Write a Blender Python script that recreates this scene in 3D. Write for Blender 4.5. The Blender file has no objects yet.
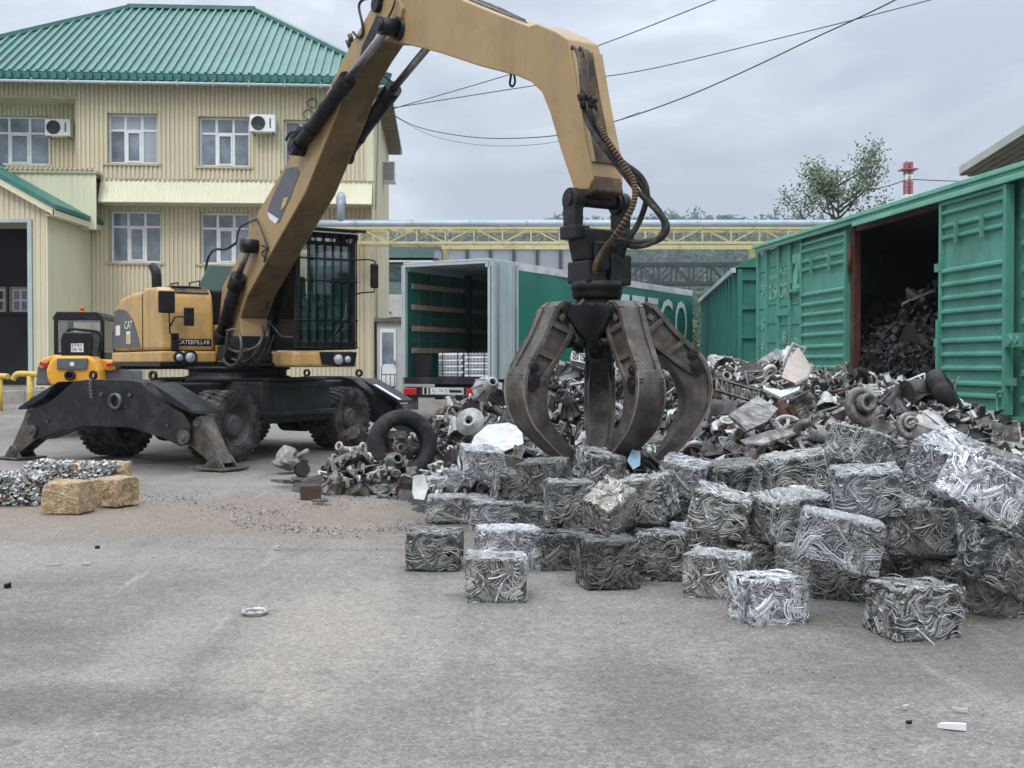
import bpy, math, random
import numpy as np
from mathutils import Matrix, Vector, Euler
RND = random.Random(7)
COL = bpy.context.scene.collection
R = math.radians
F = 1120.0; CAMH = 1.5; PITCH = math.atan(20.0 / F)

# ---------------------------------------------------------------- helpers
def P(x, y, Y):
    u = (x - 512) / F; v = (384 - y) / F
    cp, sp = math.cos(PITCH), math.sin(PITCH)
    s = Y / (cp + v * sp)
    return Vector((u * s, Y, CAMH + s * (v * cp - sp)))

def onplane(x, y, O, D):
    """point where the sight line through a pixel meets the vertical plane through O along horizontal D -> (t, z)"""
    u = (x - 512) / F; v = (384 - y) / F
    cp, sp = math.cos(PITCH), math.sin(PITCH)
    dx, dy, dz = u, cp + v * sp, v * cp - sp
    # O + D t = s*(dx,dy)
    det = dx * (-D[1]) - dy * (-D[0])
    s = (O[0] * (-D[1]) - O[1] * (-D[0])) / det
    t = (dx * s - O[0]) / D[0] if abs(D[0]) > abs(D[1]) else (dy * s - O[1]) / D[1]
    return t, CAMH + dz * s

def noise3(p, seed=0, octs=3, freq=1.0):
    """cheap vectorised pseudo-noise, p: (n,3)"""
    r = np.random.RandomState(seed)
    out = np.zeros(len(p)); a = 1.0; f = freq; tot = 0
    for o in range(octs):
        for k in range(4):
            w = r.normal(size=3); w /= np.linalg.norm(w)
            out += a * np.sin(p @ (w * f * r.uniform(.7, 1.5)) + r.uniform(0, 6.28)) * .5
        tot += a; a *= .5; f *= 2.1
    return out / tot

class MB:
    def __init__(s): s.v = []; s.f = []; s.sm = []; s.m = Matrix.Identity(4); s.mi = []; s.cur = 0
    def add(s, vs, fs, smooth=False):
        n = len(s.v); m = s.m
        s.v.extend([(m @ Vector(v))[:] for v in vs])
        for i, f in enumerate(fs):
            s.f.append(tuple(n + k for k in f))
            s.sm.append(smooth if isinstance(smooth, bool) else smooth[i]); s.mi.append(s.cur)
        return s
    def bx(s, x0, x1, y0, y1, z0, z1):
        return s.add([(x0,y0,z0),(x1,y0,z0),(x1,y1,z0),(x0,y1,z0),(x0,y0,z1),(x1,y0,z1),(x1,y1,z1),(x0,y1,z1)],
                     [(0,3,2,1),(4,5,6,7),(0,1,5,4),(1,2,6,5),(2,3,7,6),(3,0,4,7)])
    def box(s, c, d, rot=None):
        M = Matrix.Translation(c)
        if rot is not None: M = M @ Euler(rot).to_matrix().to_4x4()
        o = s.m; s.m = o @ M
        s.bx(-d[0]/2, d[0]/2, -d[1]/2, d[1]/2, -d[2]/2, d[2]/2); s.m = o; return s
    def beam(s, p0, p1, w, h, up=(0,0,1)):
        p0, p1 = Vector(p0), Vector(p1); d = (p1 - p0); L = d.length; d.normalize()
        x = d.cross(Vector(up))
        if x.length < 1e-4: x = d.cross(Vector((1,0,0)))
        x.normalize(); z = x.cross(d)
        vs = []
        for q in (p0, p1):
            for a, b in ((-1,-1),(1,-1),(1,1),(-1,1)): vs.append((q + x*a*w/2 + z*b*h/2)[:])
        return s.add(vs, [(0,1,2,3),(7,6,5,4),(0,4,5,1),(1,5,6,2),(2,6,7,3),(3,7,4,0)])
    def cyl(s, p0, p1, r0, r1=None, n=16, caps=True):
        r1 = r0 if r1 is None else r1
        p0, p1 = Vector(p0), Vector(p1); d = (p1 - p0).normalized()
        x = d.orthogonal().normalized(); y = d.cross(x)
        vs = []
        for q, r in ((p0, r0), (p1, r1)):
            for i in range(n):
                a = 2*math.pi*i/n; vs.append((q + x*math.cos(a)*r + y*math.sin(a)*r)[:])
        fs = [(i, (i+1) % n, n+(i+1) % n, n+i) for i in range(n)]; sm = [True]*n
        if caps: fs += [tuple(range(n-1,-1,-1)), tuple(range(n, 2*n))]; sm += [False, False]
        return s.add(vs, fs, sm)
    def tube(s, pts, r, n=8, caps=True, sub=0):
        pts = [Vector(p) for p in pts]
        if sub: pts = crom(pts, sub)
        m = len(pts)
        if isinstance(r, (list, tuple)):
            rs = [r[min(len(r)-2, int(i/(m-1)*(len(r)-1)))]*(1-f)+r[min(len(r)-1, int(i/(m-1)*(len(r)-1))+1)]*f for i in range(m) for f in [i/(m-1)*(len(r)-1)-min(len(r)-2, int(i/(m-1)*(len(r)-1)))]]
        else: rs = [r]*m
        vs = []; x = None
        for i, p in enumerate(pts):
            d = (pts[min(i+1, m-1)] - pts[max(i-1, 0)]).normalized()
            if x is None: x = d.orthogonal().normalized()
            else:
                x = (x - d * x.dot(d))
                x = x.normalized() if x.length > 1e-6 else d.orthogonal().normalized()
            y = d.cross(x)
            for k in range(n):
                a = 2*math.pi*k/n; vs.append((p + x*math.cos(a)*rs[i] + y*math.sin(a)*rs[i])[:])
        fs = []; sm = []
        for i in range(m-1):
            for k in range(n):
                fs.append((i*n+k, i*n+(k+1)%n, (i+1)*n+(k+1)%n, (i+1)*n+k)); sm.append(True)
        if caps: fs += [tuple(range(n-1,-1,-1)), tuple(range((m-1)*n, m*n))]; sm += [False, False]
        return s.add(vs, fs, sm)
    def prism(s, poly, O, U, V, h0, h1, smooth=False):
        """poly [(u,v)] in the plane O,U,V, extruded along U x V from h0 to h1"""
        O, U, V = Vector(O), Vector(U), Vector(V); N = U.cross(V).normalized(); n = len(poly)
        vs = [(O + U*a + V*b + N*h)[:] for h in (h0, h1) for a, b in poly]
        fs = [tuple(range(n-1,-1,-1)), tuple(range(n, 2*n))]
        fs += [(i, (i+1)%n, n+(i+1)%n, n+i) for i in range(n)]
        ar = sum(poly[i][0]*poly[(i+1)%n][1]-poly[(i+1)%n][0]*poly[i][1] for i in range(n))
        if ar < 0: fs = [f[::-1] for f in fs]
        return s.add(vs, fs, [False, False] + [smooth]*n)
    def lathe(s, prof, n=24, M=None, closed=False):
        o = s.m
        if M is not None: s.m = o @ M
        k = len(prof); vs = []
        for i in range(n):
            a = 2*math.pi*i/n
            for r, z in prof: vs.append((r*math.cos(a), r*math.sin(a), z))
        fs = []
        for i in range(n):
            j = (i+1) % n
            for q in range(k if closed else k-1):
                w = (q+1) % k
                fs.append((i*k+q, j*k+q, j*k+w, i*k+w))
        s.add(vs, fs, True); s.m = o; return s
    def deform(s, fn):
        s.v = [tuple(fn(Vector(v))) for v in s.v]; return s
    def mesh(s, name, inv=None):
        me = bpy.data.meshes.new(name)
        vs = s.v if inv is None else [(inv @ Vector(v))[:] for v in s.v]
        me.from_pydata(vs, [], s.f); me.update()
        me.polygons.foreach_set('use_smooth', s.sm)
        me.polygons.foreach_set('material_index', s.mi)
        return me
    def build(s, name, mat, parent=None, bevel=0, sharp=None, segs=2):
        inv = MATS_OF[parent.name].inverted() if parent is not None else None
        me = s.mesh(name, inv)
        for m in (mat if isinstance(mat, (list, tuple)) else [mat]): me.materials.append(m)
        o = bpy.data.objects.new(name, me); COL.objects.link(o)
        if parent is not None: o.parent = parent; MATS_OF[o.name] = MATS_OF[parent.name]
        else: MATS_OF[o.name] = Matrix.Identity(4)
        if bevel:
            b = o.modifiers.new('bevel', 'BEVEL'); b.width = bevel; b.segments = segs; b.limit_method = 'ANGLE'; b.angle_limit = R(35)
        return o
MATS_OF = {}

def crom(pts, sub):
    out = []; n = len(pts)
    for i in range(n-1):
        p0 = pts[max(i-1,0)]; p1 = pts[i]; p2 = pts[i+1]; p3 = pts[min(i+2,n-1)]
        for k in range(sub):
            t = k/sub
            out.append(.5*((2*p1)+(p2-p0)*t+(2*p0-5*p1+4*p2-p3)*t*t+(3*p1-p0-3*p2+p3)*t**3))
    out.append(pts[-1]); return out

def tag(o, label=None, cat=None, group=None, kind=None):
    if label: o['label'] = label
    if cat: o['category'] = cat
    if group: o['group'] = group
    if kind: o['kind'] = kind
    return o
def thing(name, label, cat, loc=(0,0,0), rotz=0, group=None):
    o = bpy.data.objects.new(name, None); COL.objects.link(o); o.location = loc; o.rotation_euler = (0,0,rotz)
    o.empty_display_size = .2
    MATS_OF[o.name] = Matrix.Translation(loc) @ Matrix.Rotation(rotz, 4, 'Z')
    return tag(o, label, cat, group)
def lab(o, l): o['label'] = l; return o

def text(name, s, mat, parent, O, U, V, size, depth=.004, align='CENTER', width=None):
    """lettering on the plane O,U,V"""
    cu = bpy.data.curves.new('t', 'FONT'); cu.body = s; cu.size = size; cu.extrude = depth/2; cu.align_x = align; cu.align_y = 'CENTER'; cu.resolution_u = 3
    t = bpy.data.objects.new('t', cu); COL.objects.link(t)
    bpy.context.view_layer.update()
    me = bpy.data.meshes.new_from_object(t.evaluated_get(bpy.context.evaluated_depsgraph_get()))
    bpy.data.objects.remove(t); bpy.data.curves.remove(cu)
    U, V = Vector(U).normalized(), Vector(V).normalized(); N = U.cross(V)
    sx = 1
    if width:
        xs = [v.co.x for v in me.vertices]; w = max(xs)-min(xs); sx = width/w
    M = Matrix(((U.x*sx, V.x, N.x, O[0]), (U.y*sx, V.y, N.y, O[1]), (U.z*sx, V.z, N.z, O[2]), (0,0,0,1)))
    if parent is not None: M = MATS_OF[parent.name].inverted() @ M
    me.transform(M); me.materials.clear(); me.materials.append(mat); me.name = name
    o = bpy.data.objects.new(name, me); COL.objects.link(o)
    if parent is not None: o.parent = parent
    MATS_OF[o.name] = MATS_OF[parent.name] if parent is not None else Matrix.Identity(4)
    return o

# ---------------------------------------------------------------- materials
def nt(name):
    m = bpy.data.materials.new(name); m.use_nodes = True
    t = m.node_tree; b = t.nodes['Principled BSDF']; return m, t, b
def N(t, kind, **kw):
    n = t.nodes.new(kind)
    for k, v in kw.items():
        setattr(n, k, v)
    return n
def noise(t, vec, scale, detail=4, rough=.55, dist=0):
    n = t.nodes.new('ShaderNodeTexNoise'); n.inputs['Scale'].default_value = scale; n.inputs['Detail'].default_value = detail
    n.inputs['Roughness'].default_value = rough; n.inputs['Distortion'].default_value = dist
    t.links.new(vec, n.inputs['Vector']); return n.outputs['Fac']
def ramp(t, fac, stops):
    n = t.nodes.new('ShaderNodeValToRGB'); t.links.new(fac, n.inputs['Fac']); e = n.color_ramp.elements
    while len(e) < len(stops): e.new(.5)
    for i, (p, c) in enumerate(stops):
        e[i].position = p; e[i].color = (tuple(c)+(1,)) if isinstance(c,(tuple,list)) else (c,c,c,1)
    return n.outputs['Color']
def mix(t, fac, a, b, mode='MIX'):
    n = t.nodes.new('ShaderNodeMix'); n.data_type = 'RGBA'; n.blend_type = mode
    for sock, v in ((n.inputs[0], fac), (n.inputs[6], a), (n.inputs[7], b)):
        if hasattr(v, 'links') or hasattr(v, 'is_linked'): t.links.new(v, sock)
        elif isinstance(v, (int, float)): sock.default_value = v if sock.type == 'VALUE' else (v,v,v,1)
        else: sock.default_value = tuple(v)+(1,)
    return n.outputs[2]
def math_(t, op, a, b=0.0, c=None, clamp=False):
    n = t.nodes.new('ShaderNodeMath'); n.operation = op; n.use_clamp = clamp
    for i, v in enumerate((a, b) if c is None else (a, b, c)):
        if hasattr(v, 'is_linked'): t.links.new(v, n.inputs[i])
        else: n.inputs[i].default_value = v
    return n.outputs[0]
def bump(t, b, h, strength=.3, dist=.01):
    n = t.nodes.new('ShaderNodeBump'); n.inputs['Strength'].default_value = strength; n.inputs['Distance'].default_value = dist
    t.links.new(h, n.inputs['Height']); t.links.new(n.outputs[0], b.inputs['Normal']); return n
def mat(name, col, rough=.6, metal=0.0, var=.12, scale=4, dirt=None, bmp=None, rnd=0, streak=None, rvar=.1, spec=.5):
    """painted or bare surface: tone variation, dirt patches (colour, amount, scale), vertical rain streaks, fine bump"""
    m, t, b = nt(name)
    tc = t.nodes.new('ShaderNodeTexCoord'); vec = tc.outputs['Object']
    if rnd:
        oi = t.nodes.new('ShaderNodeObjectInfo'); ad = t.nodes.new('ShaderNodeVectorMath'); ad.operation = 'ADD'
        cb = t.nodes.new('ShaderNodeCombineXYZ'); r10 = math_(t, 'MULTIPLY', oi.outputs['Random'], 37.0)
        t.links.new(r10, cb.inputs[0]); t.links.new(r10, cb.inputs[1]); t.links.new(vec, ad.inputs[0]); t.links.new(cb.outputs[0], ad.inputs[1]); vec = ad.outputs[0]
    f = noise(t, vec, scale, 6, .6)
    lo = tuple(max(0, c*(1-var*1.6)) for c in col); hi = tuple(min(1, c*(1+var)) for c in col)
    c = ramp(t, f, [(.3, lo), (.7, hi)])
    if rnd:
        k = math_(t, 'MULTIPLY_ADD', oi.outputs['Random'], rnd, 1-rnd/2)
        hs = t.nodes.new('ShaderNodeHueSaturation'); t.links.new(k, hs.inputs['Value']); t.links.new(c, hs.inputs['Color']); c = hs.outputs[0]
    if dirt:
        d = noise(t, vec, dirt[2], 8, .68, .4)
        lo_ = .62 - dirt[1]*.35
        fac = math_(t, 'MULTIPLY', math_(t, 'SUBTRACT', d, lo_), 6, clamp=True)
        fac = math_(t, 'MULTIPLY', fac, min(1, .35+dirt[1]))
        c = mix(t, fac, c, dirt[0])
    if streak:
        mp = t.nodes.new('ShaderNodeMapping'); mp.inputs['Scale'].default_value = (streak[2], streak[2], streak[2]*.06); t.links.new(vec, mp.inputs[0])
        d = noise(t, mp.outputs[0], 1, 6, .6)
        fac = math_(t, 'MULTIPLY', math_(t, 'SUBTRACT', d, .52), 5*streak[1], clamp=True)
        c = mix(t, fac, c, streak[0])
    t.links.new(c, b.inputs['Base Color'])
    b.inputs['Metallic'].default_value = metal; b.inputs['Specular IOR Level'].default_value = spec
    rr = math_(t, 'MULTIPLY_ADD', noise(t, vec, scale*2.3, 4), rvar*2, rough-rvar)
    t.links.new(rr, b.inputs['Roughness'])
    if bmp: bump(t, b, noise(t, vec, bmp[0], 6, .65), bmp[1], bmp[2] if len(bmp) > 2 else .01)
    return m
DIRT = (.10,.085,.065); GREASE = (.02,.018,.016)
M = {}
M['yellow'] = mat('machine_yellow', (.56,.345,.115), .42, var=.1, scale=2, dirt=((.36,.25,.13), .4, 2.6), streak=((.2,.13,.07), .4, 6), bmp=(60,.05))
M['boom'] = mat('boom_yellow', (.36,.24,.105), .5, var=.06, scale=1.5, dirt=((.24,.16,.085), .3, 2.6), streak=((.17,.115,.06), .22, 6), bmp=(50,.08))
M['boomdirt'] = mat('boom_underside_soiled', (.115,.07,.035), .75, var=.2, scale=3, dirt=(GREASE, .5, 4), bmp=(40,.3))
M['black'] = mat('black_paint', (.007,.0075,.009), .42, spec=.3, var=.25, scale=5, dirt=((.05,.045,.04), .25, 6), bmp=(70,.1))
M['chassis'] = mat('chassis_paint', (.012,.013,.016), .5, spec=.3, var=.25, scale=4, dirt=((.045,.042,.038), .4, 3), bmp=(50,.15))
M['steel'] = mat('worn_dark_steel', (.145,.128,.112), .42, .45, var=.45, scale=5, dirt=((.085,.068,.054), .5, 6), bmp=(35,.35), streak=((.02,.02,.02), .4, 7))
M['steeldark'] = mat('greasy_steel', (.011,.011,.012), .5, .1, spec=.35, var=.3, scale=6, dirt=((.05,.045,.04), .3, 5), bmp=(40,.3))
M['edge'] = mat('rubbed_steel_edge', (.30,.265,.235), .45, .6, var=.2, scale=12, bmp=(50,.3))
M['chrome'] = mat('cylinder_rod', (.36,.36,.37), .3, .9, var=.15, scale=12, rvar=.06)
M['rubber'] = mat('tyre_rubber', (.028,.027,.026), .78, spec=.25, var=.3, scale=8, dirt=((.11,.10,.086), .5, 4), bmp=(60,.3))
M['rim'] = mat('rim_paint', (.085,.084,.082), .55, var=.2, scale=8, dirt=((.09,.08,.07), .4, 7))
M['glass'] = mat('window_glass', (.20,.245,.30), .07, 0, var=.4, scale=1.2, rvar=.02, spec=.8)
M['blind'] = mat('window_glass_with_blind', (.36,.40,.44), .1, 0, var=.12, scale=.9, rvar=.03, spec=.8)
M['cabglass'] = None
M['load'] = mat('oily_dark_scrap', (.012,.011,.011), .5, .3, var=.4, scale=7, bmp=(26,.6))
M['white'] = mat('white_plastic', (.80,.82,.82), .4, var=.06, scale=6, dirt=((.4,.38,.34), .1, 8))
M['sill'] = mat('beige_trim', (.47,.42,.27), .5, var=.08, scale=3, dirt=((.25,.22,.14), .2, 4))
M['siding'] = mat('beige_corrugated_siding', (.66,.59,.42), .5, var=.05, scale=.7, streak=((.38,.32,.19), .18, 5), bmp=(9,.03))
M['sidingpale'] = mat('pale_sheet_skirt', (.70,.67,.47), .5, var=.06, scale=.8, streak=((.36,.33,.2), .2, 4), bmp=(6,.05))
M['plinth'] = mat('maroon_plinth', (.11,.032,.04), .6, var=.15, scale=2, dirt=((.2,.16,.13), .2, 3))
M['roof'] = mat('green_metal_roof', (.07,.19,.16), .42, .0, var=.1, scale=.8, dirt=((.045,.16,.13), .2, 1.5), bmp=(3,.08))
M['grey'] = mat('grey_plastic', (.10,.105,.115), .5, var=.1, dirt=((.18,.17,.16), .2, 5))
M['orange'] = mat('orange_paint', (.78,.36,.025), .35, var=.06, scale=2, dirt=((.45,.2,.05), .2, 4))
M['wagon'] = mat('wagon_green_paint', (.095,.315,.24), .48, var=.1, scale=1.2, dirt=((.06,.22,.165), .35, 2.5), streak=((.06,.15,.11), .4, 5), bmp=(14,.15))
M['wagonlight'] = mat('wagon_light_green_trim', (.19,.47,.36), .45, var=.1, scale=1.5, dirt=((.08,.28,.2), .3, 2.5), bmp=(12,.1))
M['wagondark'] = mat('far_wagon_green', (.022,.16,.125), .5, var=.15, scale=1.5, streak=((.015,.08,.07), .3, 3))
M['wagonrust'] = mat('maroon_door_post', (.085,.022,.02), .55, var=.2, scale=4, dirt=((.14,.06,.03), .4, 5))
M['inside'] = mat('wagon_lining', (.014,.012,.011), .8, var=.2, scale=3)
M['tarp'] = mat('green_tarpaulin', (.010,.165,.115), .5, var=.1, scale=.8, streak=((.02,.13,.09), .2, 2), bmp=(5,.12,.05))
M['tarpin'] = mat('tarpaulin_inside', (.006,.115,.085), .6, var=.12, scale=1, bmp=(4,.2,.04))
M['alupanel'] = mat('pale_grey_panel', (.42,.48,.49), .45, var=.08, scale=2, streak=((.24,.27,.27), .25, 3))
M['whitepaint'] = mat('white_paint', (.75,.75,.73), .5, var=.05)
M['letter'] = mat('white_lettering', (.62,.68,.67), .55, var=.08, scale=3)
M['black_letter'] = mat('black_lettering', (.02,.02,.025), .55, var=.05, scale=3)
M['wood'] = mat('slat_wood', (.34,.25,.17), .7, var=.2, scale=6)
M['ingot'] = mat('bright_ingot_aluminium', (.72,.74,.76), .38, .7, var=.08, scale=14, bmp=(40,.2))
M['redlamp'] = mat('red_lamp_lens', (.42,.02,.02), .2, var=.1)
M['ambers'] = mat('amber_beacon_lens', (.55,.12,.01), .2, var=.1)
M['lampglass'] = mat('lamp_glass', (.6,.62,.63), .12, .4, var=.15, scale=20)
M['gantry'] = mat('gantry_yellow_paint', (.58,.50,.26), .5, var=.1, dirt=((.3,.23,.12), .3, 3))
M['gantrydark'] = mat('dark_truss_paint', (.045,.055,.06), .6, var=.2)
M['pipe'] = mat('pipe_cladding', (.34,.40,.46), .42, .25, var=.1, scale=1.2, dirt=((.22,.26,.3), .3, 1))
M['concrete'] = mat('kerb_concrete', (.33,.31,.285), .85, var=.12, scale=4, dirt=((.18,.16,.14), .3, 3), bmp=(30,.4))
M['yellowrail'] = mat('yellow_rail_paint', (.62,.44,.08), .5, var=.1, scale=6, dirt=((.35,.2,.07), .3, 6))
M['leaf'] = mat('leaf_green', (.065,.10,.03), .6, var=.35, scale=3, rnd=.2)
M['leafpale'] = mat('leaf_grey_green', (.075,.12,.045), .6, var=.35, scale=2)
M['bark'] = mat('bark', (.10,.08,.06), .85, var=.25, scale=8, bmp=(20,.5))
M['pot'] = mat('brick_red_pot', (.22,.06,.04), .7, var=.15)
M['shed'] = mat('shed_pale_wall', (.50,.50,.46), .7, var=.1, scale=2, streak=((.3,.29,.25), .2, 3))
M['farwall'] = mat('far_grey_wall', (.33,.37,.41), .7, var=.08, scale=.1)
M['fargreen'] = mat('far_green_sheet', (.10,.17,.15), .7, var=.15, scale=.2)
M['oldtyre'] = mat('worn_tyre_rubber', (.022,.022,.023), .7, spec=.3, var=.3, scale=8, dirt=((.07,.066,.06), .3, 5), bmp=(60,.3))
M['stencil'] = mat('faded_stencil', (.27,.46,.39), .6, var=.2, scale=8)
M['mastred'] = mat('mast_red_paint', (.34,.12,.12), .6, var=.1)
M['wire'] = mat('wire_black', (.03,.03,.03), .6, var=.1)
M['slabc'] = mat('pinkish_grey_slab', (.46,.40,.36), .7, var=.15, scale=6, dirt=((.30,.20,.15), .4, 6), bmp=(20,.4))
M['blue'] = mat('blue_film', (.28,.44,.54), .35, var=.2, scale=9, bmp=(14,.5))
M['decal'] = mat('decal_grey', (.07,.075,.09), .35, var=.2, scale=3)
M['seat'] = mat('seat_cloth', (.03,.03,.035), .9, var=.2)
# scrap tones
M['cast'] = mat('dull_cast_aluminium', (.27,.26,.243), .5, .35, var=.45, scale=9, dirt=((.085,.07,.055), .55, 7), bmp=(30,.5), rnd=.6)
M['castlight'] = mat('clean_cast_aluminium', (.50,.50,.485), .42, .35, var=.2, scale=9, dirt=((.20,.17,.14), .35, 7), bmp=(30,.4), rnd=.4)
M['greasy'] = mat('greasy_scrap', (.05,.045,.042), .45, .35, var=.4, scale=7, dirt=((.02,.018,.016), .5, 6), bmp=(26,.6), rnd=.6)
M['rusty'] = mat('rusty_scrap', (.13,.065,.04), .75, .2, var=.35, scale=7, dirt=((.06,.04,.03), .5, 6), bmp=(26,.5), rnd=.5)
M['whitescrap'] = mat('whitish_scrap', (.52,.52,.49), .5, .1, var=.15, scale=5, dirt=((.34,.31,.27), .35, 6), bmp=(14,.3), rnd=.3)
M['brick'] = None
TONE = {'dull':'cast','pale':'castlight','greasy':'greasy','rusty':'rusty','whitish':'whitescrap'}

# cab glass: real see-through tinted pane
m, t, b = nt('cab_glass'); gl = t.nodes.new('ShaderNodeBsdfGlossy'); gl.inputs['Roughness'].default_value = .04
gl.inputs['Color'].default_value = (.9,.95,1,1)
tr = t.nodes.new('ShaderNodeBsdfTransparent'); tr.inputs['Color'].default_value = (.86,.88,.88,1)
fr = t.nodes.new('ShaderNodeFresnel'); fr.inputs['IOR'].default_value = 1.5
ms = t.nodes.new('ShaderNodeMixShader'); t.links.new(math_(t, 'ADD', fr.outputs[0], .04, clamp=True), ms.inputs[0]); t.links.new(tr.outputs[0], ms.inputs[1]); t.links.new(gl.outputs[0], ms.inputs[2])
t.links.new(ms.outputs[0], t.nodes['Material Output'].inputs['Surface']); M['cabglass'] = m

# bale metal: every folded strip has its own tone (vertex attribute), crevice shade painted dark in between, soiled in patches
def bale_mat(name, lo, hi, metal=.6, rough=.42, dirtc=(.05,.045,.04)):
    m, t, b = nt(name)
    at = t.nodes.new('ShaderNodeAttribute'); at.attribute_name = 'tone'
    tc = t.nodes.new('ShaderNodeTexCoord'); vec = tc.outputs['Object']
    oi = t.nodes.new('ShaderNodeObjectInfo')
    f = noise(t, vec, 60, 5, .7)
    k = math_(t, 'ADD', math_(t, 'MULTIPLY', at.outputs['Fac'], .85), math_(t, 'MULTIPLY', math_(t, 'SUBTRACT', f, .35), .5))
    c = ramp(t, k, [(.12, lo), (.45, tuple((a*.55+b_*.45) for a, b_ in zip(lo, hi))), (.85, hi)])
    d = noise(t, vec, 7, 6, .6)
    c = mix(t, math_(t, 'MULTIPLY', math_(t, 'SUBTRACT', d, .52), 5, clamp=True), c, mix(t, .55, c, dirtc))
    hs = t.nodes.new('ShaderNodeHueSaturation'); t.links.new(c, hs.inputs['Color']); t.links.new(math_(t, 'MULTIPLY_ADD', oi.outputs['Random'], .55, .70), hs.inputs['Value'])
    t.links.new(hs.outputs[0], b.inputs['Base Color'])
    b.inputs['Metallic'].default_value = metal
    t.links.new(math_(t, 'MULTIPLY_ADD', f, .3, rough-.15), b.inputs['Roughness'])
    bump(t, b, noise(t, vec, 130, 3, .6), .35, .004)
    return m
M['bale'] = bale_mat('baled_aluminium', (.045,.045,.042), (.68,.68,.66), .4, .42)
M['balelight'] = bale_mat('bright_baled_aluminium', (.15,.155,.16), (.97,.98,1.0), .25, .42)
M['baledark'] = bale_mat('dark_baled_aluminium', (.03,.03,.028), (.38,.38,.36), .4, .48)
M['baletan'] = bale_mat('baled_strip_with_beige_paint', (.06,.055,.048), (.82,.79,.70), .1, .5)
# ---------------------------------------------------------------- world, sun, camera
sc = bpy.context.scene
w = bpy.data.worlds.new("World"); sc.world = w; w.use_nodes = True; t = w.node_tree
bg = t.nodes['Background']; sky = t.nodes.new('ShaderNodeTexSky'); sky.sky_type = 'NISHITA'; sky.sun_disc = False
sky.sun_elevation = R(48); sky.sun_rotation = R(200); sky.air_density = 1.5; sky.dust_density = 3
t.links.new(sky.outputs[0], bg.inputs['Color']); bg.inputs['Strength'].default_value = .1
tc = t.nodes.new('ShaderNodeTexCoord'); sp = t.nodes.new('ShaderNodeSeparateXYZ'); t.links.new(tc.outputs['Generated'], sp.inputs[0])
mp = t.nodes.new('ShaderNodeMapping'); mp.inputs['Scale'].default_value = (1, 1, 2.2); mp.inputs['Location'].default_value = (3.1, .4, 0); t.links.new(tc.outputs['Generated'], mp.inputs[0])
n1 = noise(t, mp.outputs[0], 3.1, 8, .58, .5)
c = ramp(t, n1, [(.40, (.385,.43,.515)), (.51, (.49,.535,.61)), (.61, (.65,.69,.755))])
zp_ = math_(t, 'MAXIMUM', sp.outputs['Z'], 0); el = math_(t, 'MULTIPLY_ADD', math_(t, 'MULTIPLY', zp_, zp_), 4.4, 1.0)
bg2 = t.nodes.new('ShaderNodeBackground'); t.links.new(c, bg2.inputs['Color']); t.links.new(math_(t, 'MULTIPLY', el, .96), bg2.inputs['Strength'])
mx = t.nodes.new('ShaderNodeMixShader'); mx.inputs[0].default_value = .9
t.links.new(bg.outputs[0], mx.inputs[1]); t.links.new(bg2.outputs[0], mx.inputs[2]); t.links.new(mx.outputs[0], t.nodes['World Output'].inputs['Surface'])
su = bpy.data.lights.new('sun', 'SUN'); su.energy = .9; su.angle = R(14); su.color = (1,.96,.9)
so = bpy.data.objects.new('sun', su); COL.objects.link(so)
sdir = Vector((math.sin(R(200))*math.cos(R(48)), math.cos(R(200))*math.cos(R(48)), math.sin(R(48))))
so.rotation_euler = sdir.to_track_quat('Z', 'Y').to_euler()
cam = bpy.data.cameras.new('camera'); co = bpy.data.objects.new('camera', cam); COL.objects.link(co); sc.camera = co
co.location = (0,0,CAMH); co.rotation_euler = (math.pi/2-PITCH, 0, 0); cam.sensor_width = 36; cam.lens = 36*F/1024; cam.clip_end = 4000; cam.clip_start = .05
sc.view_settings.view_transform = 'Standard'; sc.view_settings.look = 'None'; sc.view_settings.exposure = .27; sc.view_settings.gamma = 1
sc.cycles.max_bounces = 5; sc.cycles.diffuse_bounces = 3; sc.cycles.glossy_bounces = 3; sc.cycles.transparent_max_bounces = 12
sc.cycles.use_denoising = True

# ---------------------------------------------------------------- terrain
def sstep(a, b, x):
    x = min(1, max(0, (x-a)/(b-a))); return x*x*(3-2*x)
def ground_z(X, Y):
    return .66*sstep(23, 34, Y)*(1-sstep(-4.0, -1.0, X - .0*(Y-27)))
def grid_axis(parts):
    out = []
    for a, b, n in parts: out += list(np.linspace(a, b, n, endpoint=False))
    return out + [parts[-1][1]]
xs = grid_axis([(-1500,-60,6),(-60,-20,10),(-20,12,107),(12,60,10),(60,1500,6)])
ys = grid_axis([(-400,-20,4),(-20,2,8),(2,14,60),(14,40,70),(40,120,10),(120,1800,6)])
mb = MB(); vs = []
for y in ys:
    for x in xs:
        z = ground_z(x, y)
        if -20 < x < 12 and 2 < y < 40: z += .006*math.sin(x*1.3+y*.7)+.005*math.sin(x*3.1-y*2.3) - .006
        vs.append((x, y, z))
nx = len(xs); fs = [(j*nx+i, j*nx+i+1, (j+1)*nx+i+1, (j+1)*nx+i) for j in range(len(ys)-1) for i in range(nx-1)]
mb.add(vs, fs, True)
m, t, b = nt('yard_asphalt')
tc = t.nodes.new('ShaderNodeTexCoord'); vec = tc.outputs['Object']
big = noise(t, vec, .22, 6, .6, .6); mid = noise(t, vec, 1.6, 8, .65, .3); fine = noise(t, vec, 42, 6, .75); 
c = ramp(t, big, [(.32, (.170,.154,.136)), (.5, (.212,.192,.169)), (.68, (.262,.237,.208))])
c = mix(t, .75, c, ramp(t, mid, [(.3, .42), (.7, .62)]), 'OVERLAY')
c = mix(t, .5, c, ramp(t, fine, [(.3, .2), (.7, .78)]), 'OVERLAY')
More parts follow.
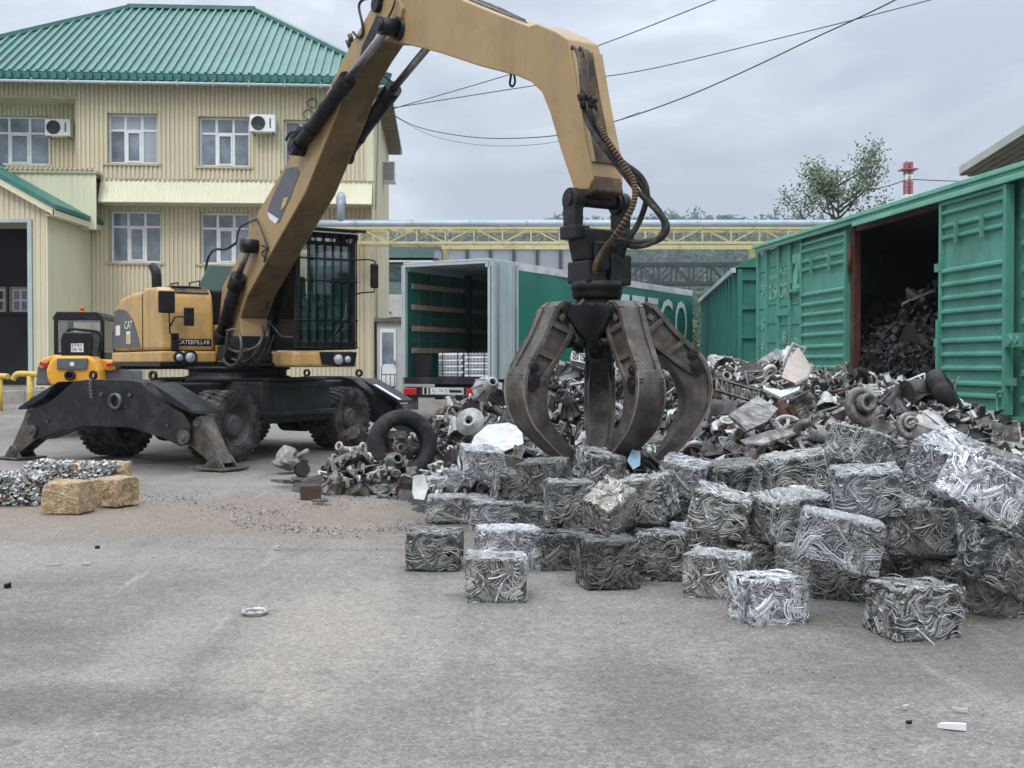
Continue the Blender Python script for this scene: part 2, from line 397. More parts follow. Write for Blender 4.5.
c = mix(t, .5, c, ramp(t, noise(t, vec, 9, 8, .75), [(.3, .3), (.7, .7)]), 'OVERLAY')
# pale dusty swaths swept along the wheel tracks
mp = t.nodes.new('ShaderNodeMapping'); mp.inputs['Scale'].default_value = (1.1, .16, 1); mp.inputs['Rotation'].default_value = (0,0,R(14)); t.links.new(vec, mp.inputs[0])
tr_ = noise(t, mp.outputs[0], 1.1, 6, .6, .5)
c = mix(t, math_(t, 'MULTIPLY', math_(t, 'SUBTRACT', tr_, .5), 2.6, clamp=True), c, (.32,.292,.255))
mp = t.nodes.new('ShaderNodeMapping'); mp.inputs['Scale'].default_value = (.22, 1.5, 1); mp.inputs['Rotation'].default_value = (0,0,R(-24)); t.links.new(vec, mp.inputs[0])
tr2 = noise(t, mp.outputs[0], 1.0, 6, .6, .6)
c = mix(t, math_(t, 'MULTIPLY', math_(t, 'SUBTRACT', tr2, .56), 3.0, clamp=True), c, (.115,.112,.11))
# earthy dirt strewn round the scrap and beneath the machine
sx = t.nodes.new('ShaderNodeSeparateXYZ'); t.links.new(vec, sx.inputs[0])
def blob(cx, cy, rx, ry):
    dx = math_(t, 'DIVIDE', math_(t, 'SUBTRACT', sx.outputs[0], cx), rx); dy = math_(t, 'DIVIDE', math_(t, 'SUBTRACT', sx.outputs[1], cy), ry)
    d2 = math_(t, 'ADD', math_(t, 'MULTIPLY', dx, dx), math_(t, 'MULTIPLY', dy, dy))
    return math_(t, 'SUBTRACT', 1.0, d2, clamp=True)
dm = math_(t, 'MAXIMUM', blob(-2.6, 11.2, 3.6, 2.2), blob(-5.5, 11, 3, 1.6))
dn = noise(t, vec, 2.4, 8, .7, .6)
fac = math_(t, 'MULTIPLY', math_(t, 'SUBTRACT', math_(t, 'ADD', math_(t, 'MULTIPLY', dm, .55), dn), .62), 3.2, clamp=True)
c = mix(t, math_(t, 'MULTIPLY', fac, .8), c, mix(t, noise(t, vec, 9, 5), (.30,.245,.19), (.19,.15,.11)))
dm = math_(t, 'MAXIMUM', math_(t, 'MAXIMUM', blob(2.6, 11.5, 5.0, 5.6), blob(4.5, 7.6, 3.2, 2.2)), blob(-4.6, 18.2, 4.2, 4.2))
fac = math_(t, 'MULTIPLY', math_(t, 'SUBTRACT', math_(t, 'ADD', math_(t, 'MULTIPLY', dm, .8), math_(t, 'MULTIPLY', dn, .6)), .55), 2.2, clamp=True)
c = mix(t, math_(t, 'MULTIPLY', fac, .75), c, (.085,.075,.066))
def swath(cx, cy, rx, ry, col, k, nsc, thr=.62):
    global c
    f_ = math_(t, 'MULTIPLY', math_(t, 'SUBTRACT', math_(t, 'ADD', math_(t, 'MULTIPLY', blob(cx,cy,rx,ry), .62), math_(t, 'MULTIPLY', noise(t, vec, nsc*1.8, 10, .78, .8), 1.1)), thr+.12), 2.8, clamp=True)
    c = mix(t, math_(t, 'MULTIPLY', f_, k), c, col)
swath(-1.05, 6.2, .62, 2.4, (.33,.295,.245), .62, 2.2); swath(-1.9, 6.0, .35, 1.8, (.30,.27,.23), .5, 2.6); swath(-.45, 6.4, .22, 2.0, (.31,.28,.235), .5, 3.0)
swath(-3.9, 8.7, 2.2, .9, (.32,.285,.24), .5, 2.0); swath(-2.2, 4.9, 1.6, .45, (.115,.108,.10), .7, 2.4); swath(-3.0, 6.2, 1.2, .5, (.12,.112,.103), .6, 2.0)
swath(.6, 5.0, .5, 1.2, (.13,.12,.11), .6, 2.5); swath(2.4, 5.6, 1.8, .9, (.15,.135,.12), .7, 2.2); swath(-.7, 3.9, 1.2, .3, (.34,.315,.28), .5, 3)
ed = t.nodes.new('ShaderNodeTexVoronoi'); ed.feature = 'DISTANCE_TO_EDGE'; ed.inputs['Scale'].default_value = .42; 
wv = t.nodes.new('ShaderNodeVectorMath'); wv.operation = 'ADD'; nn_ = t.nodes.new('ShaderNodeTexNoise'); nn_.inputs['Scale'].default_value = 1.7; nn_.inputs['Detail'].default_value = 6; t.links.new(vec, nn_.inputs['Vector'])
sc2 = t.nodes.new('ShaderNodeVectorMath'); sc2.operation = 'SCALE'; sc2.inputs['Scale'].default_value = .9; t.links.new(nn_.outputs['Color'], sc2.inputs[0]); t.links.new(vec, wv.inputs[0]); t.links.new(sc2.outputs[0], wv.inputs[1]); t.links.new(wv.outputs[0], ed.inputs['Vector'])
crk = math_(t, 'MULTIPLY', math_(t, 'LESS_THAN', ed.outputs['Distance'], .0022), math_(t, 'GREATER_THAN', noise(t, vec, .5, 4), .54))
c = mix(t, math_(t, 'MULTIPLY', crk, .45), c, (.09,.083,.076))
mp = t.nodes.new('ShaderNodeMapping'); mp.inputs['Scale'].default_value = (3.5, .35, 1); mp.inputs['Rotation'].default_value = (0,0,R(38)); t.links.new(vec, mp.inputs[0])
c = mix(t, math_(t, 'MULTIPLY', math_(t, 'SUBTRACT', noise(t, mp.outputs[0], 1.6, 8, .7, .4), .60), 4.0, clamp=True), c, (.42,.40,.37))
mp = t.nodes.new('ShaderNodeMapping'); mp.inputs['Scale'].default_value = (.5, 5, 1); mp.inputs['Rotation'].default_value = (0,0,R(-12)); t.links.new(vec, mp.inputs[0])
c = mix(t, math_(t, 'MULTIPLY', math_(t, 'SUBTRACT', noise(t, mp.outputs[0], 1.2, 8, .7, .4), .60), 3.5, clamp=True), c, (.12,.115,.11))
# speckles of pale grit, small dark oil drops
vo = t.nodes.new('ShaderNodeTexVoronoi'); vo.inputs['Scale'].default_value = 26; t.links.new(vec, vo.inputs['Vector'])
sel = math_(t, 'GREATER_THAN', noise(t, vec, 6, 3), .56)
fac = math_(t, 'MULTIPLY', math_(t, 'LESS_THAN', vo.outputs['Distance'], .10), sel)
c = mix(t, math_(t, 'MULTIPLY', fac, .55), c, (.5,.49,.47))
vo2 = t.nodes.new('ShaderNodeTexVoronoi'); vo2.inputs['Scale'].default_value = 1.7; t.links.new(vec, vo2.inputs['Vector'])
fac = math_(t, 'MULTIPLY', math_(t, 'SUBTRACT', .17, math_(t, 'ADD', vo2.outputs['Distance'], math_(t, 'MULTIPLY', mid, .1))), 14, clamp=True)
c = mix(t, math_(t, 'MULTIPLY', fac, .4), c, (.09,.085,.08))
t.links.new(c, b.inputs['Base Color'])
t.links.new(math_(t, 'MULTIPLY_ADD', mid, .3, .62), b.inputs['Roughness']); b.inputs['Specular IOR Level'].default_value = .3
c_fin = noise(t, vec, 140, 3, .8)
c = mix(t, .36, c, ramp(t, c_fin, [(.35, .1), (.65, .8)]), 'OVERLAY')
c = mix(t, .38, c, ramp(t, noise(t, vec, 24, 8, .85), [(.36, .12), (.64, .75)]), 'OVERLAY')
v3 = t.nodes.new('ShaderNodeTexVoronoi'); v3.inputs['Scale'].default_value = 75; t.links.new(vec, v3.inputs['Vector']); s3 = t.nodes.new('ShaderNodeSeparateColor'); t.links.new(v3.outputs['Color'], s3.inputs[0])
c = mix(t, .32, c, ramp(t, s3.outputs[0], [(0, .2), (.5, .5), (1, .85)]), 'OVERLAY')
c = mix(t, math_(t, 'MULTIPLY', math_(t, 'LESS_THAN', v3.outputs['Distance'], .22), math_(t, 'MULTIPLY', math_(t, 'GREATER_THAN', s3.outputs[1], .9), .6)), c, (.46,.44,.41))
c = mix(t, math_(t, 'MULTIPLY', math_(t, 'LESS_THAN', v3.outputs['Distance'], .26), math_(t, 'MULTIPLY', math_(t, 'LESS_THAN', s3.outputs[1], .07), .6)), c, (.07,.065,.06)); t.links.new(c, b.inputs['Base Color'])
bn = bump(t, b, math_(t, 'ADD', fine, math_(t, 'MULTIPLY', mid, 1.2)), .5, .012)
M['asphalt'] = m
tag(mb.build('ground', m), kind='structure')

# ---------------------------------------------------------------- far: hill, forest, sheds
def hillz(X, Y):
    return 112*sstep(330, 1050, Y)*(.88+.08*math.sin(X*.0045+1)+.05*math.sin(X*.0125))
mb = MB(); hx = np.linspace(-1000, 1200, 60); hy = np.linspace(320, 1200, 26)
vs = [(x, y, hillz(x, y)-.3) for y in hy for x in hx]
mb.add(vs, [(j*60+i, j*60+i+1, (j+1)*60+i+1, (j+1)*60+i) for j in range(25) for i in range(59)], True)
M['hill'] = mat('hill_grass', (.05,.075,.03), .9, var=.4, scale=.03)
tag(mb.build('hill', M['hill']), kind='structure')
rs = np.random.RandomState(3)
# forest: rough crowns of clumped leaf faces, too many and too far to count
V = []; Fc = []
for i in range(4200):
    Y = rs.uniform(300, 1060); X = rs.uniform(-.28, .42)*Y
    if rs.rand() < .25: X = rs.uniform(-.55, .6)*Y
    h = rs.uniform(12, 21)*(1.0 if rs.rand() < .9 else 1.25); z0 = hillz(X, Y)
    n = 44
    for k in range(n):
        a = rs.rand()*6.28; q = rs.rand()**.6; zz = z0 + h*(.25+.75*rs.rand()); rr = h*.30*math.sqrt(max(.05, 1-((zz-z0)/h-.5)**2*2.4))*q
        c0 = np.array([X+math.cos(a)*rr, Y+math.sin(a)*rr, zz]); s_ = h*.075
        d = rs.normal(size=(3,3))*s_; i0 = len(V); V += [tuple(c0+d[0]), tuple(c0+d[1]), tuple(c0+d[2])]; Fc.append((i0,i0+1,i0+2))
mb = MB(); mb.add(V, Fc)
M['forest'] = mat('forest_foliage', (.028,.085,.03), .85, var=.5, scale=.05)
tag(mb.build('forest', M['forest']), 'dark wooded slope rising behind the yard', 'forest', kind='stuff')
# long shed behind the gantry: grey wall with thin posts
def box_building(name, label, x0, x1, Y, z0, z1, dep, wm, roofm, posts=0, roofh=.6):
    a = P(x0, 364, Y); b_ = P(x1, 364, Y)
    o = thing(name, label, 'building', (a.x, Y, z0))
    MB().bx(a.x, b_.x, Y, Y+dep, z0, z1).build('wall', wm, o)
    MB().bx(a.x-.4, b_.x+.4, Y-.4, Y+dep+.4, z1, z1+roofh).build('roof', roofm, o)
    if posts:
        for i in range(posts):
            x = a.x+(b_.x-a.x)*(i+.5)/posts
            MB().bx(x-.12, x+.12, Y-.30, Y-.05, z0, z1).build('post', M['gantrydark'], o)
    return o
box_building('industrial_hall', 'long grey hall with thin dark posts seen above the lorry under the gantry', 432, 572, 92, 0, 1.5+118/F*92, 20, M['farwall'], M['farwall'], posts=6, roofh=.3)
o = box_building('industrial_shed', 'green sheeted shed between the beige building and the lorry top', 340, 432, 70, 0, 1.5+100/F*70, 14, M['fargreen'], M['plinth'], roofh=.35)
zz = lambda y, Y: 1.5+(364-y)/F*Y
a = P(340,364,70).x; b_ = P(434,364,70).x
MB().bx(a,b_,69.6,70.4,zz(262,70),zz(246,70)).build('upper_wall', M['fargreen'], o)
MB().bx(a,b_,69.3,69.9,zz(263,70),zz(261.5,70)).build('rail', M['letter'], o)
MB().bx(a,b_,68.5,69.8,zz(318,70),zz(296,70)).build('base_wall', M['shed'], o)

# ---------------------------------------------------------------- overhead gantries and pipe
def truss(name, label, x0, x1, Y, ytop, ybot, dep, m_, nb, cw, posts=()):
    za, zb = zz(ytop, Y), zz(ybot, Y); xa, xb = P(x0,364,Y).x, P(x1,364,Y).x
    o = thing(name, label, 'gantry', (xa, Y, 0))
    mb = MB()
    for yy in (Y, Y+dep):
        for z in (za, zb): mb.bx(xa, xb, yy-cw/2, yy+cw/2, z-cw/2, z+cw/2)
    mb.build('chord', m_, o)
    mb = MB()
    for yy, off in ((Y, 0), (Y+dep, .5)):
        for i in range(nb):
            xx = xa+(xb-xa)*(i+off)/nb; x2 = xa+(xb-xa)*(i+1+off)/nb
            mb.beam((xx,yy,zb+cw/2),(xx,yy,za-cw/2),cw*.6,cw*.6,(0,1,0))
            if x2 <= xb: mb.beam((xx,yy,zb if i%2 else za),(x2,yy,za if i%2 else zb),cw*.5,cw*.5,(0,1,0))
    for i in range(nb+1):
        xx = xa+(xb-xa)*i/nb
        for z in (za, zb): mb.bx(xx-cw*.3, xx+cw*.3, Y+cw/2, Y+dep-cw/2, z-cw*.3, z+cw*.3)
    mb.build('lattice', m_, o)
    for px in posts:
        X = P(px,364,Y).x; MB().bx(X-.09, X+.09, Y-.02+dep/2, Y+.16+dep/2, ground_z(X,Y)-.1, zb-cw/2-.004).build('post', m_, o)
    return o
g = truss('pipe_gantry', 'yellow lattice gantry running behind the excavator arm above the lorry', 303, 930, 34.6, 228.5, 243, .9, M['gantry'], 22, .075, (445, 755))
X0 = P(303,364,34.6).x; X1 = P(930,364,34.6).x
MB().bx(P(445,364,34.6).x-.1,P(930,364,34.6).x,34.5,34.56,zz(249.5,34.5),zz(245.5,34.5)).build('lower_beam', M['gantry'], g)
pl_ = thing('overhead_pipe', 'pale grey clad pipe lying along the top of the yellow gantry', 'pipe', (X0, 35, zz(222,34.8)))
r_ = 4.4/F*35
mb = MB(); z_ = zz(228.5,34.6)+.04+r_; xs_ = np.linspace(X0-.2, X1, 12); mb.tube([(x, 35.05, z_) for x in xs_], r_, 16); mb.build('pipe', M['pipe'], pl_)
mb = MB()
for x in xs_[1:-1]: mb.cyl((x-.03,35.05,z_),(x+.03,35.05,z_), r_+.012, n=16)
mb.build('joint_band', M['pipe'], pl_)
xv = P(341,364,35).x
MB().tube([(xv,35.05,z_+r_*.6),(xv,35.05,z_+.6),(xv,35.12,z_+.85)], .12, 14).build('riser', M['pipe'], pl_)
MB().lathe([(0,.16),(.10,.12),(.15,0),(.16,-.22)], 16, Matrix.Translation((xv,35.12,z_+.86))).build('cap', M['pipe'], pl_)
truss('steel_truss', 'dark steel truss bridge in the distance above the lorry front', 600, 760, 62, 264, 283, 1.5, M['gantrydark'], 9, .15)
truss('steel_truss', 'dark steel truss bridge in the distance left of the lorry', 372, 440, 64, 266, 279, 1.5, M['gantrydark'], 3, .14)

# ---------------------------------------------------------------- cables
def cable(label, pts, r=.014):
    tag(MB().tube(pts, r, 5, sub=6).build('overhead_cable', M['wire']), label, 'cable', 'cables strung across the sky')
cable('uppermost overhead cable crossing the sky, highest at the right', [P(392,109,36), P(505,76,33), P(600,45,30), P(715,0,27), P(850,-55,25)])
cable('second overhead cable from the top, nearly straight', [P(392,108,36), P(545,84,34), P(640,71,33), P(760,43,31), P(930,0,29), P(1100,-50,28)])
cable('thicker sagging overhead cable passing behind the bent stick', [P(389,112,36), P(415,126,34), P(455,135,32), P(500,138.5,30), P(560,135,27), P(613,122,25), P(680,99,23), P(745,71,22), P(810,40,21), P(895,0,19), P(1000,-60,18)], .013)
cable('thin slack overhead cable just below the sagging one', [P(389,113,36), P(430,135,35), P(480,145,33), P(530,145,31), P(570,138,30), P(640,112,29)], .007)
cable('short cable strung from the tree top to the red and white mast', [P(868,190,60), P(888,186,60), P(905.5,180,60)], .025)
cable('short cable strung from the red and white mast to the right', [P(907,179,60), P(950,181,60), P(1040,183,60)], .025)

# mast
mo = thing('lattice_mast', 'red and white banded communication mast far behind the boxcar', 'mast', P(907,364,120)[:])
def zm(y): return 1.5+(364-y)/F*120
X = P(907,364,120).x; w_ = .28
for i, (y0, y1, mm) in enumerate(((163,175,'mastred'),(175,181.5,'whitepaint'),(181.5,195,'mastred'),(195,215,'whitepaint'),(215,240,'mastred'))):
    mb = MB(); za, zb = zm(y1), zm(y0)
    for sx_ in (-1,1):
        for sy in (-1,1): mb.bx(X+sx_*w_-.12, X+sx_*w_+.12, 120+sy*w_-.12, 120+sy*w_+.12, za, zb)
    n = max(1, round((zb-za)/.75)); 
    for k in range(n):
        z0, z1 = za+(zb-za)*k/n, za+(zb-za)*(k+1)/n
        for sy in (-1,1):
            mb.beam((X-w_,120+sy*w_,z0),(X+w_,120+sy*w_,z1),.16,.16); mb.beam((X+w_,120+sy*w_,z0),(X-w_,120+sy*w_,z1),.16,.16)
            mb.beam((X+sy*w_,120-w_,z0),(X+sy*w_,120+w_,z1),.16,.16)
    mb.bx(X-w_*1.05,X+w_*1.05,120-w_*1.05,120+w_*1.05,zb-.12,zb-.02)
    mb.build('mast_section', M[mm], mo)
MB().bx(X-.85,X+.85,119.2,120.8,zm(171),zm(170)).build('platform', M['mastred'], mo)

# warehouse roof, upper right
wh = thing('warehouse', 'brown eaved warehouse roof corner rising behind the boxcar at the far right', 'building', P(1030,364,30)[:])
A_, B_, C_ = P(958,175,32), P(1060,110,27), P(1080,150,27)
e0 = P(959,174.5,32); e1 = P(1100,86,24)     # eave line, lit edge
nrm = Vector((.9,.35,0)).normalized()
mb = MB()
q0, q1 = e0, e1; q2 = e1+nrm*7+Vector((0,0,-.25)); q3 = e0+nrm*7+Vector((0,0,-.25))
mb.add([q0[:],q1[:],q2[:],q3[:]],[(0,1,2,3)]); mb.add([(v+Vector((0,0,.22)))[:] for v in (q0,q1,q2,q3)],[(3,2,1,0)])
mb.add([q0[:],q1[:],(q1+Vector((0,0,.22)))[:],(q0+Vector((0,0,.22)))[:]],[(3,2,1,0)])
mb.build('roof', M['shed'], wh)
M['soffit'] = mat('brown_soffit_boards', (.17,.13,.07), .7, var=.25, scale=2)
mb = MB(); 
for i in range(26):
    s0 = i/26; a0 = q0.lerp(q1, 0); 
    off = nrm*(7*s0); off1 = nrm*(7*(s0+.026)); dz = Vector((0,0,-.03-.25*s0))
    mb.add([(q0+off+dz)[:],(q1+off+dz)[:],(q1+off1+dz)[:],(q0+off1+dz)[:]],[(3,2,1,0)])
mb.build('soffit', M['soffit'], wh)
wa, wb = q0+nrm*2.2+Vector((0,1,-.4)), q1+nrm*2.2+Vector((0,0,-.4))
MB().add([(wa.x,wa.y,0),(wb.x,wb.y,0),wb[:],wa[:]],[(0,1,2,3)]).build('wall', M['siding'], wh)

# ---------------------------------------------------------------- vegetation
def leaf_tree(name, label, base, h, rad, nl, leafm, seed, leaf=.10, spread=.55, trunk=.12, crown0=.25, cat='tree', group=None, gaps=.5):
    rs = random.Random(seed); o = thing(name, label, cat, base, group=group); B0 = Vector(base)
    mb = MB(); tips = []
    top = B0+Vector((rs.uniform(-.2,.2),0,h*.8))
    mb.tube([B0, B0.lerp(top,.5)+Vector((rs.uniform(-.1,.1)*rad,0,0)), top], [trunk, trunk*.6, trunk*.15], 8)
    nb = int(9+rad*5)
    for i in range(nb):
        f = rs.uniform(crown0, .95); s0 = B0.lerp(top, f); a = rs.uniform(0, 6.28); L = rad*(1.15-.55*f)*rs.uniform(.6,1.1)
        e = s0+Vector((math.cos(a)*L, math.sin(a)*L, L*rs.uniform(.5,1.2)))
        mid = s0.lerp(e,.5)+Vector((math.cos(a)*L*.12,math.sin(a)*L*.12,-.08*L))
        mb.tube([s0,mid,e],[trunk*.35,trunk*.2,trunk*.05],5); tips += [(s0.lerp(e,.35),e)]
        for k in range(5):
            q = mid.lerp(e, rs.uniform(0,1)); d = Vector((rs.gauss(0,1),rs.gauss(0,1),rs.uniform(.2,1.6))).normalized()*L*rs.uniform(.25,.5)
            mb.tube([q,q+d*.5+Vector((0,0,-.02)),q+d],[trunk*.12,trunk*.08,trunk*.03],4); tips.append((q,q+d))
    mb.build('trunk', M['bark'], o)
    mb = MB(); V=[]; Fc=[]
    for i in range(nl):
        a, e = rs.choice(tips); tt = rs.uniform(.1,1.05); p = a.lerp(e,tt); 
        p = p+Vector((rs.gauss(0,1),rs.gauss(0,1),rs.gauss(0,1)))*leaf*spread*(1.9-tt)
        d = Vector((rs.gauss(0,1),rs.gauss(0,1),rs.gauss(0,.8))).normalized(); u = d.orthogonal().normalized(); s_ = leaf*rs.uniform(.6,1.3)
        i0=len(V); V += [(p-d*s_*.6)[:],(p+u*s_*.32)[:],(p+d*s_*.6)[:],(p-u*s_*.32)[:]]; Fc.append((i0,i0+1,i0+2,i0+3))
    mb.add(V,Fc); mb.build('crown', leafm, o)
    return o
b0 = P(838,364,42); leaf_tree('birch_tree', 'sparse leafy young tree standing up behind the green boxcar roof', (b0.x-.1,42,0), 10.9, 2.5, 6600, M['leafpale'], 5, .13, 1.25, .14, .3)
b0 = P(724,364,44); leaf_tree('bush', 'yellow green bush in the gap between the lorry and the boxcars', (b0.x,44,0), 2.6, 1.3, 2600, M['leaf'], 6, .16, 1.2, .05, .05, cat='bush')
b0 = P(722,364,60); leaf_tree('bush', 'taller bush further back in the gap beside the far boxcar', (b0.x+.1,60,0), 4.3, 1.7, 2600, M['leaf'], 16, .2, 1.2, .05, .05, cat='bush')
b0 = P(390,364,52); leaf_tree('bush', 'pale leafy bush above the small white shed roof', (b0.x,52,.6), 3.4, 1.3, 2200, M['leafpale'], 8, .15, 1.0, .05, .2, cat='bush')
mb = MB(); a = P(700,364,80); V=[];Fc=[]
for i in range(5000):
    Y = RND.uniform(44,110); X = Y*RND.uniform(.145,.235); h = RND.uniform(.2,.7); x2 = X+RND.gauss(0,.1)
    i0=len(V); V += [(X-.05,Y,0),(X+.05,Y,0),(x2,Y,h)]; Fc.append((i0,i0+1,i0+2))
mb.add(V,Fc); M['grass'] = mat('rough_grass', (.12,.17,.03), .8, var=.4, scale=.4)
tag(mb.build('grass_verge', M['grass']), 'rough green grass beyond the lorry front', 'grass', kind='stuff')
# ---------------------------------------------------------------- beige building
BZ = .60
bd = Vector((.998,.064,0)).normalized(); bn_ = Vector((-bd.y, bd.x, 0))   # along the facade, into the building
BO = P(372,364,36.0); BO.z = 0                                            # right front corner (upper storey)
BL = 14.6; BDEP = 11.0
def bz(y, Y=36.0): return 1.5+(364-y)/F*Y
bld = thing('office_building', 'beige corrugated two storey building with green hipped roof behind the excavator', 'building', (BO.x, BO.y, BZ))
def bw(u, v, z): return (BO + bd*u + bn_*v + Vector((0,0,z)))[:]       # u<0 to the left, v>0 inwards
def bu(x, v=0.0):
    O = BO+bn_*v; t_, z_ = onplane(x, 200, O, bd); return t_
def corr(mb, u0, u1, z0, z1, v, holes=(), pitch=.138, amp=.052, fn=None, flare=None):
    """corrugated sheet wall facing -v, with rectangular holes (u0,u1,z0,z1)"""
    us = [u0]; k = 0; u = u0
    prof = [0, .20, .36, .80, .92]
    pts = []
    n = int((u1-u0)/pitch)+1
    for i in range(n):
        for j, pp in enumerate(prof):
            uu = u0+(i+pp)*pitch
            if uu < u1: pts.append((uu, 0 if j in (0,1) else -amp if j in (2,3) else 0))
    pts.append((u1, 0))
    for a, b_, c0, c1 in holes:
        for e in (a, b_):
            if u0 < e < u1: pts.append((e, None))
    pts.sort(key=lambda q: q[0])
    for i, q in enumerate(pts):
        if q[1] is None:
            a = next(pts[j] for j in range(i-1,-1,-1) if pts[j][1] is not None); b_ = next(pts[j] for j in range(i+1,len(pts)) if pts[j][1] is not None)
            tt = (q[0]-a[0])/max(1e-6,b_[0]-a[0]); pts[i] = (q[0], a[1]+(b_[1]-a[1])*tt)
    f = fn or bw
    for (a, oa), (b_, ob) in zip(pts, pts[1:]):
        if b_-a < 1e-5: continue
        mid = (a+b_)/2; iv = [(z0, z1)]
        for h in holes:
            if h[0] < mid < h[1]:
                new = []
                for lo, hi in iv:
                    if h[3] <= lo or h[2] >= hi: new.append((lo,hi)); continue
                    if h[2] > lo: new.append((lo, h[2]))
                    if h[3] < hi: new.append((h[3], hi))
                iv = new
        for lo, hi in iv:
            fl = (flare or 0)
            mb.add([f(a,v+oa-fl,lo),f(b_,v+ob-fl,lo),f(b_,v+ob,hi),f(a,v+oa,hi)],[(0,1,2,3)])
def wbox(mb, u0,u1,v0,v1,z0,z1,f=None):
    f = f or bw
    c_ = [(u0,v0,z0),(u1,v0,z0),(u1,v1,z0),(u0,v1,z0),(u0,v0,z1),(u1,v0,z1),(u1,v1,z1),(u0,v1,z1)]
    mb.add([f(*q) for q in c_],[(0,3,2,1),(4,5,6,7),(0,1,5,4),(1,2,6,5),(2,3,7,6),(3,0,4,7)])
def window(par, u0,u1,z0,z1, v, cols=3, transom=.68, rec=.14, f=None, glassm=None, blinds=(), sillm=None, open_mid=True):
    fw = .068; mb = MB()
    a0, a1 = v+rec, v+rec+.07
    wbox(mb,u0,u0+fw,a0,a1,z0,z1,f); wbox(mb,u1-fw,u1,a0,a1,z0,z1,f); wbox(mb,u0+fw,u1-fw,a0,a1,z0,z0+fw,f); wbox(mb,u0+fw,u1-fw,a0,a1,z1-fw,z1,f)
    zt = z0+(z1-z0)*transom; cw = (u1-u0)/cols
    for i in range(1, cols): wbox(mb,u0+cw*i-fw*.6,u0+cw*i+fw*.6,a0+.003,a1-.003,z0+fw,z1-fw,f)
    for i in range(cols): 
        x0 = u0+cw*i+fw*.6 if i else u0+fw; x1 = u0+cw*(i+1)-fw*.6 if i<cols-1 else u1-fw
        wbox(mb,x0,x1,a0+.006,a1-.006,zt-fw*.5,zt+fw*.5,f)
        if open_mid and i == cols//2:
            for q in ((x0,x0+fw*.7,z0+fw,zt-fw*.5),(x1-fw*.7,x1,z0+fw,zt-fw*.5)): wbox(mb,q[0],q[1],a0-.02,a1-.01,q[2],q[3],f)
            wbox(mb,x0+fw*.7,x1-fw*.7,a0-.02,a1-.01,zt-fw*1.2,zt-fw*.51,f); wbox(mb,x0+fw*.7,x1-fw*.7,a0-.02,a1-.01,z0+fw+.001,z0+fw*1.7,f)
    w_ = mb.build('window', M['white'], par)
    for i in range(cols):
        for zz0, zz1 in ((z0,zt),(zt,z1)):
            mb = MB(); wbox(mb,u0+cw*i+.02,u0+cw*(i+1)-.02,a0+.03,a0+.04,zz0+.02,zz1-.02,f)
            mb.build('pane', M['blind'] if (i, zz0==zt) in blinds else (glassm or M['glass']), w_)
    mb = MB(); wbox(mb,u0-.12,u1+.12,v-.09,v+rec+.05,z0-.07,z0-.004,f); mb.build('sill', sillm or M['sill'], w_)
    mb = MB()   # reveals
    wbox(mb,u0-.06,u0-.002,v-.035,v+rec+.08,z0,z1,f); wbox(mb,u1+.002,u1+.06,v-.035,v+rec+.08,z0,z1,f); wbox(mb,u0-.06,u1+.06,v-.035,v+rec+.08,z1+.003,z1+.06,f)
    mb.build('frame', M['sill'], w_)
    return w_
zE = bz(86); zB0 = bz(182); zB1 = bz(206)
rows_hi = [(108,158,118,167),(199,250,120,169),(284,333,122,171)]
rows_lo = [(110,161,213,264),(200,250,214,265)]
LOV = .55   # lower storey set back
hi = [(bu(a), bu(b_), bz(d), bz(c_)) for a,b_,c_,d in rows_hi]
lo = [(bu(a,LOV), bu(b_,LOV), bz(d,36.5), bz(c_,36.5)) for a,b_,c_,d in rows_lo]
# loggia recess on the upper storey, far left
rec = (bu(-60), bu(76.5), bz(172), bz(105))
mb = MB(); corr(mb, -BL, 0, zB0, zE, 0, hi+[rec]); 
o_ = mb.build('upper_wall', M['siding'], bld)
mb = MB(); RV = .9
wl = (bu(-12,RV), bu(50,RV), bz(168,36.6), bz(120,36.6))
corr(mb, rec[0]-.2, rec[1]+.2, rec[2], rec[3], RV, [wl])
wbox(mb, rec[1]-.002, rec[1]+.05, 0.04, RV, rec[2], rec[3]); wbox(mb, rec[0], rec[1], .04, RV, rec[3], rec[3]+.05); wbox(mb, rec[0], rec[1], .04, RV, rec[2]-.06, rec[2])
mb.build('loggia_wall', M['siding'], bld)
mb = MB(); wbox(mb, rec[0],rec[1]+.09,-.06,.03,rec[3]+.003,rec[3]+.10); wbox(mb, rec[1]+.003,rec[1]+.10,-.055,.03,rec[2],rec[3]); mb.build('loggia_trim', M['sill'], bld)
window(bld, *wl[:2], wl[2], wl[3], RV, 3, .66, .1)
for i, h in enumerate(hi): window(bld, *h, 0, 3, .68, .16, blinds=((0,True),(1,True),(2,True),(2,False)) if i==0 else ())
mb = MB(); corr(mb, bu(60,LOV), 0, BZ+.30, zB0-.05, LOV, lo, flare=0); mb.build('lower_wall', M['siding'], bld)
for i, h in enumerate(lo): window(bld, *h, LOV, 3, .70, .16)
# skirt between the storeys, flaring outwards, with its notched upper rib
uS = bu(101)
mb = MB(); corr(mb, uS, 0.02, zB1, zB0, .0, flare=.32, amp=.012, pitch=.2); 
wbox(mb, uS, .02, -.30, LOV+.05, zB1-.02, zB1-.002)
mb.build('skirt', M['sidingpale'], bld)
mb = MB(); u = uS
while u < 0: wbox(mb, u, u+.07, -.075, -.03, zB0-.05, zB0+.02); u += .15
mb.build('skirt_trim', M['sill'], bld)
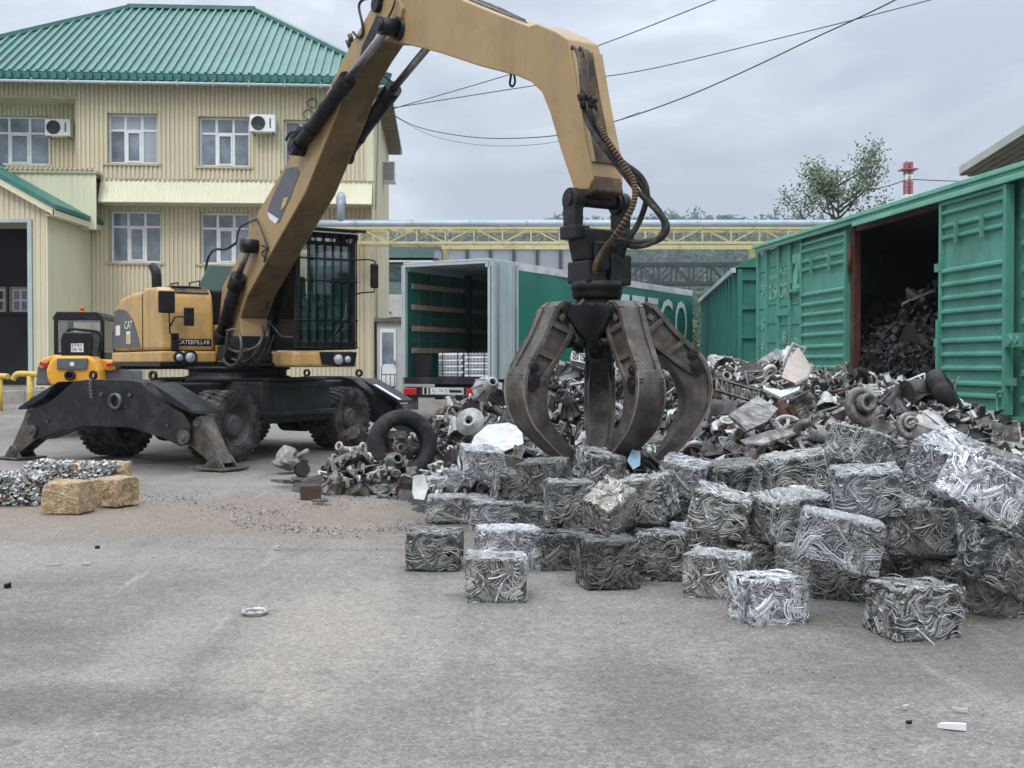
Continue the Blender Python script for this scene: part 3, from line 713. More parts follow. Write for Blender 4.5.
# parapet of the porch roof at the left
uP = bu(24,-1.2); 
mb = MB(); corr(mb, bu(-60), uS+.02, bz(232,35.5), bz(173,35.5), -.55, amp=.014, pitch=.2); mb.build('parapet', M['sidingpale'], bld)
mb = MB(); u = bu(-60)
while u < uS: wbox(mb, u, u+.07, -.66, -.57, bz(173,35.5)-.04, bz(173,35.5)+.03); u += .15
wbox(mb, bu(-60), uS+.05, -.62, .2, bz(173,35.5)-.14, bz(173,35.5)-.045); mb.build('parapet_trim', M['sill'], bld)
# side wall, plinth, corner boards
fs_ = lambda a, v, z: bw(v if False else -v, a, z)
def side(a, v, z): return bw(-v+0.0, a, z)
mb = MB(); corr(mb, 0, BDEP, BZ+.30, zE, 0, fn=lambda a, v, z: bw(-v, a, z)); mb.build('side_wall', M['siding'], bld)
mb = MB(); wbox(mb,-.17,.06,-.05,.0,zB0,zE); wbox(mb,-.17,.06,LOV-.05,LOV-.002,BZ+.30,zB1-.03); wbox(mb,.03,.075,.001,.25,zB1,zE); wbox(mb,.035,.075,LOV,LOV+.25,BZ+.30,zB1-.03); mb.build('corner_board', M['sidingpale'], bld)
mb = MB(); wbox(mb,bu(98,LOV),.08,LOV-.08,LOV+.02,BZ-.3,BZ+.30); wbox(mb,.021,.10,LOV+.021,BDEP,BZ-.3,BZ+.30); mb.build('plinth', M['plinth'], bld)
mb = MB(); wbox(mb,-BL+.1,-.05,RV+1.2,BDEP-.1,BZ,zE-.1); mb.build('core', M['inside'], bld)
mb = MB(); mb.tube([bw(.09,LOV+.5,BZ+.2), bw(.09,LOV+.5,zB1-.4), bw(.2,LOV+.3,zE-.6), bw(.45,-.35,zE-.12)], .05, 8); mb.build('downpipe', M['sidingpale'], bld)
# roof: hipped, standing ribs, fascia, gutter
OV = .55; RH = 3.85; e = zE+.12
eav = [(-BL-OV,-OV),(OV,-OV),(OV,BDEP+OV),(-BL-OV,BDEP+OV)]
hd = (BDEP+2*OV)/2; rl = (-BL-OV+hd, -OV+hd); rr = (OV-hd*.84, -OV+hd)
mb = MB()
vs = [bw(u,v,e) for u,v in eav]+[bw(rl[0],rl[1],e+RH), bw(rr[0],rr[1],e+RH)]
mb.add(vs, [(0,1,5,4),(1,2,5),(2,3,4,5),(3,0,4)])
roof = mb.build('roof', M['roof'], bld)
mb = MB(); u = -BL-OV+.05; sl = RH/hd
while u < OV:
    vm = min(hd, (u+BL+OV) , (OV-u)/.84)
    if vm > .1:
        p0 = Vector(bw(u,-OV-.05,e-.03)); p1 = Vector(bw(u,-OV+vm,e+sl*vm)); nrm = Vector((0,0,1))
        mb.beam(p0+Vector((0,0,.03)), p1+Vector((0,0,.04)), .075, .10)
    u += .27
mb.build('roof_ribs', M['roof'], bld)
M['roofdark'] = mat('roof_trim_green', (.03,.165,.135), .45, var=.1)
mb = MB()
mb.beam(bw(rl[0],rl[1],e+RH+.06), bw(rr[0],rr[1],e+RH+.06), .34, .14)
for q, r__ in ((eav[0],rl),(eav[1],rr)): mb.beam(bw(q[0],q[1],e+.06), bw(r__[0],r__[1],e+RH+.06), .30, .14)
mb.build('ridge_cap', M['roof'], bld)
mb = MB(); wbox(mb,-BL-OV,OV,-OV-.04,-OV-.005,e-.30,e-.03); wbox(mb,OV+.005,OV+.04,-OV,BDEP+OV,e-.2,e-.03)
u = -BL-OV
while u < OV: wbox(mb,u,u+.13,-OV-.16,-OV-.045,e-.25,e-.06); u += .27
mb.build('fascia', M['roofdark'], bld)
mb = MB(); wbox(mb,-BL-OV+.02,OV-.02,-OV+.01,-.03,e-.19,e-.165); wbox(mb,.03,OV-.01,-.02,BDEP+OV,e-.21,e-.18); mb.build('soffit', M['soffit'], bld)
mb = MB(); mb.tube([bw(-BL-OV,-OV-.20,e-.36), bw(OV,-OV-.20,e-.36)], .05, 10)
u = -BL-OV+.4
while u < OV: wbox(mb,u,u+.025,-OV-.27,-OV-.02,e-.43,e-.26); u += 1.1
mb.build('gutter', M['alupanel'], bld)
# round ornament on the wall between the upper windows
mb = MB()
for x, y, r__ in ((313,106,.16),(309,117,.17)):
    p = Vector(bw(bu(x),-.09,bz(y))); mb.lathe([(r__-.03,-.02),(r__,-.02),(r__,.02),(r__-.03,.02)],18,Matrix.Translation(p)@Matrix.Rotation(math.pi/2,4,'X'),closed=True)
mb.build('bracket', M['soffit'], bld)
# air conditioners hang on the wall: things of their own
def aircon(x, y, v, lab_):
    c_ = Vector(bw(bu(x,v), v-.32, bz(y))); o = thing('air_conditioner', lab_, 'air conditioner', c_[:], math.atan2(bd.y,bd.x), 'air conditioners on the beige building')
    m0 = MATS_OF[o.name]
    mb = MB(); mb.m = m0; mb.bx(-.4,.4,-.15,.15,0,.54); mb.build('casing', M['white'], o, .02)
    mb = MB(); mb.m = m0; K = Matrix.Translation((-.13,-.152,.27))@Matrix.Rotation(math.pi/2,4,'X'); mb.lathe([(0,0),(.215,0),(.22,.012),(.20,.02)],24,K); mb.build('fan', M['grey'], o)
    mb = MB(); mb.m = m0
    for k in range(1,5): mb.lathe([(.05*k-.006,.021),(.05*k-.006,.028),(.05*k+.006,.028),(.05*k+.006,.021)],20,K,closed=True)
    mb.bx(-.35,.09,-.19,-.18,.265,.275); mb.build('grille', M['black'], o)
    mb = MB(); mb.m = m0; mb.bx(.22,.27,-.154,-.151,.12,.42); mb.build('vent', M['grey'], o)
    mb = MB(); mb.m = m0; mb.bx(-.32,-.29,-.14,.30,-.035,-.003); mb.bx(.29,.32,-.14,.30,-.035,-.003); mb.build('bracket', M['grey'], o)
aircon(63,138,RV,'white air conditioner in the recess at the upper left of the beige building')
aircon(265,137,0,'white air conditioner right of the second full upper window of the beige building')
c_ = Vector(bw(.32,6.2,bz(178,41))); o = thing('air_conditioner', 'grilled air conditioner on the side wall at the right corner of the beige building', 'air conditioner', c_[:], math.atan2(bd.y,bd.x), 'air conditioners on the beige building')
mb = MB(); mb.m = MATS_OF[o.name]; mb.bx(-.28,.2,-.35,.45,0,.75); mb.build('casing', M['white'], o, .02)
mb = MB(); mb.m = MATS_OF[o.name]
for k in range(9): mb.bx(-.24,.16,-.372,-.352,.06+.075*k,.095+.075*k)
mb.build('grille', M['grey'], o)

# ---------------------------------------------------------------- garage wing (gable front) at the far left
GX, GY0, GY1 = -13.47, 32.5, 36.4; GZ = .8
gz = lambda y: 1.5+(364-y)/F*32.5
gar = thing('garage', 'beige gabled garage with a dark open doorway at the left edge', 'building', (GX, GY0, GZ))
ze = gz(205); slope = .56; GW = 9.0
def gf(a, v, z): return (GX+a, GY0+v, z)
door_u1 = P(30,364,GY0).x-GX; zd = gz(223)
# gable wall as corrugated strips with sloping head
mb = MB(); u = -GW
for i in range(int(GW/.15)):
    for a, b_, oa, ob in ((0,.28,0,0),(.28,.42,0,-.028),(.42,.72,-.028,-.028),(.72,.86,-.028,0),(.86,1,0,0)):
        x0 = -GW+(i+a)*.15; x1 = -GW+(i+b_)*.15
        bot = zd if x1 <= door_u1+.02 and x0 > -4.4 else GZ-.2
        t0 = ze+slope*min(-x0, GW+x0); t1 = ze+slope*min(-x1, GW+x1)
        mb.add([gf(x0,oa,bot),gf(x1,ob,bot),gf(x1,ob,t1),gf(x0,oa,t0)],[(0,1,2,3)])
mb.build('front_wall', M['siding'], gar)
mb = MB(); mb.add([(GX,GY0,GZ-.2),(GX,GY1,GZ-.2),(GX,GY1,ze),(GX,GY0,ze)],[(0,1,2,3)]); wbox(mb,-.02,.035,-.04,.10,GZ-.2,ze,gf); mb.build('side_wall', M['sidingpale'], gar)
mb = MB(); wbox(mb,door_u1-.02,door_u1+.10,-.08,.3,GZ,zd+.1,gf); wbox(mb,-4.5,door_u1-.022,-.08,.3,zd,zd+.1,gf); mb.build('door_frame', M['alupanel'], gar)
mb = MB(); pts = [(-GW/2, ze+slope*GW/2), (.38, ze-slope*.38)]
for s_ in (0, 1):
    pr = [(pts[0][0], pts[0][1]), (pts[1][0], pts[1][1]), (pts[1][0], pts[1][1]+.13), (pts[0][0], pts[0][1]+.13)]
    if s_: pr = [(-GW-q[0], q[1]) for q in pr]
    mb.prism(pr, (GX,GY0-.35,.05), (1,0,0), (0,0,1), -4.2, 0)
mb.build('roof', M['roofdark'], gar)
mb = MB()
for s_ in (0,1):
    pr = [(-GW/2, ze+slope*GW/2-.17), (.36, ze-slope*.36-.17), (.36, ze-slope*.36+.04), (-GW/2, ze+slope*GW/2+.04)]
    if s_: pr = [(-GW-q[0], q[1]) for q in pr]
    mb.prism(pr, (GX,GY0-.30,0), (1,0,0), (0,0,1), -.03, 0)
mb.bx(GX+.30,GX+.34,GY0-.30,GY1-.1,ze-.36,ze-.18); mb.bx(GX+.04,GX+.30,GY0-.27,GY1-.1,ze-.34,ze-.32)
mb.build('bargeboard', M['sidingpale'], gar)
M['garin'] = mat('garage_inside_wall', (.045,.045,.05), .8, var=.2, scale=1)
mb = MB(); wbox(mb,-GW+.1,-.06,3.7,3.8,GZ-.2,ze,gf); wbox(mb,-.08,-.03,.3,3.69,GZ,ze-.05,gf); wbox(mb,-GW+.1,-GW+.2,.3,3.69,GZ,ze,gf); wbox(mb,-GW+.1,-.09,.3,3.69,ze-.06,ze,gf); mb.build('inner_wall', M['garin'], gar)
mb = MB(); wbox(mb,-GW+.1,-.09,-.3,3.69,GZ-.1,GZ+.03,gf); mb.build('garage_floor', M['concrete'], gar)
f2 = lambda a, v, z: (GX+a, GY0+3.56+v, z)
for x0, x1 in ((-10,6),(13,30)):
    ua, ub = (x0-512)/F*36.1-GX, (x1-512)/F*36.1-GX
    window(gar, ua, ub, bz(312,36.1), bz(289,36.1), 0, 2, .5, .02, f=f2, sillm=M['garin'], open_mid=False)
# kerb, rails, climbing plant in a pot, little shed
def gp(x, y):      # ground point seen at pixel, over the rising terrain
    Y = 1680/(y-364)
    for _ in range(30):
        g_ = ground_z((x-512)/F*Y, Y); Y = .5*Y+.5*((1.5-g_)*F/(y-364))
    return Vector(((x-512)/F*Y, Y, ground_z((x-512)/F*Y, Y)))
k0, k1 = Vector((-16.5,28.6,0)), Vector((-12.4,30.4,0))
mb = MB()
for i in range(6):
    a = k0.lerp(k1,i/6); b_ = k0.lerp(k1,(i+.985)/6); zg = ground_z(a.x,a.y)
    mb.beam((a.x,a.y,zg+.12),(b_.x,b_.y,ground_z(b_.x,b_.y)+.12),.28,.42)
tag(mb.build('kerb', M['concrete'], None, .02), kind='structure')
def rail(x0, x1, y, Y, labl):
    a = P(x0,y,Y); b_ = P(x1,y-1.5,Y-.15); zg = ground_z(a.x,Y)
    o = thing('guard_rail', labl, 'rail', (b_.x,Y,zg), group='yellow rails by the garage doorway')
    mb = MB(); mb.tube([a+Vector((-.06,0,-.10)), a, a.lerp(b_,.2)+Vector((0,0,.05)), b_],.075,10,sub=3); mb.build('bar', M['yellowrail'], o)
    q = a.lerp(b_,.62); MB().cyl((q.x,q.y,zg-.05),(q.x,q.y,q.z-.02),.075,n=12).build('post', M['yellowrail'], o)
rail(15,39,376,28.2,'yellow tubular rail in front of the garage door jamb')
rail(-14,8,378,28.4,'yellow tubular rail cut off by the left edge')
pp_ = gp(37,386)
pt = thing('potted_climber', 'thin climbing plant in a brick red pot beside the garage door', 'plant', pp_[:])
MB().lathe([(0,0),(.20,0),(.26,.42),(.22,.42),(.2,.36),(0,.36)],16,Matrix.Translation(pp_)).build('pot', M['pot'], pt)
mb = MB(); ps = [pp_+Vector((RND.uniform(-.06,.06),0,.35+.2*i)) for i in range(9)]; mb.tube(ps,.014,5)
for i in range(70):
    q = RND.choice(ps); e_ = q+Vector((RND.uniform(-.24,.24),RND.uniform(-.1,.1),RND.uniform(-.1,.14))); s_=RND.uniform(.03,.06)
    u_ = Vector((RND.gauss(0,1),RND.gauss(0,1),RND.gauss(0,1))).normalized(); v_=u_.orthogonal().normalized()
    mb.add([(e_-u_*s_)[:],(e_+v_*s_*.5)[:],(e_+u_*s_)[:],(e_-v_*s_*.5)[:]],[(0,1,2,3)])
mb.build('foliage', M['leaf'], pt)
# shed with a glazed white door right of the building
sY = 36.2; sx0, sx1 = P(377,364,sY).x, P(402,364,sY).x; sz0 = ground_z(sx0+.2,sY); szt = bz(322,sY)
sh = thing('small_shed', 'small pale shed with a glazed white door between building and lorry', 'shed', (sx0,sY,sz0))
MB().bx(sx0,sx1,sY,sY+2.2,sz0-.8,szt).build('wall', M['shed'], sh)
MB().bx(sx0-.08,sx1+.1,sY-.15,sY+2.3,szt+.003,szt+.12).build('roof', M['soffit'], sh)
dx0, dx1 = P(380,364,sY).x, P(396,364,sY).x
d_ = MB().bx(dx0,dx1,sY-.05,sY-.003,sz0+.02,szt-.22).build('door', M['white'], sh)
MB().bx(dx0+.07,dx1-.07,sY-.058,sY-.053,sz0+.85,szt-.34).build('pane', M['glass'], d_)
MB().bx(dx1-.05,dx1-.02,sY-.10,sY-.06,sz0+.8,sz0+.95).build('handle', M['grey'], d_)
# hand cart frame by the shed door
hc = thing('hand_trolley', 'small dark wire trolley standing in front of the shed door', 'trolley', (dx0+.2,sY-.6,sz0))
mb = MB(); X=dx0+.12
for a,b_ in (((0,0,.1),(0,0,.75)),((.42,0,.1),(.42,0,.5)),((0,0,.5),(.42,0,.5)),((0,0,.12),(.42,0,.12)),((0,0,.75),(.12,0,.9)),((0,.3,.12),(.42,.3,.12)),((0,.3,.5),(.42,.3,.5)),((0,0,.5),(0,.3,.5)),((.42,0,.5),(.42,.3,.5)),((0,0,.12),(0,.3,.12)),((.14,0,.12),(.14,0,.5)),((.28,0,.12),(.28,0,.5))):
    mb.tube([(X+a[0],sY-.6+a[1],sz0+a[2]),(X+b_[0],sY-.6+b_[1],sz0+b_[2])],.013,5)
mb.build('frame', M['black'], hc)
for q in (.05,.37): MB().cyl((X+q,sY-.63,sz0+.07),(X+q,sY-.59,sz0+.07),.065,n=14).build('wheel', M['rubber'], hc)

# ---------------------------------------------------------------- yellow loader seen from behind
lp = P(84,364,23.5); lz = ground_z(lp.x,23.5)
ldr = thing('compact_loader', 'orange and black compact loader with amber beacon behind the excavator outrigger', 'loader', (lp.x,23.5,lz), R(8))
K = MATS_OF[ldr.name]
def L(): q = MB(); q.m = K; return q
def lx(x): return (x-84)/F*23.5
def lz_(y, Y=23.5): return 1.5+(364-y)/F*Y-lz
# cab (open frame with glass)
c0, c1 = lx(54), lx(103); zt, zb = lz_(313), lz_(352)
q = L(); pr = [(c0,zb-.45),(c0+.02,zt-.12),(c0+.1,zt),(c1-.16,zt),(c1-.06,zt-.10),(c1,zb-.45)]
q.prism([(c0-.02,zt-.1),(c0+.06,zt+.03),(c1-.16,zt+.03),(c1-.04,zt-.06),(c1-.04,zt-.14),(c0-.02,zt-.14)],(0,0,0),(1,0,0),(0,0,1),-1.5,-.1)
for x in (c0,c1-.09):
    for y in (.1,1.4): q.bx(x,x+.08,y,y+.08,zb-.45,zt-.12)
q.bx(c0,c1,.1,.18,zb-.42,zb); q.bx(c0,c0+.05,.2,1.4,zb-.42,zb); q.bx(c1-.06,c1-.01,.2,1.4,zb-.42,zb)
q.build('cab', M['black'], ldr, .015)
q = L(); q.bx(c0+.09,c1-.10,.12,.13,zb+.003,zt-.15); q.build('rear_window', M['cabglass'], ldr)
q = L(); q.bx(c0+.01,c0+.02,.19,1.39,zb+.01,zt-.15); q.build('side_window', M['cabglass'], ldr)
q = L(); q.bx(c1-.03,c1-.02,.19,1.39,zb+.01,zt-.15); q.build('side_window', M['cabglass'], ldr)
q = L(); q.bx(c0+.3,c0+.7,.6,.72,zb-.3,zb+.25); q.bx(c0+.3,c0+.7,.7,1.1,zb-.35,zb-.25); q.build('seat', M['seat'], ldr, .03)
q = L(); q.cyl((lx(76),.6,zt+.03),(lx(76),.6,zt+.07),.06,n=14); q.cyl((lx(76),.6,zt+.07),(lx(76),.6,zt+.17),.045,.035,n=14); q.build('beacon', M['ambers'], ldr)
# hood
q = L(); q.prism([(lx(71),lz_(362)),(lx(70.5),lz_(340)),(lx(73),lz_(333)),(lx(99),lz_(333)),(lx(101),lz_(340)),(lx(99),lz_(362))],(0,0,0),(1,0,0),(0,0,1),-.09,.75)
q.build('hood', M['black'], ldr, .03)
q = L(); q.tube([(lx(72),-.5,lz_(338)),(lx(76),-.5,lz_(330)),(lx(86),-.5,lz_(330.5)),(lx(101),-.5,lz_(332)),(lx(106),-.5,lz_(337)),(lx(104),-.5,lz_(352))],.03,8,sub=3); q.build('hand_rail', M['black'], ldr)
pl2 = (K @ Vector((lx(86),-.77,lz_(348))))
q = L(); q.bx(lx(80.5),lx(92),-.775,-.765,lz_(352.5),lz_(344)); o_ = q.build('number_plate', M['whitepaint'], ldr)
U_ = K.to_3x3()@Vector((1,0,0))
for s_, dz in (('2741',.045),('OK 70',-.045)): text('lettering', s_, M['black_letter'], o_, (pl2+Vector((0,-.013,dz)))[:], U_, (0,0,1), .09, .003, width=.2)
# counterweight: orange, rounded
def ell(cx, cz, rx, rz, n=22, lo=0, hi=2*math.pi): return [(cx+rx*math.cos(lo+(hi-lo)*i/n), cz+rz*math.sin(lo+(hi-lo)*i/n)) for i in range(n+1)]
pr = [(lx(60),lz_(378)),(lx(59),lz_(370)),(lx(62),lz_(362)),(lx(66),lz_(356)),(lx(100),lz_(356)),(lx(104),lz_(361)),(lx(108),lz_(370)),(lx(109),lz_(379)),(lx(108),lz_(384)),(lx(64),lz_(386))]
q = L(); q.prism(pr,(0,0,0),(1,0,0),(0,0,1),.1,.95); q.build('counterweight', M['orange'], ldr, .09, segs=4)
q = L(); q.prism([(lx(70),lz_(369)),(lx(70),lz_(358.5)),(lx(98.5),lz_(358.5)),(lx(97),lz_(369))],(0,0,0),(1,0,0),(0,0,1),.955,1.0); pan = q.build('panel', M['grey'], ldr, .01)
q = L(); q.cyl((lx(84),-1.0,lz_(364)),(lx(84),-1.012,lz_(364)),.045,n=16); q.build('badge', M['whitepaint'], ldr)
q = L(); q.lathe([(.0,.0),(.06,.0),(.06,.10),(.10,.10),(.10,-.02)],18,Matrix.Translation((lx(82),-.96,lz_(375)))@Matrix.Rotation(math.pi/2,4,'X')); q.cyl((lx(82),-1.0,lz_(377)),(lx(82),-1.0,lz_(373)),.03,n=10); q.build('tow_pin', M['black'], ldr)
for sgn, xa, xb in ((-1,42,60),(1,106,134)):
    q = L(); x0, x1 = lx(xa), lx(xb)
    q.prism([(x0,lz_(385)),(x0+ (.04 if sgn<0 else 0),lz_(366)),(x0+(x1-x0)*.35,lz_(362)),(x1,lz_(362)),(x1,lz_(385))] if sgn<0 else [(x0,lz_(385)),(x0,lz_(366)),(x1-.1,lz_(367)),(x1,lz_(371)),(x1,lz_(385))],(0,0,0),(1,0,0),(0,0,1),-.8,.35); q.build('fender', M['grey'], ldr, .04, segs=3)
    q = L(); q.prism([(lx(45),lz_(366)),(lx(50),lz_(359)),(lx(60),lz_(355)),(lx(72),lz_(355)),(lx(72),lz_(358)),(lx(62),lz_(359)),(lx(54),lz_(363)),(lx(50),lz_(369))] if sgn<0 else [(lx(100),lz_(362)),(lx(104),lz_(359)),(lx(118),lz_(361)),(lx(122),lz_(368)),(lx(114),lz_(371)),(lx(106),lz_(370))],(0,0,0),(1,0,0),(0,0,1),-.5,.42); q.build('fender_cover', M['orange'], ldr, .03)
    xc = lx(52) if sgn<0 else lx(114); q = L(); q.box((xc,-.50,lz_(364)),(.17,.06,.085),(0,R(-12*sgn),0)); q.build('tail_lamp', M['redlamp'], ldr, .02)
for x in (lx(47),lx(120)):
    for yy in (-.35,1.7):
        q = L(); q.cyl((x-.17,yy,.42),(x+.17,yy,.42),.42,n=24); q.build('wheel', M['rubber'], ldr, .03)
q = L(); q.bx(lx(58),lx(110),-.1,2.2,.35,lz_(370)); q.build('chassis', M['chassis'], ldr, .03)

# ---------------------------------------------------------------- curtain side lorry trailer
TD = Vector((.494,.8695,0)).normalized(); TS = Vector((TD.y,-TD.x,0))    # forward axis, to the trailer's right
TO = Vector((-.53,27.0,0))                                                # rear right corner
tk = thing('lorry_trailer', 'green curtain sided lorry trailer with its rear doors open behind the scrap heap', 'trailer', TO[:], 0)
TM = Matrix(((TS.x,TD.x,0,TO.x),(TS.y,TD.y,0,TO.y),(0,0,1,0),(0,0,0,1)))  # local: x to right, y forward; right corner x=0, left x=-2.55
def T(): q = MB(); q.m = TM; return q
TL = 13.7; Z0, Z1 = 1.16, 4.0
tu = lambda x: (lambda r: r[0])(onplane(x, 300, TO, TD))
q = T(); q.bx(-2.53,-.02,.0,TL,Z0-.16,Z0); q.bx(-1.8,-1.65,.3,TL,Z0-.55,Z0-.165); q.bx(-.9,-.75,.3,TL,Z0-.55,Z0-.165); q.build('chassis', M['chassis'], tk, .01)
q = T()   # rear frame
q.bx(-2.55,-2.49,0,.12,Z0,Z1); q.bx(-.07,0,0,.12,Z0,Z1); q.bx(-2.488,-.072,0,.12,Z1-.07,Z1-.003); q.build('rear_frame', M['alupanel'], tk, .01)
q = T(); q.bx(-2.55,0,.0,TL,Z1,Z1+.05); q.bx(-.14,.02,.0,TL,Z1-.16,Z1-.005); q.bx(-2.57,-2.44,.13,TL,Z1-.16,Z1-.005); q.build('roof', M['alupanel'], tk, .01)
M['roofwhite'] = mat('whitish_roof_rail', (.68,.67,.66), .5, var=.12, scale=5, dirt=((.3,.28,.27), .4, 2.5))
q = T(); q.bx(.023,.045,1.25,TL,Z1-.15,Z1+.045); q.build('roof_rail', M['roofwhite'], tk)
q = T(); q.bx(-2.5,-.05,TL-.05,TL,Z0,Z1-.01); q.build('front_wall', M['alupanel'], tk)
# curtain (right side), gently wavy, with pillars behind, lettering
tu1 = tu(517)
q = T(); ny = 60; vs = []
for i in range(ny+1):
    y = tu1+(TL-tu1)*i/ny
    for z in (Z0-.12, Z0+.8, Z0+1.7, Z1-.16): vs.append((.03+.012*math.sin(i*.9)+.02*math.sin(z*2+i*.25), y, z))
q.add(vs, [(i*4+k,(i+1)*4+k,(i+1)*4+k+1,i*4+k+1) for i in range(ny) for k in range(3)], True); cur = q.build('side_curtain', M['tarp'], tk)
q = T(); vs = []
for i in range(ny+1):
    y = .13+(TL-.2)*i/ny
    for z in (Z0-.05, Z0+.8, Z0+1.7, Z1-.12): vs.append((-2.53+.02*math.sin(i*.8)+.03*math.sin(z*2.2+i*.5), y, z))
q.add(vs, [(i*4+k,(i+1)*4+k,(i+1)*4+k+1,i*4+k+1) for i in range(ny) for k in range(3)], True); q.build('side_curtain', M['tarpin'], tk)
q = T()
for k in range(5):
    for z in (Z0+.62,Z0+1.18,Z0+1.72,Z0+2.25): 
        y0 = .25+k*2.65; q.bx(-2.46,-2.43,y0,y0+2.5,z,z+.13)
q.build('slat', M['wood'], tk)
q = T()
for k in range(6): q.bx(-2.49,-2.475,.6+k*.55,.63+k*.55,Z0,Z1-.2)
for z in (Z0+.9,Z0+1.5): q.bx(-2.49,-2.475,.3,6,z+.02,z+.04)
q.build('strap', M['grey'], tk)
for y_ in (2.75,5.4): T().bx(-2.45,-2.30,y_,y_+.15,Z0,Z1-.1).build('pillar', M['black'], tk)
q = T(); q.bx(-2.42,-1.92,.25,.32,Z0+.003,Z0+.58); q.build('inner_board', M['black'], tk)
# folded open right door along the side
q = T()
for k in range(4): 
    y0 = .02+k*(tu1-.05)/4; q.bx(.03,.075,y0,y0+(tu1-.05)/4-.02,Z0-.03,Z1-.02); q.bx(.07,.09,y0+.03,y0+.06,Z0,Z1-.05)
d_ = q.build('door', M['alupanel'], tk)
q = T()
for y in (.2,tu1-.25): q.cyl((.11,y,Z0-.02),(.11,y,Z1-.05),.014,n=8)
q.build('lock_bar', M['grey'], d_)
q = T(); q.bx(-2.61,-2.57,.02,1.2,Z0-.03,Z1-.02); q.build('door', M['alupanel'], tk)
# lettering on the curtain
def tx(x): return tu(x)
for s_, xa, xb in (('I',617,627.5),('T',629.5,643),('E',645,656),('C',657.5,671),('O',672.5,685.5)):
    ya, yb = tx(xa), tx(xb); yc = (ya+yb)/2
    p = TM @ Vector((.075,yc,2.78))
    text('lettering', s_, M['letter'], cur, p[:], TD[:], (0,0,1), 2.15, .006, width=(yb-ya)*.92)
# bumper, plate and lamps
q = T(); q.bx(-2.5,-.05,.02,.10,.66,.93); q.build('bumper', M['chassis'], tk, .01)
q = T(); q.bx(-1.95,-.75,-.012,.017,.74,.92); q.build('reflector_board', M['alupanel'], tk)
q = T(); q.bx(-1.70,-1.18,-.022,-.014,.77,.89); pl3 = q.build('number_plate', M['whitepaint'], tk)
text('lettering', 'AO 1794 70', M['black_letter'], pl3, (TM@Vector((-1.44,-.026,.83)))[:], TS[:], (0,0,1), .12, .003, width=.46)
for a_, b__ in ((-1.9,-1.83),(-1.77,-1.73)): T().bx(a_,b__,-.018,-.013,.75,.91).build('marking', M['black'], tk)
T().bx(-1.15,-.80,-.018,-.013,.80,.86).build('marking', M['black'], tk)
for x in (-2.28,-.42): 
    q = T(); q.bx(x-.24,x+.16,-.05,.015,.72,.90); q.build('tail_lamp', M['redlamp'], tk, .03, segs=3)
T().bx(-2.5,-2.2,.12,.16,.35,.9).build('mudflap', M['rubber'], tk); T().bx(-.4,-.1,.12,.16,.35,.9).build('mudflap', M['rubber'], tk)
for y in (2.6,3.9,5.2):
    for x in (-2.3,-.27):
        q = T(); q.cyl((x-.18,y,.5),(x+.18,y,.5),.5,n=28); wq = q.build('wheel', M['rubber'], tk, .04)
        q = T(); q.cyl((x-.19,y,.5),(x+.19,y,.5),.27,n=20); q.build('rim', M['rim'], wq)
q = T(); q.bx(-1.7,-1.5,10.5,10.8,0,Z0-.17); q.bx(-1.0,-.8,10.5,10.8,0,Z0-.17); q.build('landing_leg', M['chassis'], tk)
# bundled ingots inside
def ingots(x0, labl, wide):
    p = TM @ Vector((x0,.55,Z0)); o = thing('ingot_stack', labl, 'ingot stack', p[:], math.atan2(TS.y,TS.x), 'ingot stacks in the lorry')
    for k in range(8):
        q = MB(); q.m = MATS_OF[o.name]; z = .03+k*.075
        if k % 2 == (0 if wide else 1):
            for j in range(7): q.prism([(0,0),(.09,0),(.075,.062),(.015,.062)],(-.35+j*.10,0,z),(1,0,0),(0,0,1),-.62,0)
        else:
            for j in range(6): q.prism([(0,0),(.09,0),(.075,.062),(.015,.062)],(-.36,.02+j*.10,z),(0,1,0),(0,0,1),0,.72)
        q.build('ingot_layer', M['ingot'], o)
    q = MB(); q.m = MATS_OF[o.name]
    for x in (-.22,.22): q.bx(x-.01,x+.01,-.008,-.004,0,.63); q.bx(x-.01,x+.01,-.008,.63,.632,.636)
    q.build('strap', M['black'], o)
ingots(-1.50,'left bright stack of strapped aluminium ingots on the lorry floor',True)
ingots(-.72,'right bright stack of strapped aluminium ingots on the lorry floor',False)
# ---------------------------------------------------------------- near boxcar
WU = Vector((.12,-.9928,0)).normalized(); WI = Vector((-WU.y, WU.x, 0))
WO = Vector((5.42,24.8,0))+WU*.42; wag = thing('boxcar', 'light green railway boxcar with its sliding door open onto dark scrap inside', 'boxcar', WO[:])
WM = Matrix(((WU.x,WI.x,0,WO.x),(WU.y,WI.y,0,WO.y),(0,0,1,0),(0,0,0,1)))
def W(): q = MB(); q.m = WM; return q
wu = lambda x: onplane(x, 300, WO, WU)[0]
ZE, ZS, ZB = 3.95, .80, .52
ua, ub, uc, ud, ue = 0.0, wu(804), wu(848), wu(939.5), wu(1008)
wuo = lambda x: onplane(x, 300, WO-WI*.17, WU)[0]
uo0, uo1 = wu(857), wuo(939.5)+.05; ue = wuo(1008)
UEND = 15.7
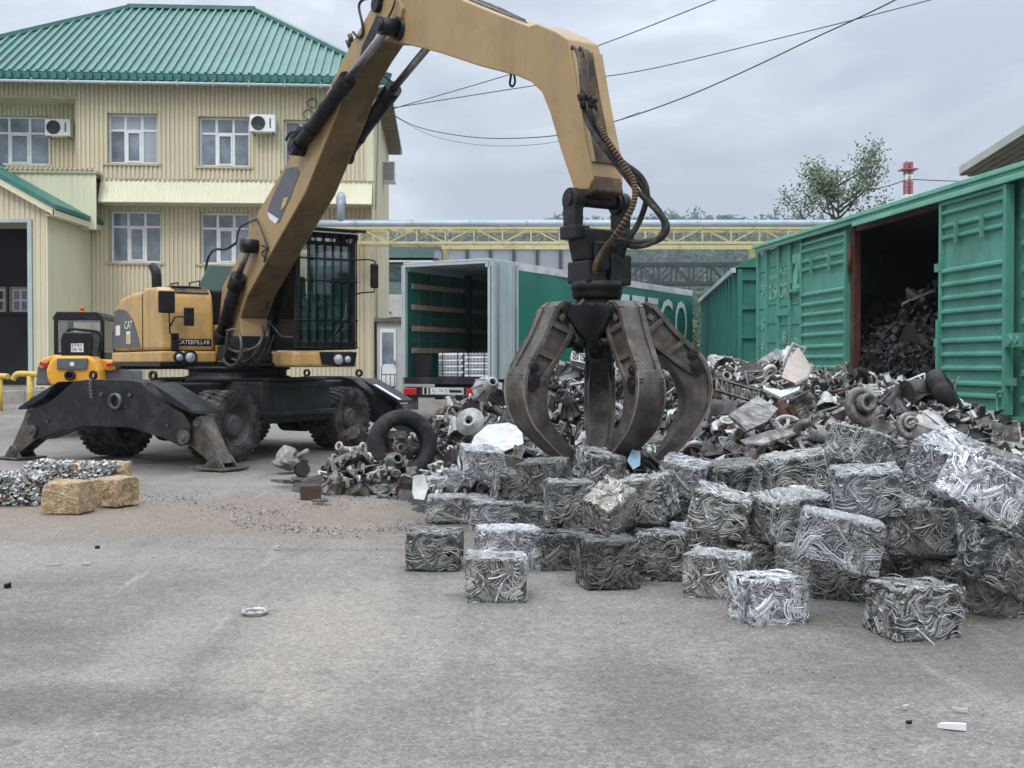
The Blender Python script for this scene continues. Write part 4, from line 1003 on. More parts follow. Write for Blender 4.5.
# side: wall with doorway (from uo0 to just past the opened leaf)
q = W(); q.bx(0,uo0-.17,0,.06,ZS,ZE); q.bx(uo1,UEND,0,.06,ZS,ZE); q.build('side_wall', M['wagon'], wag)
q = W(); q.bx(0,.06,.07,2.8,ZS,ZE); q.bx(UEND-.06,UEND,.07,2.8,ZS,ZE); q.bx(.07,UEND-.07,2.74,2.8,ZS,ZE); q.build('end_wall', M['wagon'], wag)
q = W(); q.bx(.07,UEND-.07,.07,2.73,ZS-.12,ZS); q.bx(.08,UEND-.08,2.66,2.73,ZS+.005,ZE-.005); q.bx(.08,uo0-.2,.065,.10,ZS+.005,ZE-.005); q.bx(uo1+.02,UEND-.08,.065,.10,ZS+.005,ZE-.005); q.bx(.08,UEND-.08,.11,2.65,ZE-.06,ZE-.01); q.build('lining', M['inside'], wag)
# sill beam and underframe
q = W(); q.bx(-.05,UEND,-.03,.03,ZB,ZS-.003); q.bx(-.05,UEND,.5,.6,ZB-.2,ZS-.125); q.build('sill_beam', M['wagon'], wag)
q = W(); q.bx(uo0-.2,UEND,-.11,-.035,ZS-.04,ZS+.01); 
q.build('door_rail', M['wagon'], wag)
# upright posts and panel rails of the fixed end section
q = W()
for x in (760,768.5,780.5,792,803.5):
    u = wu(x); q.bx(u-.05,u+.05,-.07,-.002,ZS,ZE-.02)
q.build('post', M['wagon'], wag, .006)
us = [wu(x) for x in (760,768.5,780.5,792,803.5)]
for i in range(4):
    q = W(); n = 7; q.bx(us[i]+.052,us[i+1]-.052,-.010,-.0015,ZS+.1,ZE-.12)
    for k in range(n):
        z = ZS+.30+k*(ZE-ZS-.35)/n+(.06 if i in (1,) else 0)
        q.bx(us[i]+.052,us[i+1]-.052,-.03,-.009,z,z+.035)
    q.build('panel', M['wagon'], wag)
for z0_ in (ZE-1.45, ZS+.62): W().bx(us[2]-.05,us[3]+.05,-.082,-.071,z0_,z0_+.12).build('crosspiece', M['wagon'], wag)
# small hatch with a loop handle
q = W(); q.bx(us[3]+.12,us[4]-.12,-.045,-.031,ZE-1.05,ZE-.25); ht = q.build('hatch', M['wagonlight'], wag, .01)
q = W(); um=(us[3]+us[4])/2; q.tube([(um-.17,-.07,ZE-.85),(um-.17,-.07,ZE-.6),(um,-.07,ZE-.42),(um+.17,-.07,ZE-.6),(um+.17,-.07,ZE-.85)],.022,6,sub=4); q.bx(um-.28,um+.28,-.12,-.05,ZE-1.02,ZE-.95); q.build('handle', M['wagon'], ht)
def leaf(u0, u1, off, name='door'):
    q = W(); q.bx(u0,u1,-off,-off+.05,ZS+.03,ZE-.1); dd = q.build(name, M['wagon'], wag)
    q = W(); rows = [.93,.865,.81,.745,.65,.585,.52,.455,.39,.315,.25,.185,.115,.06]
    H = ZE-.1-ZS-.03
    for i, r__ in enumerate(rows):
        if i in (3,): continue
        z = ZS+.03+H*r__
        pr = [(u0+.09,-off-.002,z),(u0+.09,-off-.055,z+.03),(u0+.09,-off-.055,z+.06),(u0+.09,-off-.002,z+.095)]
        vs = pr+[(u1-.10,b,c) for a,b,c in pr]
        q.add(vs,[(0,1,5,4),(1,2,6,5),(2,3,7,6),(0,3,2,1),(4,5,6,7)])
    q.build('door_rib', M['wagon'], dd)
    q = W(); q.bx(u0,u0+.07,-off-.05,-off-.003,ZS+.03,ZE-.1); q.bx(u1-.07,u1,-off-.07,-off-.003,ZS+.03,ZE-.1); q.bx(u0+.072,u1-.072,-off-.05,-off-.003,ZE-.15,ZE-.1); q.bx(u0+.072,u1-.072,-off-.05,-off-.003,ZS+.03,ZS+.08); q.build('door_frame', M['wagon'], dd)
    for f in (.3,.68):
        q = W(); x = u0+(u1-u0)*f; q.bx(x-.02,x+.02,-off-.10,-off-.06,ZS+.03+H*.79,ZS+.03+H*.90); q.bx(x-.05,x-.02,-off-.08,-off-.04,ZS+.03+H*.79,ZS+.03+H*.81)
        q.build('grip', M['wagon'], dd)
    return dd
dl = leaf(us[4]+.09, ub+ (uo0-.19-ub), .065)
dr = leaf(uo1-.05, ue, .14)
lab(dr, 'opened sliding door leaf'); lab(dl, 'closed sliding door leaf')
q = W()    # hardware of the opened leaf
for z in (ZS+.95,ZS+2.05): W().bx(uo1-.16,uo1-.02,-.20,-.13,z,z+.12).build('stop', M['wagon'], dr)
q = W(); q.bx(ue-.02,ue+.42,-.22,-.19,ZS+.92,ZS+1.10); q.cyl((ue+.12,-.24,ZS+1.01),(ue+.12,-.19,ZS+1.01),.07,n=10); q.cyl((ue+.28,-.24,ZS+1.01),(ue+.28,-.19,ZS+1.01),.05,n=10)
q.build('latch', M['wagon'], dr); q = W(); q.bx(ue-.02,ue+.22,-.2,-.17,ZS+.42,ZS+.52); q.tube([(ue-.03,-.23,ZS+.33),(ue-.13,-.23,ZS+.30),(ue-.13,-.23,ZS+.10),(ue-.03,-.23,ZS+.06)],.02,6,sub=3)
q.build('latch', M['wagon'], dr); q = W(); q.bx(uo1-.03,uo1+.01,-.24,-.2,ZS+.5,ZS+1.35)
q.build('latch', M['wagon'], dr)
q = W()
for i in range(16):
    x = uo1+.45+i*(ue-uo1-.6)/16; q.bx(x,x+.045,-.165,-.144,ZS-.01,ZS+.02)
q.build('roller_strip', M['wagonlight'], dr)
# maroon door posts
q = W(); q.bx(uo0-.165,uo0-.02,-.05,.08,ZS-.02,ZE-.06); q.build('door_post', M['wagonrust'], wag, .008)
q = W(); q.bx(uo0-.12,uo0-.06,-.11,-.055,ZS+2.35,ZS+2.75); q.cyl((uo0-.09,-.1,ZS+2.3),(uo0-.09,-.1,ZS+2.8),.04,n=8); q.build('post_bracket', M['rusty'], wag)
q = W(); q.bx(uo0,uo1,-.03,.05,ZE-.13,ZE-.05); q.build('lintel', M['wagonrust'], wag)
# corrugated fixed wall beyond the leaf
q = W(); 
for i in range(9):
    z = ZS+.15+i*.34; q.add([(ue+.1,-.002,z),(UEND-.1,-.002,z),(UEND-.1,-.05,z+.05),(ue+.1,-.05,z+.05),(UEND-.1,-.05,z+.10),(ue+.1,-.05,z+.10),(UEND-.1,-.002,z+.15),(ue+.1,-.002,z+.15)],[(0,1,2,3),(3,2,4,5),(5,4,6,7)])
q.build('wall_rib', M['wagon'], wag)
# roof: fascia + curved shell
q = W(); q.bx(-.12,UEND+.1,-.17,-.09,ZE-.02,ZE+.12); q.bx(uo0+.3,UEND,-.24,-.175,ZE-.09,ZE-.015); q.build('eaves_rail', M['wagonlight'], wag, .01)
q = W(); n=12; prof=[(-.2+3.2*i/n, ZE+.10+.26*math.sin(math.pi*min(1,max(0,(i)/n)))**.8) for i in range(n+1)]
vs=[(-.15,a,b) for a,b in prof]+[(UEND+.1,a,b) for a,b in prof]+[(-.15,prof[0][0],ZE+.0),(-.15,prof[-1][0],ZE)]
q.add(vs,[(i,i+1,n+1+i+1,n+1+i) for i in range(n)],True); q.add([(-.15,a,b) for a,b in prof],[tuple(range(n+1))]); 
for k in range(15): 
    u=.5+k*1.1
    pts=[(u,a,b+.004) for a,b in prof]; q.tube(pts,.012,5)
q.build('roof_shell', M['wagonlight'], wag)
q = W(); q.bx(-.15,UEND+.1,-.22,-.175,ZE+.06,ZE+.125); q.build('roof_lip', M['wagonlight'], wag, .008)
# stencilled marks
def wt(s_, x, z, size, width, m_='stencil'):
    p = WM @ Vector((x,-.036,z)); text('lettering', s_, M[m_], wag, p[:], WU[:], (0,0,1), size, .003, width=width)
hh = (ZE-ZS)/7
wt('29', (us[1]+us[2])/2, ZE-.95, .42, .5); wt('ORS', (us[2]+us[3])/2, ZE-.95, .42, .6)
wt('108', (us[1]+us[2])/2, ZE-.62, .16, .4); wt('RZD', (us[2]+us[3])/2, ZE-.55, .2, .5)
wt('3', (us[0]+us[1])/2, ZE-.85, .3, .2); wt('5', (us[0]+us[1])/2, ZE-1.6, .3, .2); wt('4', (us[0]+us[1])/2, ZE-2.1, .3, .2)
wt('8', (us[2]+us[3])/2, ZS+1.25, .3, .2); wt('1204', (us[3]+us[4])/2, ZS+1.15, .18, .5); wt('24 08', (us[3]+us[4])/2, ZS+.72, .16, .55)
# running gear
for u in (2.6,4.5,11.2,13.1):
    q = W(); q.cyl((u,.55,.15),(u,.70,.15),.47,n=28); q.cyl((u,.49,.15),(u,.55,.15),.10,n=14); q.build('wheel', M['steeldark'], wag)
for u_ in (2.2,10.8): W().bx(u_,u_+2.75,.30,.42,-.02,.34).build('bogie_frame', M['steeldark'], wag, .03)
# rail, grass strip below
mb = MB(); mb.m = WM; mb.bx(-20,20,.56,.63,.0,.10); tag(mb.build('railway_track', M['rusty']), kind='structure')
V=[];Fc=[]
for i in range(5200):
    p = WM @ Vector((RND.uniform(6.5,15),RND.uniform(-1.0,.3)-.3,0)); h=RND.uniform(.06,.26); dx=RND.gauss(0,.05)
    i0=len(V); V += [(p.x-.010,p.y,0),(p.x+.010,p.y,0),(p.x+dx,p.y+RND.gauss(0,.04),h)]; Fc.append((i0,i0+1,i0+2))
mb=MB(); mb.add(V,Fc); M['grassbright'] = mat('weed_green', (.10,.19,.03), .7, var=.4, scale=2)
tag(mb.build('grass_tuft', M['grassbright']), 'bright weeds growing under the near boxcar sill', 'grass', kind='stuff')
# scrap heap mass inside the boxcar
q = MB(); rs = np.random.RandomState(11); nxx, nyy = 120, 36
vs=[]; 
for j in range(nyy):
    for i in range(nxx):
        u = .3+(15.2-.3)*i/(nxx-1); y = .16+2.4*j/(nyy-1)
        z = ZS+.95+.75*math.sin(min(1,j/17)*1.57)+.25*math.sin(u*2.2)+.12*math.sin(u*5+y*4)+rs.uniform(-.11,.11)
        vs.append((u,y,min(z,ZE-.2)))
q.m = WM; q.add(vs,[(j*nxx+i,j*nxx+i+1,(j+1)*nxx+i+1,(j+1)*nxx+i) for j in range(nyy-1) for i in range(nxx-1)]+[])
q.add([(v[0],v[1],z) for v in vs[:nxx] for z in (ZS,v[2])],[(2*i,2*i+2,2*i+3,2*i+1) for i in range(nxx-1)])
rl_ = random.Random(3)
for i in range(2600):
    u = rl_.uniform(uo0-.5,uo1+1.5); y = rl_.uniform(.1,2.3); z = ZS+.95+.75*math.sin(min(1,(y/2.4*35)/17)*1.57)+.25*math.sin(u*2.2)+.12*math.sin(u*5+y*4)+rl_.uniform(0,.16)
    if rl_.random() < .45: y = .12; z = rl_.uniform(ZS,ZS+1.0)
    rot = (rl_.uniform(0,3),rl_.uniform(0,3),rl_.uniform(0,3)); kx = rl_.random()
    if kx < .6: q.box((u,y,z),(rl_.uniform(.04,.22),rl_.uniform(.03,.12),rl_.uniform(.006,.05)),rot)
    else: d = Vector((rl_.gauss(0,1),rl_.gauss(0,1),rl_.gauss(0,.6))).normalized()*rl_.uniform(.03,.09); q.cyl(Vector((u,y,z))-d,Vector((u,y,z))+d,rl_.uniform(.015,.06),n=9)
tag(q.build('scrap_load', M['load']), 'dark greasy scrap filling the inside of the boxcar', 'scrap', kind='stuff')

# ---------------------------------------------------------------- far dark green wagon
A0 = Vector((5.62,28.0,0)); A1 = Vector((6.97,40.9,0)); VU = (A1-A0).normalized(); VI = Vector((VU.y,-VU.x,0))
far = thing('goods_wagon', 'dark green goods wagon with upright ribs beyond the near boxcar', 'wagon', A0[:])
VM = Matrix(((VI.x,VU.x,0,A0.x),(VI.y,VU.y,0,A0.y),(0,0,1,0),(0,0,0,1)))   # x across to the right, y away
def W2(): q = MB(); q.m = VM; return q
ZT = 4.15; LW = 13.4
q = W2(); q.bx(0,2.9,0,LW,.6,ZT-.28); q.build('body', M['wagondark'], far)
q = W2(); n=10; prof=[(-.12+3.14*i/n, ZT-.25+.42*math.sin(math.pi*i/n)**.8) for i in range(n+1)]
q.add([(a,-.1,b) for a,b in prof]+[(a,LW+.1,b) for a,b in prof],[(i,i+1,n+1+i+1,n+1+i) for i in range(n)],True); q.add([(a,-.1,b) for a,b in prof],[tuple(range(n+1))])
q.build('roof', M['wagondark'], far)
q = W2(); q.bx(-.14,-.04,-.1,LW+.1,ZT-.38,ZT-.255); q.build('eaves_rail', M['alupanel'], far)
q = W2()
for k in range(13): q.bx(-.10,-.003,.15+k*1.05,.29+k*1.05,.6,ZT-.385)
q.build('side_rib', M['wagondark'], far)
q = W2()
for k in range(5): q.bx(.12,2.8,-.09,-.003,.7+k*.72,.8+k*.72)
for x in (0,.55,1.4,2.25,2.78): q.bx(x,x+.12,-.10,-.092 if False else -.0035,.6,ZT-.29)
q.build('end_rib', M['wagondark'], far)
q = W2(); 
for u in (2.4,4.2,9.4,11.2): q.cyl((.5,u,.45),(.64,u,.45),.46,n=24)
q.bx(.2,.35,1.8,4.8,.3,.6); q.bx(.2,.35,8.8,11.8,.3,.6)
q.build('bogie', M['steeldark'], far)

# ---------------------------------------------------------------- material handler
CH = Vector((-4.62,19.03,0)); UA = Vector((.455,.8905,0)).normalized(); UB = Vector((UA.y,-UA.x,0))
ex = thing('material_handler', 'yellow wheeled scrap handler with caged cab and a five tined grapple', 'excavator', CH[:])
UM = Matrix(((UB.x,UA.x,0,CH.x),(UB.y,UA.y,0,CH.y),(0,0,1,0),(0,0,0,1)))
C = Vector((-4.6,18.8,0)); D = Vector((.548,-.8365,0)).normalized(); Lf = Vector((-D.y,D.x,0))
TMx = Matrix(((D.x,Lf.x,0,C.x),(D.y,Lf.y,0,C.y),(0,0,1,0),(0,0,0,1)))
def U(): q = MB(); q.m = UM; return q
def S(): q = MB(); q.m = TMx; return q
# undercarriage
q = U(); q.bx(-.45,.45,-2.3,2.35,.62,1.20); q.bx(-1.0,1.0,-.75,.75,.78,1.22); q.build('chassis_frame', M['chassis'], ex, .03)
q = U(); q.bx(-1.25,1.25,-.78,.78,1.225,1.275); q.bx(.46,1.22,-.9,.9,.55,1.22); q.bx(-1.22,-.46,-.9,.9,.55,1.22); q.build('step_box', M['chassis'], ex, .02)
q = U(); q.bx(1.225,1.30,-.95,.95,.66,.74); q.bx(1.225,1.26,-.8,.8,1.12,1.20); q.build('side_step', M['chassis'], ex, .01)
for y in (-1.52,1.51):
    q = U(); q.cyl((-1.2,y,.55),(.9,y,.55),.15,n=14); q.cyl((-.25,y,.55),(.25,y,.55),.27,.27,n=18); q.build('axle', M['chassis'], ex)
def tyre_mesh(q, x0, x1, y, R_=.55):
    """profile lathe round the x axis with lugs"""
    c = (x0+x1)/2; w = (x1-x0)
    prof = [(.30,x0+.03),(.36,x0+.005),(.44,x0-.0),(R_-.045,x0+.008),(R_-.018,x0+.035),(R_-.018,x1-.035),(R_-.045,x1-.008),(.44,x1),(.36,x1-.005),(.30,x1-.03)]
    o = q.m; K = Matrix.Translation((0,y,R_))@Matrix(((0,0,1,0),(1,0,0,0),(0,1,0,0),(0,0,0,1)))
    q.lathe(prof, 44, K); q.m = o@K; n = 34
    for i in range(n):
        for sgn in (-1,1):
            a = 2*math.pi*(i+(0 if sgn>0 else .5))/n; ca, sa = math.cos(a), math.sin(a); da = .055
            def pt(r,ang,x): return (r*math.cos(ang), r*math.sin(ang), x)
            xa, xb = (c+.008, x1-.004) if sgn>0 else (x0+.004, c-.008); sk = .06
            vs=[pt(R_-.03,a-da+sk*0,xa),pt(R_-.03,a+da,xa),pt(R_-.06,a+da+sk,xb),pt(R_-.06,a-da+sk,xb),pt(R_+.0,a-da*.85,xa),pt(R_+.0,a+da*.85,xa),pt(R_-.008,a+da*.85+sk,xb),pt(R_-.008,a-da*.85+sk,xb)]
            if sgn<0: vs=[vs[1],vs[0],vs[3],vs[2],vs[5],vs[4],vs[7],vs[6]]
            q.add(vs,[(4,5,6,7),(0,4,7,3),(1,2,6,5),(2,3,7,6),(0,1,5,4)])
    q.m = o
for y in (-1.52,1.51):
    for sg in (-1,1):
        q = U(); K = Matrix.Translation((sg*1.27,y,.55))@Matrix(((0,0,sg,0),(1,0,0,0),(0,sg,0,0),(0,0,0,1)))
        K = Matrix.Translation((1.27 if sg>0 else -1.57,y,.55))@Matrix.Rotation(math.pi/2*sg,4,'Y')
        q.lathe([(.335,-.01),(.325,-.03),(.30,-.05),(.27,-.13),(.20,-.17),(.185,-.10),(.16,-.06),(.12,-.045),(.0,-.04)],28,K)
        for k in range(10):
            a = k*.6283; o_=q.m; q.m=o_@K; q.cyl((.225*math.cos(a),.225*math.sin(a),-.165),(.225*math.cos(a),.225*math.sin(a),-.125),.018,n=6)
            q.cyl((.12*math.cos(a),.12*math.sin(a),-.06),(.12*math.cos(a),.12*math.sin(a),-.03),.014,n=6); q.m=o_
        wq = q.build('wheel', M['rim'], ex)
        for x0 in (.99,.67):
            q = U(); a,b_ = (x0,x0+.28) if sg>0 else (-x0-.28-.30,-x0-.30); tyre_mesh(q,a,b_,y); q.build('tyre', M['rubber'], wq)
# outriggers: near end (traced plate), far end the same mirrored
ON = CH - UA*2.62
def stab(front):
    sgn = -1 if front else 1
    y0 = -2.62 if front else 2.62
    def O(): q = MB(); q.m = UM; return q
    # beam face outline in (b, z): symmetric
    half = [(.42,1.27),(.72,1.24),(1.24,.93),(1.62,.80),(1.78,.62),(1.74,.38),(1.56,.33),(1.18,.44),(.48,.57)]
    bq = lambda b: b*.90-.08 if b>0 else b*.98-.08
    poly = [(bq(b),z) for b,z in half] + [(bq(-b),z) for b,z in half[::-1]]
    q = O(); yf = y0
    q.prism(poly,(0,yf,0),(1,0,0),(0,0,1),.17,.20); q.prism(poly,(0,yf,0),(1,0,0),(0,0,1),-.20,-.17)
    q.prism([(a*.985,b*.99+.006) for a,b in poly],(0,yf,0),(1,0,0),(0,0,1),-.168,.168)
    bm_ = q.build('outrigger_beam', M['chassis'], ex, .012)
    q = O(); fy = yf-.205 if front else yf+.205; dd = -1 if front else 1
    q.lathe([(.085,0),(.085,.05),(.125,.05),(.125,0)],24,Matrix.Translation((.10,fy,.95))@Matrix.Rotation(math.pi/2*(1 if front else -1),4,'X')); 
    q.build('eye_ring', M['steel'], bm_)
    for b in (-.2,.38): q = O(); q.cyl((b,fy,1.05),(b,fy+dd*.03,1.05),.028,n=8); q.build('bolt', M['steel'], bm_)
    for b in (1.1,-1.35): q = O(); q.cyl((b,fy,.62),(b,fy+dd*.02,.62),.02,n=8); q.build('bolt', M['steel'], bm_)
    for b in (1.42,-1.68): q = O(); q.cyl((b,fy-.02*dd,.46),(b,fy+dd*.05,.46),.10,n=20); q.cyl((b,fy,.46),(b,fy+dd*.07,.46),.045,n=12); q.build('bolt', M['steel'], bm_)
    for b in (.62,-.60): 
        q = O(); q.lathe([(.075,-.018),(.075,.018),(.04,.018),(.04,-.018)],16,Matrix.Translation((b,yf,1.33))@Matrix.Rotation(math.pi/2,4,'X'),closed=True)
        q.build('lifting_eye', M['chassis'], bm_)
    if front:
        q = O(); 
        for k in range(6): q.lathe([(.02,-.006),(.032,-.006),(.032,.006),(.02,.006)],10,Matrix.Translation((-.42+.006*k,yf-.22,1.26-.05*k))@Matrix.Rotation(math.pi/2 if k%2 else 0,4,'Y'),closed=True)
        q.build('chain', M['edge'], bm_)
    for sd_ in (1,-1):
        s_ = sd_*(.93 if sd_>0 else .99); uu0 = UM.copy()
        def O(): q = MB(); q.m = UM @ Matrix.Translation((-.08,0,0)); return q
        # covered cylinder shroud
        q = O(); q.prism([(s_*.98,1.235),(s_*1.30,1.10),(s_*1.86,.84),(s_*1.88,.79),(s_*1.60,.86),(s_*1.32,.97)],(0,yf,0),(1,0,0),(0,0,1),-.26,.26); q.build('shroud', M['chassis'], bm_, .012)
        if not front:
            q = O(); q.beam((s_*1.28,yf-.2,1.118),(s_*1.87,yf-.2,.85),.10,.012); q.build('rim_sky_reflection', M['whitepaint'], bm_)  # white strip paints the sky's reflection on the far shroud rim
        q = O(); q.cyl((s_*1.15,yf,.95),(s_*1.62,yf,.74),.07,n=14); q.build('cylinder', M['black'], bm_)
        q = O(); q.cyl((s_*1.62,yf,.74),(s_*1.80,yf,.66),.04,n=12); q.build('cylinder_rod', M['chrome'], bm_)
        # arm with foot
        arm = [(s_*1.60,.50),(s_*1.66,.58),(s_*1.74,.74),(s_*1.86,.77),(s_*1.91,.66),(s_*2.20,.20),(s_*2.26,.10),(s_*2.10,.05),(s_*1.96,.15),(s_*1.60,.36),(s_*1.56,.42)]
        q = O(); q.prism(arm,(0,yf,0),(1,0,0),(0,0,1),.09,.125); q.prism(arm,(0,yf,0),(1,0,0),(0,0,1),-.125,-.09)
        q.prism([(s_*1.86,.77),(s_*1.91,.66),(s_*2.20,.20),(s_*2.26,.10),(s_*2.22,.09),(s_*1.86,.64),(s_*1.81,.74)],(0,yf,0),(1,0,0),(0,0,1),-.088,.088)
        ar_ = q.build('outrigger_arm', M['steel'], ex, .008)
        q = O(); q.cyl((s_*2.13,yf-.17,.13),(s_*2.13,yf+.17,.13),.085,n=16); q.cyl((s_*2.13,yf-.19,.13),(s_*2.13,yf+.19,.13),.04,n=12); q.cyl((s_*1.78,yf-.15,.66),(s_*1.78,yf+.15,.66),.055,n=12); q.build('pin', M['steel'], ar_)
        q = O(); c_ = s_*2.14; q.prism([(c_-.30,-.26),(c_+.26,-.28),(c_+.33,.0),(c_+.26,.28),(c_-.30,.26)],(0,yf,.012),(1,0,0),(0,1,0),0,.03)
        for yy in (-.145,.13): q.prism([(c_-.20,.04),(c_+.20,.04),(c_+.05,.22),(c_-.05,.22)],(0,yf+yy,0),(1,0,0),(0,0,1),-.012,.012)
        q.build('foot_pad', M['steel'], ar_, .006)
stab(True); stab(False)
# turntable and deck
q = S(); q.lathe([(.0,1.20),(.86,1.20),(.86,1.30),(.80,1.31),(.80,1.40),(.86,1.41),(.86,1.46),(0,1.46)],36); q.build('turntable', M['steeldark'], ex)
deckR = [(-.05,-1.28),(-.05,-.34),(1.05,-.34),(1.05,.28),(1.72,.28),(1.80,.36),(1.80,1.28),(1.70,1.36),(-2.9,1.30),(-3.3,1.1),(-3.3,-1.05),(-3.1,-1.28)]
q = S(); q.prism(deckR,(0,0,0),(1,0,0),(0,1,0),1.46,1.52); q.build('deck', M['black'], ex, .01)
q = S(); q.prism([(-.03,-1.29),(-.03,-.36),(-.5,-.36),(-.5,-1.10),(-3.2,-1.10),(-3.34,-1.05),(-3.15,-1.29)],(0,0,0),(1,0,0),(0,1,0),1.525,1.71); sk = q.build('deck_edge', M['yellow'], ex, .03, segs=3)
q = S(); q.prism([(.85,.24),(1.80,.24),(1.86,.34),(1.84,1.28),(1.72,1.37),(-2.9,1.31),(-2.9,1.15),(.85,1.15)],(0,0,0),(1,0,0),(0,1,0),1.45,1.70); sk2 = q.build('deck_edge', M['yellow'], ex, .05, segs=3)
# belly skirt of the right deck rounds inwards: lamps set in it
for yy, r_ in ((-.98,.062),(-.80,.085)):
    q = S(); K = Matrix.Translation((-.028,yy,1.615))@Matrix.Rotation(math.pi/2,4,'Y'); q.lathe([(r_+.035,-.01),(r_+.03,.03),(r_,.035),(r_,.0)],22,K); hl = q.build('headlamp', M['black'], ex)
    q = S(); q.lathe([(r_,.02),(r_*.6,.035),(0,.04)],22,K); q.build('lens', M['lampglass'], hl)
for yy, r_ in ((.98,.085),(1.14,.06)):
    q = S(); K = Matrix.Translation((1.862,yy,1.575))@Matrix.Rotation(math.pi/2,4,'Y'); q.lathe([(r_+.03,-.03),(r_+.025,.02),(r_,.03),(r_,.0)],22,K); hl = q.build('headlamp', M['black'], ex)
    q = S(); q.lathe([(r_,.015),(r_*.6,.03),(0,.035)],22,K); q.build('lens', M['lampglass'], hl)
q = S(); q.prism([(.66,1.69),(.70,1.50),(.86,1.47),(1.26,1.47),(1.30,1.69)],(1.864,0,0),(0,1,0),(0,0,1),.0,.012); q.build('lamp_surround', M['black'], ex)
# right hand box (front), hood behind, counterweight
def sbox(name, prof_side, y0, y1, m_, bev=.05, seg=3):
    q = S(); q.prism(prof_side,(0,0,0),(1,0,0),(0,0,1),-y1,-y0); return q.build(name, m_, ex, bev, segs=seg)
bx_ = sbox('side_box', [(-.10,1.725),(-.14,2.35),(-.20,2.66),(-.34,2.77),(-1.15,2.79),(-1.15,1.725)], -1.26, -.36, M['yellow'], .07, 4)
hd_ = sbox('engine_hood', [(-1.17,1.725),(-1.17,2.74),(-1.9,2.76),(-2.7,2.70),(-3.15,2.55),(-3.25,1.725)], -1.24, 1.24, M['yellow'], .09, 4)
cw = sbox('counterweight', [(-2.8,1.40),(-2.8,1.72),(-3.27,1.72),(-3.31,2.2),(-3.42,2.1),(-3.4,1.5),(-3.2,1.40)], -1.22, 1.22, M['black'], .05)
q = S(); q.bx(-.62,-.28,-1.02,-.52,2.775,2.80); q.build('top_grille', M['steel'], ex, .01) 
q = S(); q.prism([(-.30+.02,2.71),(-.205,2.655),(-.155,2.40)],(0,0,0),(1,0,0),(0,0,1),.40,.41) if False else q.add([(-.345,-.98,2.755),(-.345,-.42,2.755),(-.215,-.42,2.665),(-.215,-.98,2.665),(-.335,-.98,2.785),(-.335,-.42,2.785),(-.195,-.42,2.685),(-.195,-.98,2.685)],[(4,5,6,7),(0,1,5,4),(2,3,7,6),(1,2,6,5),(3,0,4,7)]); q.build('vent_panel', M['boomdirt'], ex)
q = S(); q.tube([(-.5,-.85,2.80),(-.5,-.85,2.86),(-.62,-.85,2.86),(-.9,-.85,2.86),(-.9,-.85,2.80)],.014,6); q.tube([(-.45,-.5,2.80),(-.45,-.5,2.90),(-1.0,-.5,2.90),(-1.0,-.5,2.80)],.014,6); q.build('grab_rail', M['black'], ex)
# side window/vent on the hood's flank with stickers
wpoly = [(-3.14,1.79),(-1.38,1.79),(-1.55,2.02),(-1.85,2.28),(-2.3,2.46),(-2.75,2.50),(-3.08,2.46)]
q = S(); q.prism(wpoly,(0,-1.245,0),(1,0,0),(0,0,1),.0,.018); gq = q.build('side_grille', M['decal'], ex)
S().bx(-2.92,-2.62,-1.272,-1.266,2.02,2.20).build('sticker', M['whitepaint'], gq); S().bx(-2.18,-1.92,-1.272,-1.266,1.86,2.08).build('sticker', M['whitepaint'], gq)
q = S(); q.bx(-2.14,-1.96,-1.276,-1.273,1.88,2.02); q.build('sticker', M['yellowrail'], gq)
fU, fR = D[:], Lf[:]
p = TMx @ Vector((-2.02,-1.275,2.18)); text('lettering', 'CAT', M['whitepaint'], gq, p[:], D[:], (0,0,1), .20, .004, width=.52)
q = S(); q.bx(-1.18,-1.165,-1.262,-1.25,1.73,2.70); q.build('panel_seam', M['black'], ex)
q = S(); q.bx(-.128,-.085,-1.10,-.42,1.79,1.90) if False else q.add([(-.092,-1.02,1.80),(-.092,-.42,1.80),(-.098,-.42,1.915),(-.098,-1.02,1.915)],[(0,1,2,3)]); np_ = q.build('name_strip', M['black'], ex)
p = TMx @ Vector((-.086,-.72,1.857)); text('lettering', 'CATERPILLAR', M['whitepaint'], np_, p[:], Lf[:], (0,0,1), .10, .004, width=.54)
q = S(); K = Matrix.Translation((-1.25,-.95,2.72)); q.m = TMx; q.tube([(-1.4,-.95,2.7),(-1.4,-.95,2.98),(-1.43,-.96,3.12),(-1.52,-.98,3.20)],[.085,.085,.085,.08],14,sub=3); q.build('exhaust_pipe', M['black'], ex)
def mirror(y, z, w_, h, arm, x=.12):
    q = S(); q.box((x,y,z),(.05,w_,h)); mm = q.build('mirror', M['black'], ex, .03, segs=3)
    q = S(); q.tube(arm,.014,6); q.build('mirror_arm', M['black'], mm)
    return mm
mirror(-1.22,2.50,.27,.36,[(.12,-1.18,2.34),(.12,-1.17,2.0),(.06,-1.08,1.96),(-.05,-1.03,1.9),(-.05,-1.03,1.74)])
mirror(-.86,2.27,.17,.30,[(.12,-.95,2.27),(.10,-1.08,2.26),(.05,-1.15,2.1)])
q = S(); q.bx(-.1,-.03,-1.09,-.98,1.72,2.0); q.build('latch', M['black'], ex)
# rear window shield seen over the hood, radiator block
q = S(); q.prism([(-.9,-.30),(-.9,.75),(-1.1,.75),(-1.1,-.30)],(0,0,0),(1,0,0),(0,1,0),2.2,2.78); q.build('hood_block', M['black'], ex, .03)
q = S(); q.prism([(-.34,2.3),(-.34,2.88),(-.16,3.22),(.30,3.22),(.30,2.3)],(-1.0,0,0),(0,1,0),(0,0,1),0,.03); q.build('dark_screen', M['fargreen'], ex)
